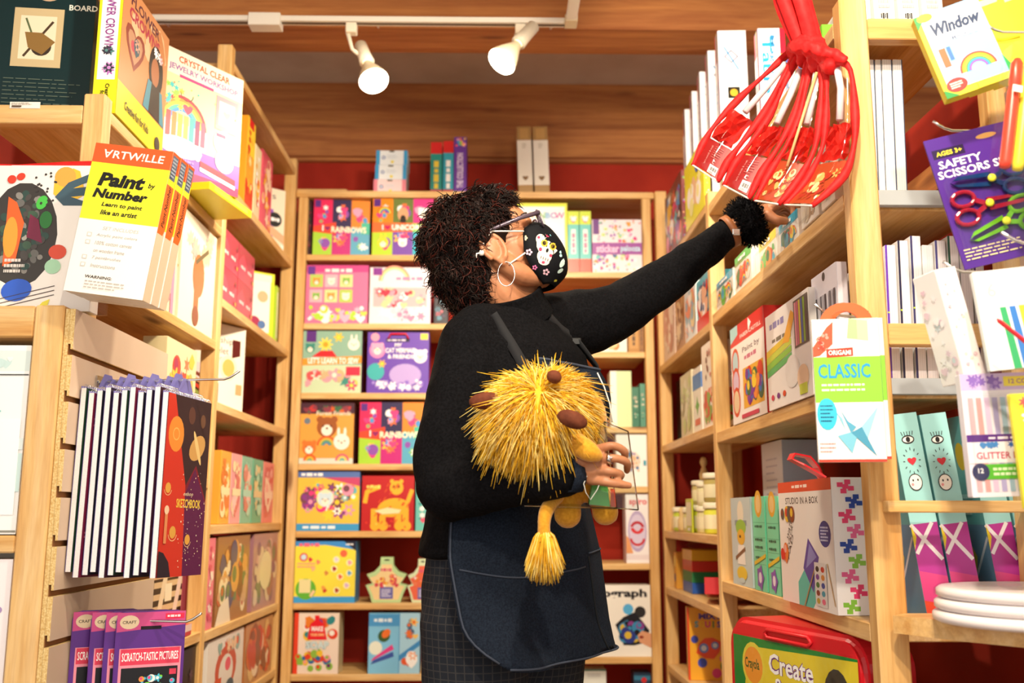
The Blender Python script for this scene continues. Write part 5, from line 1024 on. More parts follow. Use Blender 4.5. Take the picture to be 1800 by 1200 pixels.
pk = sd('R', 1432, 1478, 600, 470, zn[2], tx=1455, col='#d6d2dc', label='grey carded marker set standing behind the origami books', name='marker_pack', cat='craft pack', front=lambda a: (a.rect(0, 0, 1, 1, '#dcd8e2'), a.ell(.5, .95, .06, '#2a2a2a'), [a.rect(.06+i*.09, .2, .12+i*.09, .8, c) for i, c in enumerate(('#8a8a90', '#3a3a40', '#c8c8d0', '#5a5a60', '#a8a8b0', '#2a2a30', '#d8d8e0', '#6a6a70', '#b0b0b8', '#4a4a50'))]), d=.02, inset=.01)
# studio shelf
def f_tallw(a): a.rect(0, 0, 1, 1, '#dfe2f2'); a.scribble(.2, .3, .8, .9, 12, '#b8bcd8', 3, .25); a.words(.5, .14, width=.4, height=.05, col='#9aa0c8'); a.rect(0, 0, 1, .05, '#c8cce4')
for i, (l, r) in enumerate(((1291, 1331), (1335, 1376))):
    sd('R', l, r, 820, 768, zn[3], tx=(l+r)/2, col='#d2d6ec', label=('tall pale lavender box by the right middle post, behind the robot box', 'tall pale lavender box behind the mint green boxes')[i], front=f_tallw, d=.1, inset=.13)
def f_robot(a):
    a.rect(0, 0, 1, 1, '#c4d4d4'); a.ell(.5, .82, .16, '#f0e8d0'); a.rect(.2, .68, .8, .74, '#8a9aa0'); a.ell(.5, .66, .26, '#9ac84a', ry=.09); a.ell(.5, .55, .2, '#e8b83a', ry=.09); a.rect(.42, .54, .5, .57, '#2a2a2a'); a.poly([(.3, .24), (.7, .24), (.66, .46), (.34, .46)], '#f4f0e8'); a.line(.2, .3, .7, .42, .05, '#7a5a3a'); a.ell(.5, .14, .26, '#e8c83a', ry=.08); a.ell(.5, .06, .14, '#c8d8d8', ry=.03)
sd('R', 1287, 1321, 950, 874, zn[3], tx=1304, col='#b8caca', label='grey green box with a yellow robot print on the studio shelf', front=f_robot, near=lambda a: a.busy(.02, .02, .98, .98, ['#e8d8c8', '#d87a7a', '#e8c83a'], 12, 3, .1, .2), d=.08, inset=.005)
def f_mint(a):
    a.rect(0, 0, 1, 1, '#7fe0b4'); a.ell(.5, .92, .3, '#e8b03a'); a.ell(.5, .92, .2, '#f2d08a'); [a.rect(0, y, 1, y+.004, '#4ab088') for y in (.72, .56, .42, .28)]; [a.words(.5, y, width=.7, height=.03, col='#2a6a54', bold=.02) for s, y in (('COLOURING', .68), ('SET OF', .54), ('MAGNET', .46), ('ROBOTS', .35))]; a.poly([(.05, .26), (1, .36), (1, .40), (.05, .3)], '#e8c83a'); a.rpoly(.5, .14, .3, '#8a5ab8', [1, .7]*5); a.ell(.5, .14, .12, '#f0e8f8')
for i, (l, r) in enumerate(((1325, 1346), (1349, 1370))):
    sd('R', l, r, 950, 872, zn[3], tx=(l+r)/2, col='#6ad0a4', label=('mint green narrow box beside the robot box', 'mint green narrow box beside the Studio in a Box')[i], front=f_mint, d=.11, inset=.005)
def f_studio(a):
    a.rect(0, 0, 1, 1, '#f2ece6'); a.rect(0, .91, 1, 1, '#e0502f'); a.words(.46, .955, width=.34, height=.03, col='#ffe8dc', bold=.03); a.text('STUDIO IN A BOX', .46, .84, width=.62, height=.055, col='#2a2426', bold=.01)
    a.poly([(.34, 0), (.34, .18), (.55, .36), (.7, .1), (.6, 0)], '#5ac0b0'); a.poly([(.45, .3), (.56, .54), (.74, .4), (.62, .12)], '#5a4aa0'); a.poly([(.5, .3), (.58, .5), (.7, .4)], '#8a8ac8'); a.ell(.86, .58, .1, '#2f3f8a', ry=.1); a.scribble(.79, .52, .93, .64, 5, '#c8d0f0', 3)
    for k, s in enumerate(('WATER', 'COLOR', 'PAD')): a.text(s, .22, .62-.08*k, width=.18, height=.045, col='#3a3430', rot=.9, bold=.0)
    a.busy(.0, .66, .34, .8, ['#d8402a', '#e8c03a', '#5a5a52', '#8a4a2a'], 8, 2, .03, .06, 'e'); a.busy(.0, .3, .2, .5, ['#d8302a', '#e8803a', '#f0b0a0'], 6, 4, .03, .06); a.line(.45, .0, .66, .3, .014, '#b08a5a'); a.line(.88, .36, .98, .06, .012, '#c8a878'); a.rect(.66, .03, .86, .36, '#e0dcd8')
    for r in range(5):
        for c in range(2): a.ell(.71+c*.09, .31-.06*r, .03, ('#2a2a2a', '#c83a2a', '#7a3a9a', '#d88a3a', '#3a7a3a', '#2a4aa0', '#8a3a2a', '#3a9ab0', '#c8a83a', '#e86a8a')[r*2+c], ry=.022)
def s_pinwheel(a):
    a.rect(0, 0, 1, 1, '#f4f2f4'); R = random.Random(7); cols = ['#d8302a', '#e86aa0', '#3a9ad0', '#2a4aa8', '#3ab0a8', '#8ac84a', '#e8487a', '#6ac0e0']
    for r in range(9):
        for c in range(2):
            x, y = .26+c*.46+(.08 if r % 2 else -.04), .06+r*.109; col = R.choice(cols); w, h = .085, .034
            for dx, dy in ((0, 0), (-w, h*.4), (w, -h*.4), (-w*.4, -h), (w*.4, h)): a.rect(x+dx-w*.55, y+dy-h*.5, x+dx+w*.55, y+dy+h*.5, col)
o = sd('R', 1372, 1466, 950, 843, zn[3], tx=1420, col='#eeeaec', label='big white box reading Studio in a Box with watercolour pad', front=f_studio, near=s_pinwheel, d=.12, inset=-.012)
M_REDP = mat('red_plastic', '#d3202a', .35)
def strap_loop(name, label, pts, w, m, words=None):
    bm = bmesh.new(); rows = []
    for p in pts: rows.append([bm.verts.new(Vector(p)+Vector((0, s*w/2, 0))) for s in (-1, 1)])
    for A, B in zip(rows, rows[1:]): bm.faces.new((A[0], A[1], B[1], B[0]))
    o = from_bm(name, bm, m, None); md = o.modifiers.new('thick', 'SOLIDIFY'); md.thickness = .004; tag(o, label, 'strap'); return o
zz = o.location.z+o.dimensions.z
q = o.location
strap_loop('carry_strap', 'red ribbon strap with white lettering looped over the Studio in a Box', [(q.x+.06, q.y+.05, zz+.003), (q.x+.05, q.y+.05, zz+.03), (q.x+.03, q.y+.045, zz+.052), (q.x-.005, q.y+.04, zz+.058), (q.x-.012, q.y+.04, zz+.045), (q.x+.0, q.y+.0, zz+.03), (q.x+.02, q.y-.03, zz+.012), (q.x+.03, q.y-.04, zz+.003)], .035, M_REDP)
# big red carry case at the bottom
ca, cb = Vector((.515, 2.24)), Vector((.655, 1.80))     # far and near ends of its front
CC = tag(empty('art_carry_case', ((ca.x+cb.x)/2, (ca.y+cb.y)/2, zn[4]+.001), (0, 0, math.atan2(cb.y-ca.y, cb.x-ca.x))), 'large red rounded carry case with yellow Create and Carry sleeve', 'art case')
W_, H_, r_ = (cb-ca).length, .362, .06
out = [(-W_/2, 0), (W_/2, 0)]+[(W_/2-r_+r_*math.cos(a_), H_-r_+r_*math.sin(a_)) for a_ in [k*R90/6 for k in range(7)]]+[(-W_/2+r_-r_*math.sin(a_), H_-r_+r_*math.cos(a_)) for a_ in [k*R90/6 for k in range(7)]]
bm = bmesh.new(); prism_bm(bm, out, 0, .12); bmesh.ops.bevel(bm, geom=[e for e in bm.edges if abs(e.verts[0].co.y-e.verts[1].co.y) < .001], offset=.012, segments=3, affect='EDGES')
from_bm('case_shell', bm, M_REDP, CC, smooth=False)
bm = bmesh.new(); tube_bm(bm, [(-.07, -.003, H_-.032), (.07, -.003, H_-.032), (.08, -.003, H_-.024), (.07, -.003, H_-.016), (-.07, -.003, H_-.016), (-.08, -.003, H_-.024)], .004, 8, closed=True); from_bm('handle_rim', bm, M_REDP, CC, smooth=True)
A = Art(.42, .312)
A.rect(0, 0, 1, 1, '#e6d23a'); A.poly([(0, 0), (.0, 1), (.18, 1), (.1, .7), (.06, .3)], '#1f8a3a'); A.poly([(.18, 1), (.14, .94), (1, .985), (1, 1)], '#1f8a3a'); A.ell(.18, .82, .1, '#e8d84a', ry=.15); A.ell(.18, .82, .085, '#f2a03a', ry=.12); A.text('Crayola', .17, .82, width=.13, height=.09, col='#2a5a2a', bold=.02)
for e, c in ((.1, '#6a2a86'), (.035, '#ffffff')):
    A.text('Create', .5, .86, width=.36, height=.13, col=c, bold=e*.5); A.text('&carry', .53, .71, width=.34, height=.13, col=c, bold=e*.5)
A.scribble(.34, .57, .66, .6, 1, '#8a6a2a', 3, .4); A.rect(.12, .0, .5, .5, '#2a8a9a'); A.rect(.15, .0, .47, .44, '#e8eef0'); A.ell(.85, .72, .1, '#3a3a34', ry=.2); A.rect(.8, .0, .98, .5, '#c8242a'); A.busy(.2, .02, .44, .26, PAL_CANDY, 12, 3, .02, .04)
art_mesh('printed_sleeve', [(A, Matrix.Translation((-.205, -.0015, .012)) @ face_mtx('front', 0, 0, 0))], CC)
bm = bmesh.new(); bm_box(bm, -.212, -.006, .006, .222, -.004, .328); from_bm('plastic_wrap', bm, M_WRAP, CC)
card('gift_box', 'plain red box standing in front of the red carry case', 'box', .06, .03, .27, '#c81c22', lambda a: a.rect(.05, .9, .95, .97, '#d83038'), loc=(XR+.0, 1.76, zn[4]+.001), rz=-R90)

# origami books on a hook at the near post
po = P(1480, 690, Y=1.6)
hook((XR+.002, YF-.012, P(1460, 555, Y=1.66).z), math.pi+.35, .10, label='chrome wire hook carrying the origami books on the right post')
def f_ori(a):
    a.rect(0, 0, 1, 1, '#f2f0ec'); a.rect(0, .41, 1, .73, '#8ed23e'); a.poly([(0, .73), (.0, .8), (.22, .94), (.32, .98), (.3, .82), (.1, .74)], '#c8583a'); a.busy(.04, .74, .26, .9, ['#e89a8a', '#b8402f'], 12, 3, .02, .03, 'e'); a.poly([(.52, .86), (.84, .84), (.84, .98), (.56, 1)], '#bfe0a8'); a.poly([(.56, 1), (.84, .98), (.9, 1), (.62, 1)], '#d8f0c8'); a.poly([(.52, .86), (.68, .855), (.68, .99), (.56, 1)], '#a8cf90')
    a.poly([(.2, .725), (.6, .735), (.6, .795), (.2, .785)], '#d8402a'); a.text('ORIGAMI', .4, .76, width=.34, height=.035, col='#ffffff', bold=.02); a.text('CLASSIC', .45, .63, width=.78, height=.1, col='#2a9ad8', bold=.015); a.scribble(.1, .48, .8, .55, 2, '#f0fae0', 3, .4); a.ell(.16, .33, .15, '#3ac0e0', ry=.11); a.scribble(.06, .27, .26, .4, 5, '#14507a', 4, .35)
    for p_, c in (([(.3, .18), (.62, .22), (.5, .06)], '#7ac0d8'), ([(.36, .36), (.5, .2), (.58, .24), (.46, .28)], '#5aa8c8'), ([(.92, .38), (.62, .22), (.72, .14)], '#9ad0e4'), ([(.5, .2), (.86, .04), (.66, .24)], '#4a98b8'), ([(.3, .34), (.42, .22), (.38, .3)], '#8ac8dc')): a.poly(p_, c)
    a.rect(0, 0, 1, .018, '#c8402a'); a.scribble(.03, .06, .28, .14, 3, '#c88a8a', 4, .3)
for i in range(2):
    c = P(1484+9*i, 560, Y=1.575+.03*i)
    w, h, d = .105, .235, .012
    o = card('origami_book', ('white and green hanging book reading Origami Classic, front one', 'second Origami Classic book hanging right behind the front one')[i], 'book', w, d, h, '#f2f0ec', f_ori, lambda a: (a.rect(0, 0, 1, 1, '#f6f6f4'), a.rect(0, .41, 1, .73, '#8ed23e')), loc=(c.x, c.y, c.z-h), rz=-.18)
    bm = bmesh.new(); k = 12
    R1, R0 = .040, .026
    ou = [(R1*math.cos(math.pi*j/k), R1*math.sin(math.pi*j/k)) for j in range(k+1)]; inn = [(R0*math.cos(math.pi*j/k), R0*math.sin(math.pi*j/k)) for j in range(k+1)][::-1]
    prism_bm(bm, [(x, z+h-.012) for x, z in ou+inn], .003, .009); from_bm('orange_band', bm, mat('orange_band', '#e0602a', .4), o)

# ------------------------------------------------------------------ open end of the right unit
ye = YF+.05
def endbox(l, t_, r, z, Y, **kw):
    """book or carton standing on an end shelf, spine towards the aisle mouth"""
    a, b = P(l, t_+60, Y=Y), P(r, t_+60, Y=Y); h = P((l+r)/2, t_, Y=Y).z-z
    kw.setdefault('d', .16)
    return card(kw.pop('name', 'book'), kw.pop('label'), kw.pop('cat', 'book'), b.x-a.x, kw.pop('d'), h, kw.pop('col', '#f0eeee'), kw.pop('front', None), loc=((a.x+b.x)/2, Y, z+.0012+abs(kw.get('roll', 0))*(b.x-a.x)/2), **kw)
for i in range(4):
    card('sketch_pad', ('white pad spine on the top shelf next to the post', 'second white pad spine on the top shelf', 'third white pad spine on the top shelf', 'white pad spine at the outer end of the top shelf')[i], 'sketch pad', .040, .17, .07, '#f2f0ee', lambda a: (a.words(.5, .3, width=.4, height=.2, col='#4a4a4a'), a.scribble(.2, .5, .8, .8, 2, '#b8b4b0', 3)), loc=(XR+.06+.047*i, ye, zn[0]+.001), rz=0, roll=.0)
card('gift_box', 'lime green box end on the top shelf behind the post', 'box', .03, .1, .035, '#7ac83a', loc=(XR+.02, ye+.06, zn[0]+.001))
for i, (l, r) in enumerate(((1517, 1533), (1535, 1545), (1547, 1564), (1566, 1582))):
    endbox(l, 106, r, zn[1], ye+.02, label=('colouring book with dark comic cover, first in the upper row by the post', 'thin white colouring book beside the comic one', 'thick white colouring book in the upper row', 'outermost white colouring book in the upper row')[i], front=lambda a, i=i: (a.rect(0, 0, 1, 1, '#e4e6ea'), [a.rect(q, 0, q+.03, 1, '#c4c8d0') for q in (.2, .45, .7)], a.rect(.9, 0, 1, 1, '#3a4a6a')), left=(lambda a: (a.rect(0, 0, 1, 1, '#2a2430'), a.rect(0, .86, 1, 1, '#3a6ab0'), a.rect(0, .74, 1, .84, '#d82a3a'), a.busy(.02, .1, .98, .7, ['#4a3a5a', '#c83a3a', '#e8e0e0', '#2a3a4a'], 20, 3, .06, .12))) if i == 0 else None, roll=.03)
for i in range(8):
    l = 1553+i*22.0
    endbox(l, 432-(i % 3)*8, l+18, zn[2], ye+.015, label='white page-edged craft book behind the end rail, '+('first', 'second', 'third', 'fourth', 'fifth', 'sixth', 'seventh', 'eighth')[i]+' from the watercolor book', group='craft books behind the end rail', roll=.025, d=.15, front=lambda a, i=i: (a.rect(0, 0, 1, 1, '#eceaf2'), a.rect(0, 0, .22, 1, ('#6a3ab8', '#2a2a4a', '#3a3a6a', '#e8e4f0', '#4a4a8a', '#2a5a4a', '#e0dce8', '#5a3a7a')[i]), [a.rect(q, 0, q+.02, 1, '#c8c6d4') for q in (.45, .65, .85)], a.rpoly(.12, .5, .1, '#b8d84a', [1]*6)))
endbox(1519, 455, 1537, zn[2], ye+.03, label='cream book reading watercolor leaning on the post', roll=.06, d=.16, front=lambda a: (a.rect(0, 0, 1, 1, '#eadcc8'), a.text('WATER', .5, .7, width=.9, height=.1, col='#2a2224', bold=.02), a.text('COLOR', .5, .55, width=.9, height=.1, col='#2a2224', bold=.02)))
# boxes with eye, heart and face on the spine
def f_eye(a):
    a.rect(0, 0, 1, 1, '#a4e0e4'); a.rect(0, 0, 1, .46, '#b83a9a'); a.poly([(0, 0), (1, 0), (1, .1), (0, .16)], '#e0503a'); a.poly([(0, .1), (1, .06), (1, .2), (0, .24)], '#d84a8a'); a.line(0, .46, .95, .28, .14, '#f4eef4'); a.line(.05, .32, .8, .46, .14, '#f4eef4'); a.poly([(0, .34), (.14, .4), (0, .46)], '#e8d02a')
    a.ell(.5, .87, .24, '#2a2a30', ry=.022); a.ell(.5, .87, .2, '#f4f8f8', ry=.015); a.ell(.5, .87, .08, '#2a2a30', ry=.014)
    for k in range(5): a.line(.32+.09*k, .89, .28+.11*k, .91, .025, '#2a2a30')
    a.heart(.5, .765, .17, '#d83a4a')
    for k in range(12): t_ = 6.28*k/12; a.line(.5+.26*math.cos(t_), .765+.052*math.sin(t_), .5+.33*math.cos(t_), .765+.066*math.sin(t_), .025, '#2a2a30')
    a.ell(.48, .66, .26, '#2a2a30', ry=.042); a.ell(.48, .66, .23, '#f8f8f4', ry=.037); a.ell(.4, .67, .03, '#2a2a30', ry=.006); a.ell(.58, .67, .03, '#2a2a30', ry=.006); a.ell(.36, .65, .05, '#f0a0a8', ry=.007)
def l_eye(a): a.rect(0, 0, 1, 1, '#6ab4b8'); a.rect(0, 0, 1, .46, '#6a90b0'); a.ell(.6, .8, .18, '#e0c03a', ry=.07); a.poly([(0, 0), (.5, .3), (.0, .5)], '#d8c84a'); a.line(0, .1, 1, .4, .06, '#e8e8f0'); a.scribble(.3, .5, .8, .62, 3, '#a8d4d4', 3)
for i, (l, r) in enumerate(((1610, 1657), (1662, 1709), (1740, 1786), (1791, 1837))):
    endbox(l, 728, r, zn[3], YF+.045, name='art_kit_box', cat='box', d=.10, col='#6ab4b8', front=f_eye, left=l_eye, roll=-.12, label=('turquoise and pink box with eye, heart and face on its spine, beside the post', 'turquoise and pink eye-and-heart box second from the post', 'turquoise and pink eye-and-heart box mostly behind the glitter markers', 'turquoise and pink box behind the glitter markers, outermost in the row')[i])
# stack of white round palettes on the low end shelf
pp = Vector((XR+.19, YF-.17, .8385))
for i in range(3):
    o = lathe('paint_palette', [(0, 0), (.15, 0), (.157, .004), (.157, .013), (.152, .017), (.138, .017), (.133, .0145), (0, .0145)], mat('palette_white', '#f2eaea', .3), None, 48, (pp.x+.004*i, pp.y, pp.z+.0178*i)); tag(o, ('round white palette at the bottom of the stack on the low end shelf', 'round white palette in the middle of the stack', 'round white palette on top of the stack, in clear wrap')[i], 'palette')
lathe('plastic_wrap', [(0, .019), (.153, .019), (.160, .013), (.160, .003)], M_WRAP, o, 40)

# ------------------------------------------------------------------ slatwall at the right edge of the aisle mouth and what hangs on its hooks
XW = .90
U_W = tag(empty('slatwall_display'), 'beige slatwall panel past the right shelves, hooks pointing into the aisle', 'display stand')
for k in range(10):
    z0 = .95+.1*k
    box('slat', XW, 1.15, z0, XW+.02, 1.62, z0+.088, M_LAM, U_W, bevel=.001)
box('chipboard_core', XW+.0205, 1.15, .95, XW+.03, 1.62, 1.97, M_CHIP, U_W)
box('foot', XW, 1.16, 0, XW+.03, 1.23, .949, PINE['z'], U_W)
def wall_hook(px, py, Y, label, L=None):
    p = P(px, py, Y=Y); L = XW-p.x-.004 if L is None else L
    return hook((p.x+L, Y, p.z-.014), math.pi, L, label=label, tip=.03), p
def hang(name, label, px, py, Y, w, h, d, col, front, rz=0, roll=0, group=None, cat='craft pack', side=None):
    """a pack hung with its top centre at the pixel"""
    p = P(px, py, Y=Y)
    o = card(name, label, cat, w, d, h, col, front, side, side, loc=(p.x, p.y, p.z-h), rz=rz, roll=roll, group=group)
    return o
wall_hook(1640, 215, 1.5, 'chrome wire hook with bent tip above the safety scissors pack')
wall_hook(1658, 462, 1.46, 'chrome wire hook in front of the leaning craft books')
wall_hook(1728, 42, 1.42, 'chrome wire hook through the window marker boxes')
wall_hook(1760, 410, 1.36, 'chrome wire hook tip below the scissors pack')
def f_window(a):
    a.rect(0, 0, 1, 1, '#e8e02a'); a.rect(.08, .08, 1, 1, '#8ac0e8'); a.rect(.1, .62, 1, .98, '#eef4f8'); a.poly([(0, 1), (0, .84), (.2, 1)], '#1f8a3a'); a.ell(.16, .96, .12, '#e8d02a', ry=.05); a.text('Window', .56, .79, width=.76, height=.15, col='#2a3a5a', bold=.05, shear=.2); a.text('MARKERS', .62, .64, width=.4, height=.05, col='#5a6a8a'); a.rainbow(.62, .22, .28); a.rect(.16, .34, .26, .56, '#d8603a'); a.rect(.28, .4, .34, .56, '#3a6ab0'); a.ell(.22, .12, .16, '#d8302a', ry=.08); a.scribble(.12, .08, .32, .16, 3, '#ffe0d8', 3); a.rect(.5, 0, 1, .07, '#d8c830'); a.poly([(0, 0), (.2, 0), (0, .1)], '#1f8a3a')
for i in range(3):
    hang('marker_box', ('yellow and blue box reading Window Markers, its front in view on the upper hook', 'yellow marker box hanging behind the window markers', 'yellow and green marker box outermost on the upper hook')[i], 1708+42*i, 2-8*i, 1.40+.035*i, .098, .145, .022, '#e4dc2a', f_window if i == 0 else (lambda a: (a.rect(0, 0, 1, 1, '#e8e02a'), a.poly([(.2, 0), (.8, 0), (.5, .6)], '#1f9a3a'), a.poly([(0, .3), (.5, .3), (.2, .9)], '#2aa84a'), a.rect(.1, .9, .9, .97, '#f4f0a0'))), rz=-.25, roll=-.28, cat='box')
def f_sciss(a):
    a.rect(0, 0, 1, 1, '#4a2086'); a.rect(.05, .84, .42, .91, '#241040'); a.text('AGES 3+', .24, .875, width=.3, height=.035, col='#e8d83a', bold=.03); a.text('SAFETY', .33, .79, width=.5, height=.06, col='#ffffff', bold=.02); a.text('SCISSORS SET', .47, .715, width=.86, height=.06, col='#ffffff', bold=.02); a.ell(.7, .93, .12, '#c8985a', ry=.02)
    a.scribble(.05, .05, .75, .15, 4, '#e8d8a0', 3, .35)
def scissors(parent, cx, cz, col, rot, sc=1.0):
    m = mat('scissor_'+col, col, .15, trans=.5, ior=1.3); e = empty('scissors', (0, 0, 0), (0, 0, 0), parent) if False else None
    bm = bmesh.new()
    for s in (-1, 1):
        prism_bm(bm, [(0, s*.004), (-.055*sc, s*.003-.0008), (-.06*sc, 0), (-.05*sc, s*.008), (0, s*.011)], -.008-.002*s, -.004-.002*s)
        c = Vector((.035*sc, -.006, -s*.015*sc))
        tube_bm(bm, [c+Vector((.017*sc*math.cos(t_), 0, .012*sc*math.sin(t_))) for t_ in [6.283*k/14 for k in range(14)]], .0035*sc, 8, closed=True)
        prism_bm(bm, [(0, -s*.004), (.022*sc, -s*.016*sc), (.022*sc, -s*.008*sc), (0, s*.005)], -.008, -.004)
    bmesh.ops.rotate(bm, verts=bm.verts, cent=(0, 0, 0), matrix=Matrix.Rotation(rot, 3, 'Y'))
    o = from_bm('scissors', bm, m, parent, (cx, 0, cz))
    lathe('pivot', [(0, 0), (.006, 0), (.0065, .003), (.004, .005), (0, .005)], mat('pivot_yellow', '#dce03a', .35), o, 14, (0, -.0105, 0), (R90, 0, 0)); return o
sp = hang('scissors_pack', 'purple card reading Safety Scissors Set with coloured plastic scissors', 1752, 222, 1.46, .135, .218, .004, '#4a2086', f_sciss, rz=-.14, roll=-.22)
scissors(sp, .01, .130, '#1f4a8a', .15); scissors(sp, -.005, .092, '#c8284a', .05+math.pi); scissors(sp, .01, .058, '#8ae02a', -.25)
bm = bmesh.new(); bm_box(bm, -.064, -.018, .02, .064, -.012, .145); bmesh.ops.bevel(bm, geom=bm.edges[:], offset=.004, segments=2, affect='EDGES'); from_bm('clear_blister', bm, M_WRAP, sp)
# pack of thick markers in clear tube bag
mp_ = P(1800, 90, Y=1.33); MK = tag(empty('marker_set', (mp_.x-.012, mp_.y, mp_.z-.2), (0, .2, 0)), 'clear pack of thick neon markers hanging over the scissors pack', 'marker set')
for i, c in enumerate(('#e0402a', '#e8d83a', '#2a9a4a', '#8ad83a', '#f2902a')):
    lathe('marker', [(0, 0), (.007, .002), (.0085, .01), (.0085, .12), (.0075, .13), (.0085, .132), (.0085, .165), (.005, .172), (0, .173)], mat('marker_'+c, c, .3), MK, 14, (-.036+.0185*i, 0, .012))
bm = bmesh.new(); prism_bm(bm, [(-.052, 0), (.052, 0), (.052, .2), (.03, .225), (-.03, .225), (-.052, .2)], -.014, .014); from_bm('clear_sleeve', bm, M_WRAP, MK)
A = Art(.1, .06); A.words(.5, .5, width=.9, height=.25, col='#eefaf0', bold=.02); art_mesh('printed_letters', [(A, Matrix.Translation((0, -.0145, .1)) @ face_mtx('front', .1, .0, 0))], MK)
hang('gel_pen_box', 'white box hanging tilted from the hook before the leaning craft books', 1700, 468, 1.44, .035, .175, .06, '#f0ecee', lambda a: (a.rect(0, 0, 1, 1, '#f4f0f2'), a.busy(.1, .1, .9, .9, ['#e8d8dc', '#d8b8c8', '#f0e0d0'], 14, 3, .06, .12)), rz=.15, roll=-.22, cat='box', side=lambda a: a.busy(.05, .05, .95, .9, ['#c8d8e0', '#e0c8d8', '#f0f0f4'], 16, 3, .08, .16))
pm = hang('marker_card', 'clear fronted card of blue and yellow markers behind a red pencil', 1795, 470, 1.36, .11, .145, .012, '#e8eeee', lambda a: (a.rect(0, 0, 1, 1, '#eef2f2'), a.text('6', .2, .8, height=.14, col='#c8c4c0'), [a.poly([(.3+i*.12, .0), (.4+i*.12, .0), (.34+i*.12, .62), (.26+i*.12, .62)], c) for i, c in enumerate(('#3aa86a', '#3a7ac8', '#d8c83a', '#8ac8d8', '#2a4a9a'))]), rz=-.1, roll=-.1)
pq = P(1752, 560, Y=1.30)
o = tube('pencil', [(0, 0, 0), (.003, 0, -.003), (.075, 0, -.065), (.08, 0, -.07)], [.0008, .003, .003, .003], M_REDP, None, 6); o.location = pq; tag(o, 'red pencil lying across the blue and yellow marker card', 'pencil'); o.parent = None
def f_glit(a):
    a.rect(0, 0, 1, 1, '#e8e2ee'); a.rect(0, .86, 1, 1, '#c8b4e0'); a.busy(.0, .86, .5, 1, ['#a88ad0', '#8a6ac0'], 8, 2, .04, .08, 'f'); a.rect(.5, .89, 1, .97, '#e8d84a'); a.text('12 COLORS', .76, .93, width=.4, height=.04, col='#8a5a9a', bold=.02)
    for i, c in enumerate(('#d8b0b8', '#e0a0a0', '#d8c0e0', '#b0a8d8', '#a8c8e0', '#b0d8c8', '#c8d8a0', '#e0d0a0', '#d8a8c8', '#98b0c8')): a.rect(.06+i*.094, .04, .12+i*.094, .8, c)
    a.rect(0, .44, 1, .5, '#5a2a86'); a.words(.5, .47, width=.5, height=.025, col='#e8e0f4'); a.rect(0, .27, 1, .44, '#f0ecf4'); a.busy(.1, .38, .95, .45, ['#3a6ab8', '#4a8ad0', '#5a9ae0'], 14, 3, .04, .06); a.text('GLITTER MARKERS', .52, .33, width=.86, height=.055, col='#c82a5a', bold=.01); a.rect(.12, .14, 1, .26, '#5ab83a'); a.ell(.12, .2, .1, '#2a2a5a', ry=.07); a.text('12', .12, .21, height=.04, col='#ffffff'); a.scribble(.26, .16, .7, .24, 2, '#d8f0c8', 3)
gm = hang('glitter_marker_pack', 'clear pack reading Glitter Markers in front of the eye-and-heart boxes', 1768, 655, 1.42, .125, .18, .018, '#e4deea', f_glit, rz=-.05, roll=-.03)
bm = bmesh.new(); bm_box(bm, -.06, -.012, .006, .06, -.004, .15); bmesh.ops.bevel(bm, geom=bm.edges[:], offset=.004, segments=2, affect='EDGES'); from_bm('clear_blister', bm, M_WRAP, gm)
hang('flower_card_pack', 'yellow floral pack at the outer side of the glitter markers', 1822, 690, 1.36, .06, .16, .01, '#e8e03a', lambda a: (a.rect(0, 0, 1, 1, '#ece43a'), a.busy(.02, .02, .98, .98, ['#f6f0a0', '#f2c83a', '#ffffff', '#e85a5a'], 16, 3, .1, .25, 'f')), rz=-.05, roll=-.05)
wall_hook(1735, 668, 1.432, 'chrome wire hook behind the glitter markers')
# ------------------------------------------------------------------ soft body helpers
def catmull(pts, k=5):
    pts = [Vector(p) for p in pts]; out = []
    for i in range(len(pts)-1):
        p0 = pts[max(i-1, 0)]; p1 = pts[i]; p2 = pts[i+1]; p3 = pts[min(i+2, len(pts)-1)]
        for j in range(k):
            t = j/k; out.append(.5*((2*p1)+(p2-p0)*t+(2*p0-5*p1+4*p2-p3)*t*t+(3*p1-p0-3*p2+p3)*t**3))
    out.append(pts[-1]); return out
def limb(bm, pts, radii, n=14, k=5):
    q = catmull([Vector((*p, )) for p in pts], k); r = [v.x for v in catmull([Vector((a, 0, 0)) for a in radii], k)]
    tube_bm(bm, q, r, n)
    for p, a in ((q[0], r[0]), (q[-1], r[-1])): bmesh.ops.create_icosphere(bm, subdivisions=2, radius=a*.995, matrix=Matrix.Translation(p))
def ellip(bm, c, r, rot=None, sub=3):
    M = Matrix.Translation(Vector(c)) @ (rot.to_4x4() if rot else Matrix.Identity(4)) @ Matrix.Diagonal((*r, 1))
    bmesh.ops.create_icosphere(bm, subdivisions=sub, radius=1, matrix=M)
def loft(bm, st, ax, fw, n=28, p=2.3):
    """stations (x,y,z,half width,half depth) of a trunk, ax = body's left, fw = its front"""
    rings = []
    for x, y, z, a, b in st:
        ring = []
        for j in range(n):
            t = 2*math.pi*j/n; c, s = math.cos(t), math.sin(t)
            c = math.copysign(abs(c)**(2/p), c); s = math.copysign(abs(s)**(2/p), s)
            ring.append(bm.verts.new(Vector((x, y, z))+ax*(a*c)+fw*(b*s)))
        rings.append(ring)
    for A, B in zip(rings, rings[1:]):
        for j in range(n): bm.faces.new((A[j], A[(j+1) % n], B[(j+1) % n], B[j]))
    bm.faces.new(rings[0][::-1]); bm.faces.new(rings[-1])
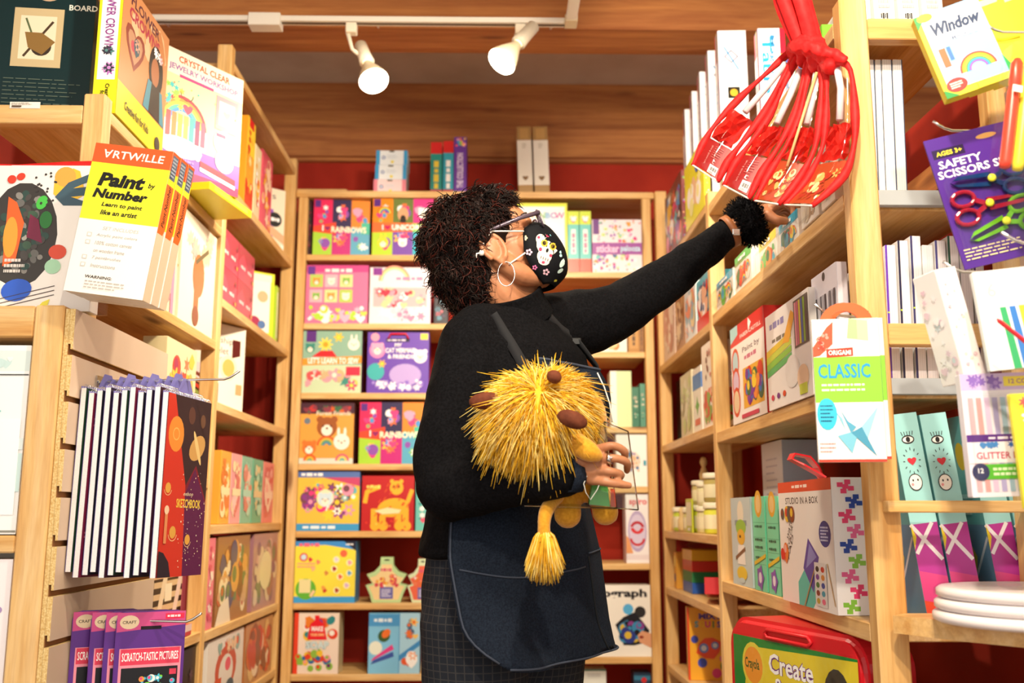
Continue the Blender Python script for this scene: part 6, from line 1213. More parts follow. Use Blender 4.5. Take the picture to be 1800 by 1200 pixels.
def blend(name, bm, voxel, smooth, m, parent=None, noise=0, nscale=20):
    """melt overlapping solids into one continuous surface"""
    bmesh.ops.recalc_face_normals(bm, faces=bm.faces)
    me = bpy.data.meshes.new('raw'); bm.to_mesh(me); bm.free()
    ob = bpy.data.objects.new('raw', me); COL.objects.link(ob)
    r = ob.modifiers.new('r', 'REMESH'); r.mode = 'VOXEL'; r.voxel_size = voxel
    if smooth: s = ob.modifiers.new('s', 'SMOOTH'); s.factor = .5; s.iterations = smooth
    dg = bpy.context.evaluated_depsgraph_get(); new = bpy.data.meshes.new_from_object(ob.evaluated_get(dg))
    bpy.data.objects.remove(ob); bpy.data.meshes.remove(me)
    new.name = name
    if noise:
        from mathutils import noise as nz
        new.calc_loop_triangles()
        nn = [v.normal.copy() for v in new.vertices]
        for v, q in zip(new.vertices, nn): v.co += q*noise*nz.fractal(v.co*nscale, .8, 2, 3)
    return link(name, new, m, parent, smooth=True)

# ------------------------------------------------------------------ materials of the woman and the lion
M_SKIN = noisy('skin', '#a8704e', '#b67c59', 30, .45, .04, spec=.4)
MATS['skin'].node_tree.nodes['Principled BSDF'].inputs['Subsurface Weight'].default_value = .12
MATS['skin'].node_tree.nodes['Principled BSDF'].inputs['Subsurface Radius'].default_value = (.01, .004, .002)
M_KNIT = noisy('black_knit', '#08080a', '#121215', 220, .95, .4, spec=.1)
M_HAIR = noisy('dark_brown_hair', '#0e0706', '#22100b', 40, .55, .0, spec=.25)
M_HAIR2 = mat('auburn_hair', '#48180e', .5, spec=.3)
M_DENIM = noisy('navy_denim', '#141a26', '#1f2836', 300, .9, .35, spec=.15)
def plaid():
    m = mat('plaid_trousers', '#2a2e36', .9, spec=.15); nd, lk, b = nodes(m)
    tc = N(m, 'ShaderNodeTexCoord'); sep = N(m, 'ShaderNodeSeparateXYZ'); lk.new(tc.outputs['Object'], sep.inputs[0])
    dx = N(m, 'ShaderNodeMath', operation='SUBTRACT'); lk.new(sep.outputs['X'], dx.inputs[0]); dx.inputs[1].default_value = .02
    dy = N(m, 'ShaderNodeMath', operation='SUBTRACT'); lk.new(sep.outputs['Y'], dy.inputs[0]); dy.inputs[1].default_value = 2.035
    ad = N(m, 'ShaderNodeMath', operation='ARCTAN2'); lk.new(dy.outputs[0], ad.inputs[0]); lk.new(dx.outputs[0], ad.inputs[1])
    prev = None
    for src, f in ((ad.outputs[0], 11.0), (sep.outputs['Z'], 70.0)):
        mu = N(m, 'ShaderNodeMath', operation='MULTIPLY'); lk.new(src, mu.inputs[0]); mu.inputs[1].default_value = f
        fr = N(m, 'ShaderNodeMath', operation='FRACT'); lk.new(mu.outputs[0], fr.inputs[0])
        lt = N(m, 'ShaderNodeMath', operation='LESS_THAN'); lk.new(fr.outputs[0], lt.inputs[0]); lt.inputs[1].default_value = .14
        if prev is None: prev = lt.outputs[0]
        else:
            mx = N(m, 'ShaderNodeMath', operation='MAXIMUM'); lk.new(prev, mx.inputs[0]); lk.new(lt.outputs[0], mx.inputs[1]); prev = mx.outputs[0]
    lk.new(ramp(m, prev, [(.0, '#23272f'), (1.0, '#3a3a3c')]), b.inputs['Base Color']); return m
M_PLAID = plaid()
M_STRAP = mat('apron_strap', '#131419', .85)

# ------------------------------------------------------------------ the woman
PER = tag(empty('person', (.02, 2.03, 0)), 'woman with curly dark hair, glasses and skull mask reaching up to the shelf', 'person')
po_ = Vector((.02, 2.03, 0))
def own(o): o.parent = PER; o.location = Vector(o.location)-po_; return o
FA = math.radians(-42)                     # the way her chest faces
FW = Vector((math.cos(FA), math.sin(FA), 0)); LX = Vector((-FW.y, FW.x, 0))
neck = Vector((.035, 2.03, 1.43))
shR = neck-LX*.135+Vector((.012, 0, -.085)); shL = neck+LX*.155+Vector((.0, 0, -.02))
elR = P(790, 850, Y=1.84); wrR = P(1004, 836, Y=1.675)
elL = P(1128, 522, Y=2.16); wrL = P(1280, 408, Y=2.17); hnL = P(1345, 374, Y=2.165)
trunk = [(.02, 2.035, .80, .185, .13), (.02, 2.035, .92, .188, .135), (.025, 2.035, 1.03, .168, .125), (.03, 2.03, 1.14, .165, .135), (.035, 2.025, 1.24, .172, .145), (.035, 2.025, 1.33, .165, .125), (.035, 2.03, 1.385, .12, .085), (.035, 2.03, 1.425, .068, .065)]
# head frame: x forward (her face), z up through the crown
HO = P(868, 449, Y=2.0)
HM = Matrix.Translation(HO) @ Matrix.Rotation(math.radians(4), 4, 'Z') @ Matrix.Rotation(math.radians(-23), 4, 'Y')
def HV(x, y, z): return HM @ Vector((x, y, z))
HR = HM.to_3x3()
def hand(bm, wrist, palm, knuckles, fingers, thumb, r=.0088):
    """palm slab from the wrist to the knuckles, fingers as jointed chains, thumb from the palm's side"""
    w, p = Vector(wrist), Vector(palm)
    for k in knuckles: limb(bm, [w, (w+Vector(k))/2+(p-(w+Vector(k))/2)*.3, k], [.017, .0145, .0105], 10, 3)
    for f in fingers: limb(bm, f, [.0092]+[r]*(len(f)-2)+[r*.82], 10, 4)
    limb(bm, thumb, [.014, .0115, .0095, .008][:len(thumb)], 10, 4)
bm = bmesh.new()
loft(bm, [(x, y, z, a-.02, b-.02) for x, y, z, a, b in trunk], LX, FW)
ellip(bm, HV(-.022, 0, .05), (.094, .073, .082), HR); ellip(bm, HV(.035, 0, -.005), (.058, .062, .088), HR)
ellip(bm, HV(.055, 0, -.06), (.04, .046, .045), HR); ellip(bm, HV(.076, 0, -.086), (.02, .022, .018), HR); ellip(bm, HV(.062, 0, .05), (.034, .052, .04), HR)
limb(bm, [HV(.088, 0, .035), HV(.106, 0, .0), HV(.112, 0, -.016)], [.011, .013, .014])                       # nose
ellip(bm, HV(.094, 0, -.05), (.016, .026, .012), HR); ellip(bm, HV(.094, 0, -.064), (.015, .023, .011), HR)    # lips
for s in (-1, 1):
    ellip(bm, HV(.084, s*.03, .033), (.014, .024, .011), HR); ellip(bm, HV(.066, s*.046, -.012), (.028, .022, .026), HR)
    # jaw line
    limb(bm, [HV(.0, s*.058, -.03), HV(.03, s*.05, -.07), HV(.066, s*.02, -.084)], [.022, .022, .018])
    # ear
    R0 = HR @ Matrix.Rotation(math.radians(-s*18), 3, 'Z')
    ellip(bm, HV(-.006, s*.076, -.006), (.019, .007, .029), R0, 2)
    ring = [HV(-.008+.022*math.cos(t_)-.004*math.sin(t_), s*(.082+.006*math.cos(t_+2.6)), -.002+.032*math.sin(t_)) for t_ in [k*.45-1.1 for k in range(12)]]
    limb(bm, ring, [.0055]*12, 8, 2); ellip(bm, HV(-.001, s*.078, -.035), (.010, .0065, .011), R0, 2)
limb(bm, [HV(-.045, 0, -.02), HV(-.02, 0, -.08), neck+Vector((-.005, 0, -.02))], [.062, .056, .06]); limb(bm, [HV(.018, 0, -.05), neck+Vector((.015, -.0, 0))], [.042, .05])
limb(bm, [shR, (shR+elR)/2, elR+Vector((.008, 0, .008)), (elR+wrR)/2+Vector((0, 0, .004)), wrR], [.045, .04, .033, .03, .025]); limb(bm, [shL, elL, wrL], [.045, .037, .025]); limb(bm, [wrL, hnL], [.025, .022])
hip = [Vector((.02, 2.035, .84))+LX*s*.09 for s in (-1, 1)]; knee = [Vector((.025, 2.03, .48))-LX*.09, Vector((.02, 2.06, .48))+LX*.09]; ank = [Vector((.02, 2.05, .09))-LX*.09, Vector((.015, 2.09, .09))+LX*.09]
for h_, k_, a_ in zip(hip, knee, ank): limb(bm, [h_, k_, a_], [.09, .058, .042]); limb(bm, [a_, a_+FW*.1+Vector((0, 0, -.05))], [.04, .03])
# right hand round the lion and the acrylic stand (fingers to the right, back of the hand in view)
Yh = 1.655
def H(px, py, dy=0.): return P(px, py, Y=Yh+dy)
K = [H(1048, 791, .006), H(1052, 809, .0), H(1048, 827, .0), H(1040, 843, .006)]
F_ = [[K[0], H(1076, 783, -.004), H(1097, 793, .006), H(1097, 810, .032)], [K[1], H(1078, 805, -.012), H(1101, 812, .0), H(1102, 827, .031)], [K[2], H(1072, 828, -.012), H(1091, 834, .002), H(1086, 842, .033)], [K[3], H(1062, 847, -.008), H(1084, 850, -.008), H(1106, 853, -.004)]]
hand(bm, wrR, H(1030, 822), K, F_, [H(1020, 812, .0), H(1034, 799, .034), H(1054, 800, .056), H(1072, 808, .058)], r=.0074)
# left hand at the shelf: palm up past the cuff, fingers hooking over a pack
Yl = 2.165
def G(px, py, dy=0.): return P(px, py, Y=Yl+dy)
K = [G(1366, 360, -.02), G(1368, 364, -.004), G(1367, 369, .012), G(1364, 374, .026)]
F_ = [[k, k+Vector((.018, 0, .004)), k+Vector((.034, 0, -.006)), k+Vector((.036, -.002, -.022))] for k in K]
hand(bm, hnL, G(1352, 368), K, F_, [G(1350, 378, -.02), G(1364, 386, -.03), G(1380, 388, -.032)], r=.0084)
body = own(blend('body', bm, .0029, 3, M_SKIN))
# eyes
for s in (-1, 1):
    own(lathe('eye', [(0, -.011), (.006, -.0092), (.0098, -.005), (.011, 0), (.0098, .005), (.006, .0092), (0, .011)], mat('eye_white', '#e8e2da', .2), None, 16, HV(.083, s*.031, .02)))
    own(lathe('iris', [(0, .0022), (.003, .002), (.0055, 0)], mat('iris_brown', '#2a160c', .2), None, 14, mtx=(HM @ Matrix.Translation((.0925, s*.031, .02)) @ Matrix.Rotation(R90, 4, 'Y'))))
    bm = bmesh.new(); tube_bm(bm, [HV(.088, s*.014, .046), HV(.092, s*.03, .052), HV(.078, s*.052, .047)], [.003, .0042, .002], 6); own(from_bm('eyebrow', bm, M_HAIR, None, smooth=True))
# sweater
bm = bmesh.new(); loft(bm, [(x, y, z, a+(.006 if z < 1.4 else .01), b+.006) for x, y, z, a, b in trunk if z > .85], LX, FW)
for s in (-1, 1): ellip(bm, Vector((.035, 2.025, 1.235))+LX*s*.075+FW*.085, (.082, .082, .085))
mR = (shR+elR)/2+Vector((-.006, -.01, .0)); limb(bm, [neck-LX*.05+Vector((0, 0, -.055)), shR, mR, elR, (elR+wrR)/2+Vector((0, 0, .001)), wrR-Vector((.012, 0, 0))], [.05, .066, .066, .06, .049, .038], 18)
mL = (shL+elL)/2+Vector((0, 0, -.012)); limb(bm, [neck+LX*.05+Vector((0, 0, -.03)), shL, mL, elL, (elL+wrL)/2, wrL+Vector((-.008, 0, -.004))], [.07, .078, .07, .058, .046, .036], 18)
ellip(bm, elR+Vector((-.0, .0, -.01)), (.062, .06, .06))
SW = own(blend('sweater', bm, .007, 6, M_KNIT, noise=.006, nscale=9))
c0, c1 = neck+Vector((.0, 0, -.02)), HV(-.005, 0, -.085)
bm = bmesh.new(); prof = catmull([(0, .086, 0), (.25, .082, 0), (.55, .076, 0), (.8, .073, 0), (1, .072, 0), (1.0, .066, 0), (.8, .062, 0)], 3)
q = (c1-c0).to_track_quat('Z', 'Y').to_matrix().to_4x4(); q.translation = c0
lathe_bm(bm, [(p.y, p.x*(c1-c0).length*1.02) for p in prof], 32, q); own(from_bm('turtleneck_collar', bm, M_KNIT, None, smooth=True))
# ribbing at the wrist
for w_, d_ in ((wrR, (wrR-elR).normalized()), (wrL, (wrL-elL).normalized())):
    bm = bmesh.new(); q = d_.to_track_quat('Z', 'Y').to_matrix().to_4x4(); q.translation = w_-d_*.02
    lathe_bm(bm, [(.034, -.012), (.036, 0), (.035, .012), (.031, .016)], 20, q); own(from_bm('sleeve_cuff', bm, M_KNIT, None, smooth=True))
# trousers
bm = bmesh.new(); loft(bm, [(.02, 2.035, .78, .187, .136), (.02, 2.035, .86, .184, .134), (.02, 2.035, .95, .172, .124)], LX, FW)
for h_, k_, a_ in zip(hip, knee, ank): limb(bm, [h_+Vector((0, 0, -.04)), (h_+k_)/2+Vector((0, 0, -.02)), k_, (k_+a_)/2, a_+Vector((0, 0, .01))], [.112, .1, .082, .075, .07], 18)
own(blend('trousers', bm, .008, 4, M_PLAID, noise=.006, nscale=6))
for a_ in ank:
    bm = bmesh.new(); limb(bm, [a_+Vector((0, 0, -.035))-FW*.03, a_+FW*.04+Vector((0, 0, -.045)), a_+FW*.14+Vector((0, 0, -.055))], [.045, .043, .034]); 
    for v in bm.verts: v.co.z = max(v.co.z, .003)
    own(blend('shoe', bm, .006, 3, mat('black_leather', '#141212', .4)))
# apron: skirt wrapped round the front, bib on the chest, straps
def bodypt(z, th, off):
    """point on the trunk at height z, th = angle from her front (+ to her left)"""
    st = trunk
    if z <= st[0][2]: x, y, a, b = st[0][0], st[0][1], st[0][3], st[0][4]
    else:
        for s0, s1 in zip(st, st[1:]):
            if s0[2] <= z <= s1[2]:
                f = (z-s0[2])/(s1[2]-s0[2]); x, y, a, b = [s0[i]+(s1[i]-s0[i])*f for i in (0, 1, 3, 4)]; break
        else: x, y, a, b = st[-1][0], st[-1][1], st[-1][3], st[-1][4]
    s, c = math.sin(th), math.cos(th); p = 2.3
    s2 = math.copysign(abs(s)**(2/p), s); c2 = math.copysign(abs(c)**(2/p), c)
    n = (LX*s*1.0/a+FW*c/b).normalized()
    return Vector((x, y, z))+LX*(a*s2)+FW*(b*c2)+n*off
def sheet(name, m, rows, thick=.003):
    bm = bmesh.new(); V = [[bm.verts.new(p) for p in r] for r in rows]
    for A, B in zip(V, V[1:]):
        for i in range(len(A)-1): bm.faces.new((A[i], A[i+1], B[i+1], B[i]))
    bmesh.ops.recalc_face_normals(bm, faces=bm.faces)
    o = from_bm(name, bm, m, None, smooth=True); md = o.modifiers.new('t', 'SOLIDIFY'); md.thickness = thick; md.offset = 0
    return own(o)
rows = []
nz_, nt_ = 26, 40
zt_, zb_ = 1.03, .725
for i in range(nz_+1):
    f = i/nz_; z = zt_+(zb_-zt_)*f
    t0 = math.radians(-84+22*f+(22*max(0, (f-.72)/.28)**2)); t1 = math.radians(78)
    row = []
    for j in range(nt_+1):
        g = j/nt_; th = t0+(t1-t0)*g
        off = .014+.04*f+.012*f*math.sin(g*11+1.3)+.004*math.sin(g*23+f*5)
        zz_ = z-(.012*math.sin(g*5) if i == nz_ else .0)+(.02*(1-abs(2*g-1)) if i == nz_ else 0)
        row.append(bodypt(z, th, off)+Vector((0, 0, zz_-z)))
    rows.append(row)
APR = sheet('apron_skirt', M_DENIM, rows)
# stitched pocket line and middle seam
def on_skirt(g, f):
    i = min(int(f*nz_), nz_-1); j = min(int(g*nt_), nt_-1); fi, fj = f*nz_-i, g*nt_-j
    p = (rows[i][j]*(1-fj)+rows[i][j+1]*fj)*(1-fi)+(rows[i+1][j]*(1-fj)+rows[i+1][j+1]*fj)*fi
    c = Vector((.02, 2.035, p.z)); return p+(p-c).normalized()*.003
M_SEAM = mat('apron_seam', '#0a0e16', .9); M_STITCH = mat('apron_stitch', '#3a4252', .9)
own(tube('pocket_seam', [on_skirt(.04+.5*k/14, .42+.05*math.sin(k/14*3.1)) for k in range(15)], .0018, M_STITCH, None, 5))
own(tube('pocket_seam', [on_skirt(.58+.4*k/14, .34-.03*k/14) for k in range(15)], .0018, M_STITCH, None, 5))
own(tube('middle_seam', [on_skirt(.57, .36+.62*k/14) for k in range(15)], .0018, M_SEAM, None, 5))
own(tube('hem', [on_skirt(.01+.98*k/40, .985) for k in range(41)], .0022, M_STITCH, None, 5)); own(tube('side_hem', [on_skirt(.012, k/20) for k in range(20)], .002, M_STITCH, None, 5))
own(tube('snap_ring', [on_skirt(.965, .33)+Vector((.002, -.004, .0))+Vector((.007*math.cos(t_), 0, .010*math.sin(t_))) for t_ in [6.283*k/12 for k in range(12)]], .0014, M_CHROME, None, 6, closed=True))
# bib follows the bust
from mathutils.bvhtree import BVHTree
def bvh_of(o):
    me = o.data; return BVHTree.FromPolygons([v.co+o.location+(po_ if o.parent == PER else Vector()) for v in me.vertices], [tuple(p.vertices) for p in me.polygons])
TSW = bvh_of(SW)
def on_sweater(p, off):
    c = Vector((.035, 2.025, p.z)); d = (Vector(p)-c); d.z = 0; d.normalize()
    hit = TSW.ray_cast(c+d*.6, -d)
    return (hit[0]+d*off) if hit[0] else Vector(p)
rows2 = []
for i in range(15):
    f = i/14; z = 1.295-(1.295-1.02)*f
    half = .115+.055*min(1, f*1.3)
    row = []
    for j in range(19):
        s = (j/18*2-1)*half; base = Vector((.035, 2.025, z))+LX*s+FW*.2
        c = Vector((.035, 2.025, z))+LX*s*.5; d = (base-c); d.z = 0; d.normalize(); hit = TSW.ray_cast(c+d*.6, -d)
        row.append((hit[0] if hit[0] else base)+d*.012)
    # cloth spans straight between its highest points
    rows2.append(row)
BIB = sheet('apron_bib', M_DENIM, rows2)
own(tube('bib_hem', [p+FW*.003 for p in rows2[0]], .003, M_STITCH, None, 6))
def strap(pts, w=.02, name='apron_strap'):
    pts = catmull(pts, 6); rws = []
    for i, p in enumerate(pts):
        t = (pts[min(i+1, len(pts)-1)]-pts[max(i-1, 0)]).normalized(); n = (p-Vector((.035, 2.04, p.z))).normalized(); s = t.cross(n).normalized()*w/2
        rws.append([p-s, p+s])
    sheet(name, M_STRAP, rws, .002)
def sw_cam(px, py, off=.006):
    o_ = CO; d = (P(px, py, Y=2.0)-CO).normalized(); hit = TSW.ray_cast(o_, d)
    return (hit[0]-d*off) if hit[0] else P(px, py, Y=1.95)
strap([sw_cam(866, 552), sw_cam(882, 578), sw_cam(905, 615), sw_cam(928, 655)])
strap([sw_cam(966, 556), sw_cam(990, 580), sw_cam(1014, 600), rows2[0][17]+FW*.004])
bx_ = sw_cam(1012, 600, .01); own(box('strap_buckle', bx_.x-.012, bx_.y-.004, bx_.z-.008, bx_.x+.012, bx_.y+.002, bx_.z+.008, mat('buckle_black', '#0c0c0e', .3), None, .002))
# white cord down the bib and the stitched name
own(tube('white_cord', [sw_cam(1050, 655, .02), sw_cam(1062, 680, .02), sw_cam(1072, 710, .02), sw_cam(1076, 742, .02)], .0016, mat('white_cord', '#e8e4dc', .6), None, 6))
A = Art(.06, .02); A.text('Monkeys', .5, .5, width=.9, height=.7, col='#d8a83a', bold=0, shear=.25)
b0 = sw_cam(1052, 708, .022); nn_ = (b0-Vector((.035, 2.025, b0.z))).normalized(); uu = Vector((0, 0, 1)).cross(nn_)
uu = Vector((-nn_.y, nn_.x, 0)).normalized()
if uu.x < 0: uu = -uu
own(art_mesh('stitched_name', [(A, Matrix(((uu.x, 0, nn_.x, b0.x-uu.x*.03), (uu.y, 0, nn_.y, b0.y-uu.y*.03), (0, 1, 0, b0.z-.012), (0, 0, 0, 1)))) ]))
# hair: curly mass and curls
bm = bmesh.new(); HB = []
for c, r in ((HV(-.04, 0, .05), (.096, .09, .096)), (HV(-.068, 0, -.01), (.066, .08, .08)), (HV(-.075, 0, -.055), (.042, .068, .055)), (HV(.01, 0, .095), (.06, .07, .046)), (HV(-.05, -.04, .02), (.05, .046, .064)), (HV(.036, 0, .09), (.04, .058, .03)), (HV(.024, -.055, .062), (.026, .018, .024)), (HV(.024, .055, .062), (.026, .018, .024))):
    ellip(bm, c, r, HR); HB.append((c, r))
hb = blend('hair', bm, .007, 4, M_HAIR, noise=.013, nscale=24)
R_ = random.Random(11); me = hb.data; bmc = bmesh.new(); bmd = bmesh.new(); polys = [p for p in me.polygons]
wts = [p.area for p in polys]
for p in R_.choices(polys, wts, k=9000):
    c = p.center; n = p.normal
    lc = HM.inverted() @ c
    if lc.x > .05 and lc.z < .085: continue
    if lc.x > -.035 and lc.z < .03: continue
    if lc.x > -.01 and lc.z < .05: continue
    flow = c-HV(-.03, 0, .16); flow = flow-n*flow.dot(n); flow = flow.normalized() if flow.length > .001 else n.orthogonal()
    flow = Quaternion(n, R_.gauss(0, .7)) @ flow; t2 = n.cross(flow)
    L = R_.uniform(.016, .038); amp = R_.uniform(.002, .0055); ph = R_.random()*6.28; turns = R_.uniform(3, 6.5); lift = R_.uniform(.08, .4)
    pts = [c-n*.003+flow*(L*k/6)+n*(lift*L*math.sin(k/6*2.2)+amp*math.cos(ph+turns*k/6))+t2*amp*math.sin(ph+turns*k/6) for k in range(7)]
    tube_bm(bmd if R_.random() < .16 else bmc, pts, [.0013, .0013, .0012, .0011, .0009, .0007, .0003], 3, cap=False)
own(hb)
o = from_bm('hair_curls', bmc, M_HAIR, hb, smooth=True); o.location = -Vector(hb.location)-po_; o['kind'] = 'stuff'
o = from_bm('auburn_curls', bmd, M_HAIR2, hb, smooth=True); o.location = -Vector(hb.location)-po_; o['kind'] = 'stuff'
# mask: printed black cloth, ridge down the middle
ridge = catmull([(.106, 0, .034), (.128, 0, .016), (.141, 0, -.022), (.143, 0, -.056), (.128, 0, -.094), (.090, 0, -.113)], 4)
edge = catmull([(.072, -.055, .018), (.064, -.064, .008), (.056, -.068, -.012), (.049, -.068, -.036), (.052, -.062, -.07), (.064, -.04, -.103)], 4)
rowsm = []
for a, b in zip(ridge, edge):
    row = []
    for s in (-1, 1):
        seg = []
        for k in range(11):
            t = k/10; x = b.x+(a.x-b.x)*math.sin(t*R90)**.85; y = b.y*math.cos(t*R90)**.9 if t < 1 else 0; z = b.z+(a.z-b.z)*t
            seg.append(HV(x, y*(1 if s < 0 else -1), z))
        row += seg if s < 0 else seg[::-1][1:]
    rowsm.append(row)
M_MASK = mat('mask_black_cotton', '#0b0d12', .75, spec=.2)
MK_ = sheet('face_mask', M_MASK, rowsm, .0015)
TMK = bvh_of(MK_)
def on_mask(px, py, off=.0012):
    d = (P(px, py, Y=1.95)-CO).normalized(); hit = TMK.ray_cast(CO, d)
    return hit[0]-d*off if hit[0] else None
PR = {}
def mask_print(shapes):
    """flat print laid over the cloth: each shape a fan of small faces"""
    V = []; F = []; C = []
    for L, (cx, cy, outline, col) in enumerate(shapes):
        k = len(outline); base = len(V); ok = True; pts = []
        for fr in (0, .34, .67, 1):
            for (x, y) in (outline if fr else outline[:1]):
                p = on_mask(cx+(x-cx)*fr, cy+(y-cy)*fr, .0011+.00001*L)
                if p is None: ok = False; break
                pts.append(p)
            if not ok: break
        if not ok: continue
        V += pts
        for j in range(k): F.append((base, base+1+j, base+1+(j+1) % k)); C.append(lin(col))
        for q_ in range(2):
            for j in range(k):
                a0 = base+1+q_*k; F.append((a0+j, a0+k+j, a0+k+(j+1) % k, a0+(j+1) % k)); C.append(lin(col))
    me = bpy.data.meshes.new('mask_print'); me.from_pydata([p-po_ for p in V], [], F); at = me.color_attributes.new('ink', 'FLOAT_COLOR', 'CORNER'); buf = []
    for p, c in zip(me.polygons, C): buf += list(c)*p.loop_total
    at.data.foreach_set('color', buf); o = link('mask_print', me, M_PRINT, PER); return o
def el(cx, cy, rx, ry, col, rot=0, n=16): return (cx, cy, [(cx+rx*math.cos(t_)*math.cos(rot)-ry*math.sin(t_)*math.sin(rot), cy+rx*math.cos(t_)*math.sin(rot)+ry*math.sin(t_)*math.cos(rot)) for t_ in [6.283*k/n for k in range(n)]], col)
def fl(cx, cy, r, col): return [el(cx+r*math.cos(t_), cy+r*math.sin(t_), r*.55, r*.55, col, 0, 8) for t_ in [6.283*k/5 for k in range(5)]]+[el(cx, cy, r*.4, r*.4, '#0b0d12', 0, 8)]
sk = (965, 434); CRM = '#e6dccb'
shapes = [el(963, 430, 20, 19, CRM, .2), el(957, 450, 13, 13, CRM, .3), el(950, 420, 8, 9, CRM), el(981, 428, 7, 10, CRM), el(956, 459, 10, 7, CRM, .2), el(957, 427, 6, 6.5, '#c8a83a'), el(957, 427, 3.4, 3.8, '#2a2418'), el(972, 433, 6, 6.5, '#c8a83a'), el(972, 433, 3.4, 3.8, '#2a2418'), el(962, 440, 2.4, 4, '#1a1616', .3, 10), el(950, 438, 3, 3.5, '#c83a5a', 0, 10), el(968, 449, 2.6, 3, '#c83a5a', 0, 10), el(955, 461, 3, 2.6, '#c83a5a', 0, 10), el(963, 414, 3, 2.6, '#c83a5a', 0, 10), el(978, 422, 2.4, 3, '#3a8ab0', 0, 10), el(947, 417, 2.6, 2.6, '#c83a5a', 0, 10)]
shapes += [el(951+4*k, 452+1.6*k, .8, 3, '#5a4a40', .2, 8) for k in range(4)]
for cx, cy, r, c in ((973, 409, 5, '#8ac8d0'), (930, 443, 4, '#d8b0c8'), (960, 478, 4, '#d8b0c0'), (990, 446, 5, '#a8d8d8'), (923, 418, 3, '#c8b060'), (940, 470, 3, '#c86a9a')): shapes += fl(cx, cy, r, c)
shapes += [el(989, 462, 4, 9, '#c8e4e0', .5), el(995, 466, 3, 8, '#c8e4e0', -.5), el(985, 476, 3, 6, '#c8e4e0', .9), el(977, 494, 3, 3, '#d8d84a')]
mask_print(shapes)
M_ELAS = mat('white_elastic', '#ece6e0', .7)
own(tube('ear_loop', [HV(.066, -.066, .010), HV(.03, -.08, .020), HV(.002, -.083, .030), HV(-.022, -.084, .016), HV(-.032, -.087, -.004)], .0018, M_ELAS, None, 6)); own(tube('ear_loop', [HV(.05, -.07, -.034), HV(.03, -.076, -.040), HV(.008, -.08, -.046)], .0018, M_ELAS, None, 6))
own(lathe('toggle_bead', [(0, -.006), (.004, -.005), (.006, 0), (.004, .005), (0, .006)], M_ELAS, None, 12, HV(-.036, -.09, -.006))); own(tube('loop_end', [HV(-.036, -.09, -.006), HV(-.046, -.092, -.004), HV(-.05, -.092, -.012)], .0018, M_ELAS, None, 6))
# glasses
M_FRAME = mat('glasses_frame', '#5a4e5c', .25, .3)
def rrect(cx, cy, w, h, r=.012, n=5):
    out = []
    for sx, sy, a0 in ((1, 1, 0), (-1, 1, R90), (-1, -1, math.pi), (1, -1, 3*R90)):
        for k in range(n+1): t_ = a0+R90*k/n; out.append((cx+sx*(w/2-r)+r*math.cos(t_), cy+sy*(h/2-r)+r*math.sin(t_)))
    return out
for s in (-1, 1):
    own(tube('rim', [HV(.118-.004*abs(y)/.03, y, z) for y, z in rrect(s*.036, .026, .052, .038)], .0024, M_FRAME, None, 6, closed=True))
    bm = bmesh.new(); bm.faces.new([bm.verts.new(HV(.117, y, z)) for y, z in rrect(s*.036, .026, .049, .035)]); own(from_bm('lens', bm, M_ACRYL, None))
    own(tube('temple', [HV(.112, s*.064, .036), HV(.07, s*.078, .036), HV(.0, s*.084, .034), HV(-.02, s*.084, .022)], [.0048, .0045, .0036, .003], M_FRAME, None, 8))
own(tube('bridge', [HV(.118, -.011, .032), HV(.121, 0, .035), HV(.118, .011, .032)], .0022, M_FRAME, None, 6))
# hoop earring, ring, watch
eh = HV(.0, -.084, -.040)
own(tube('hoop_earring', [eh+Vector((.004+.017*math.cos(t_), -.002+.004*math.sin(t_), -.024+.026*math.sin(t_))) for t_ in [6.283*k/28 for k in range(28)]], .0009, M_CHROME, None, 6, closed=True))
rp = H(1072, 806, -.0095); rd = (H(1078, 805, -.012)-H(1052, 809, .0)).normalized(); q = rd.to_track_quat('Z', 'Y').to_matrix().to_4x4(); q.translation = rp
own(lathe('ring', [(.0082, -.003), (.0092, -.003), (.0096, 0), (.0092, .003), (.0082, .003)], M_CHROME, None, 20, mtx=q))
q_ = rp+Vector((0, -.0098, .001)); own(lathe('ring_stone', [(0, -.003), (.003, -.001), (.0035, .001), (0, .0032)], mat('stone', '#e8e8f0', .05, .6), None, 8, q_))
wd = (hnL-wrL).normalized(); q = wd.to_track_quat('Z', 'Y').to_matrix().to_4x4(); q.translation = wrL+wd*.004
own(lathe('watch_strap', [(.036, -.008), (.0385, -.0075), (.0385, .0075), (.036, .008)], mat('brown_leather', '#8a5430', .5), None, 28, mtx=q)); q2 = q.copy(); q2.translation = wrL+wd*.004+Vector((.006, -.037, -.012)); own(box('watch_buckle', *(q2.translation-Vector((.009, .003, .008))), *(q2.translation+Vector((.009, .003, .008))), M_CHROME, None, .002))
# fuzzy black cuff behind the left hand
bm = bmesh.new()
cc = wrL+(hnL-wrL)*.52
for k in range(9):
    t_ = 6.283*k/9; q3 = wd.to_track_quat('Z', 'Y').to_matrix(); p = cc+q3 @ Vector((.03*math.cos(t_), .03*math.sin(t_), .004*math.sin(3*t_))); ellip(bm, p, (.026, .026, .026), None, 2)
fz = blend('fuzzy_cuff', bm, .005, 2, M_KNIT, noise=.006, nscale=60); bmc = bmesh.new(); R_ = random.Random(3)
for p in R_.choices(list(fz.data.polygons), k=1500):
    c, n = p.center, p.normal; n2 = (n+Vector((R_.uniform(-.6, .6), R_.uniform(-.6, .6), R_.uniform(-.6, .6)))).normalized(); tube_bm(bmc, [c-n*.002, c+n*.005+n2*.003, c+n2*.012], [.0012, .001, .0003], 3, cap=False)
own(fz); o = from_bm('cuff_fuzz', bmc, M_KNIT, fz); o.location = -Vector(fz.location)-po_; o['kind'] = 'stuff'

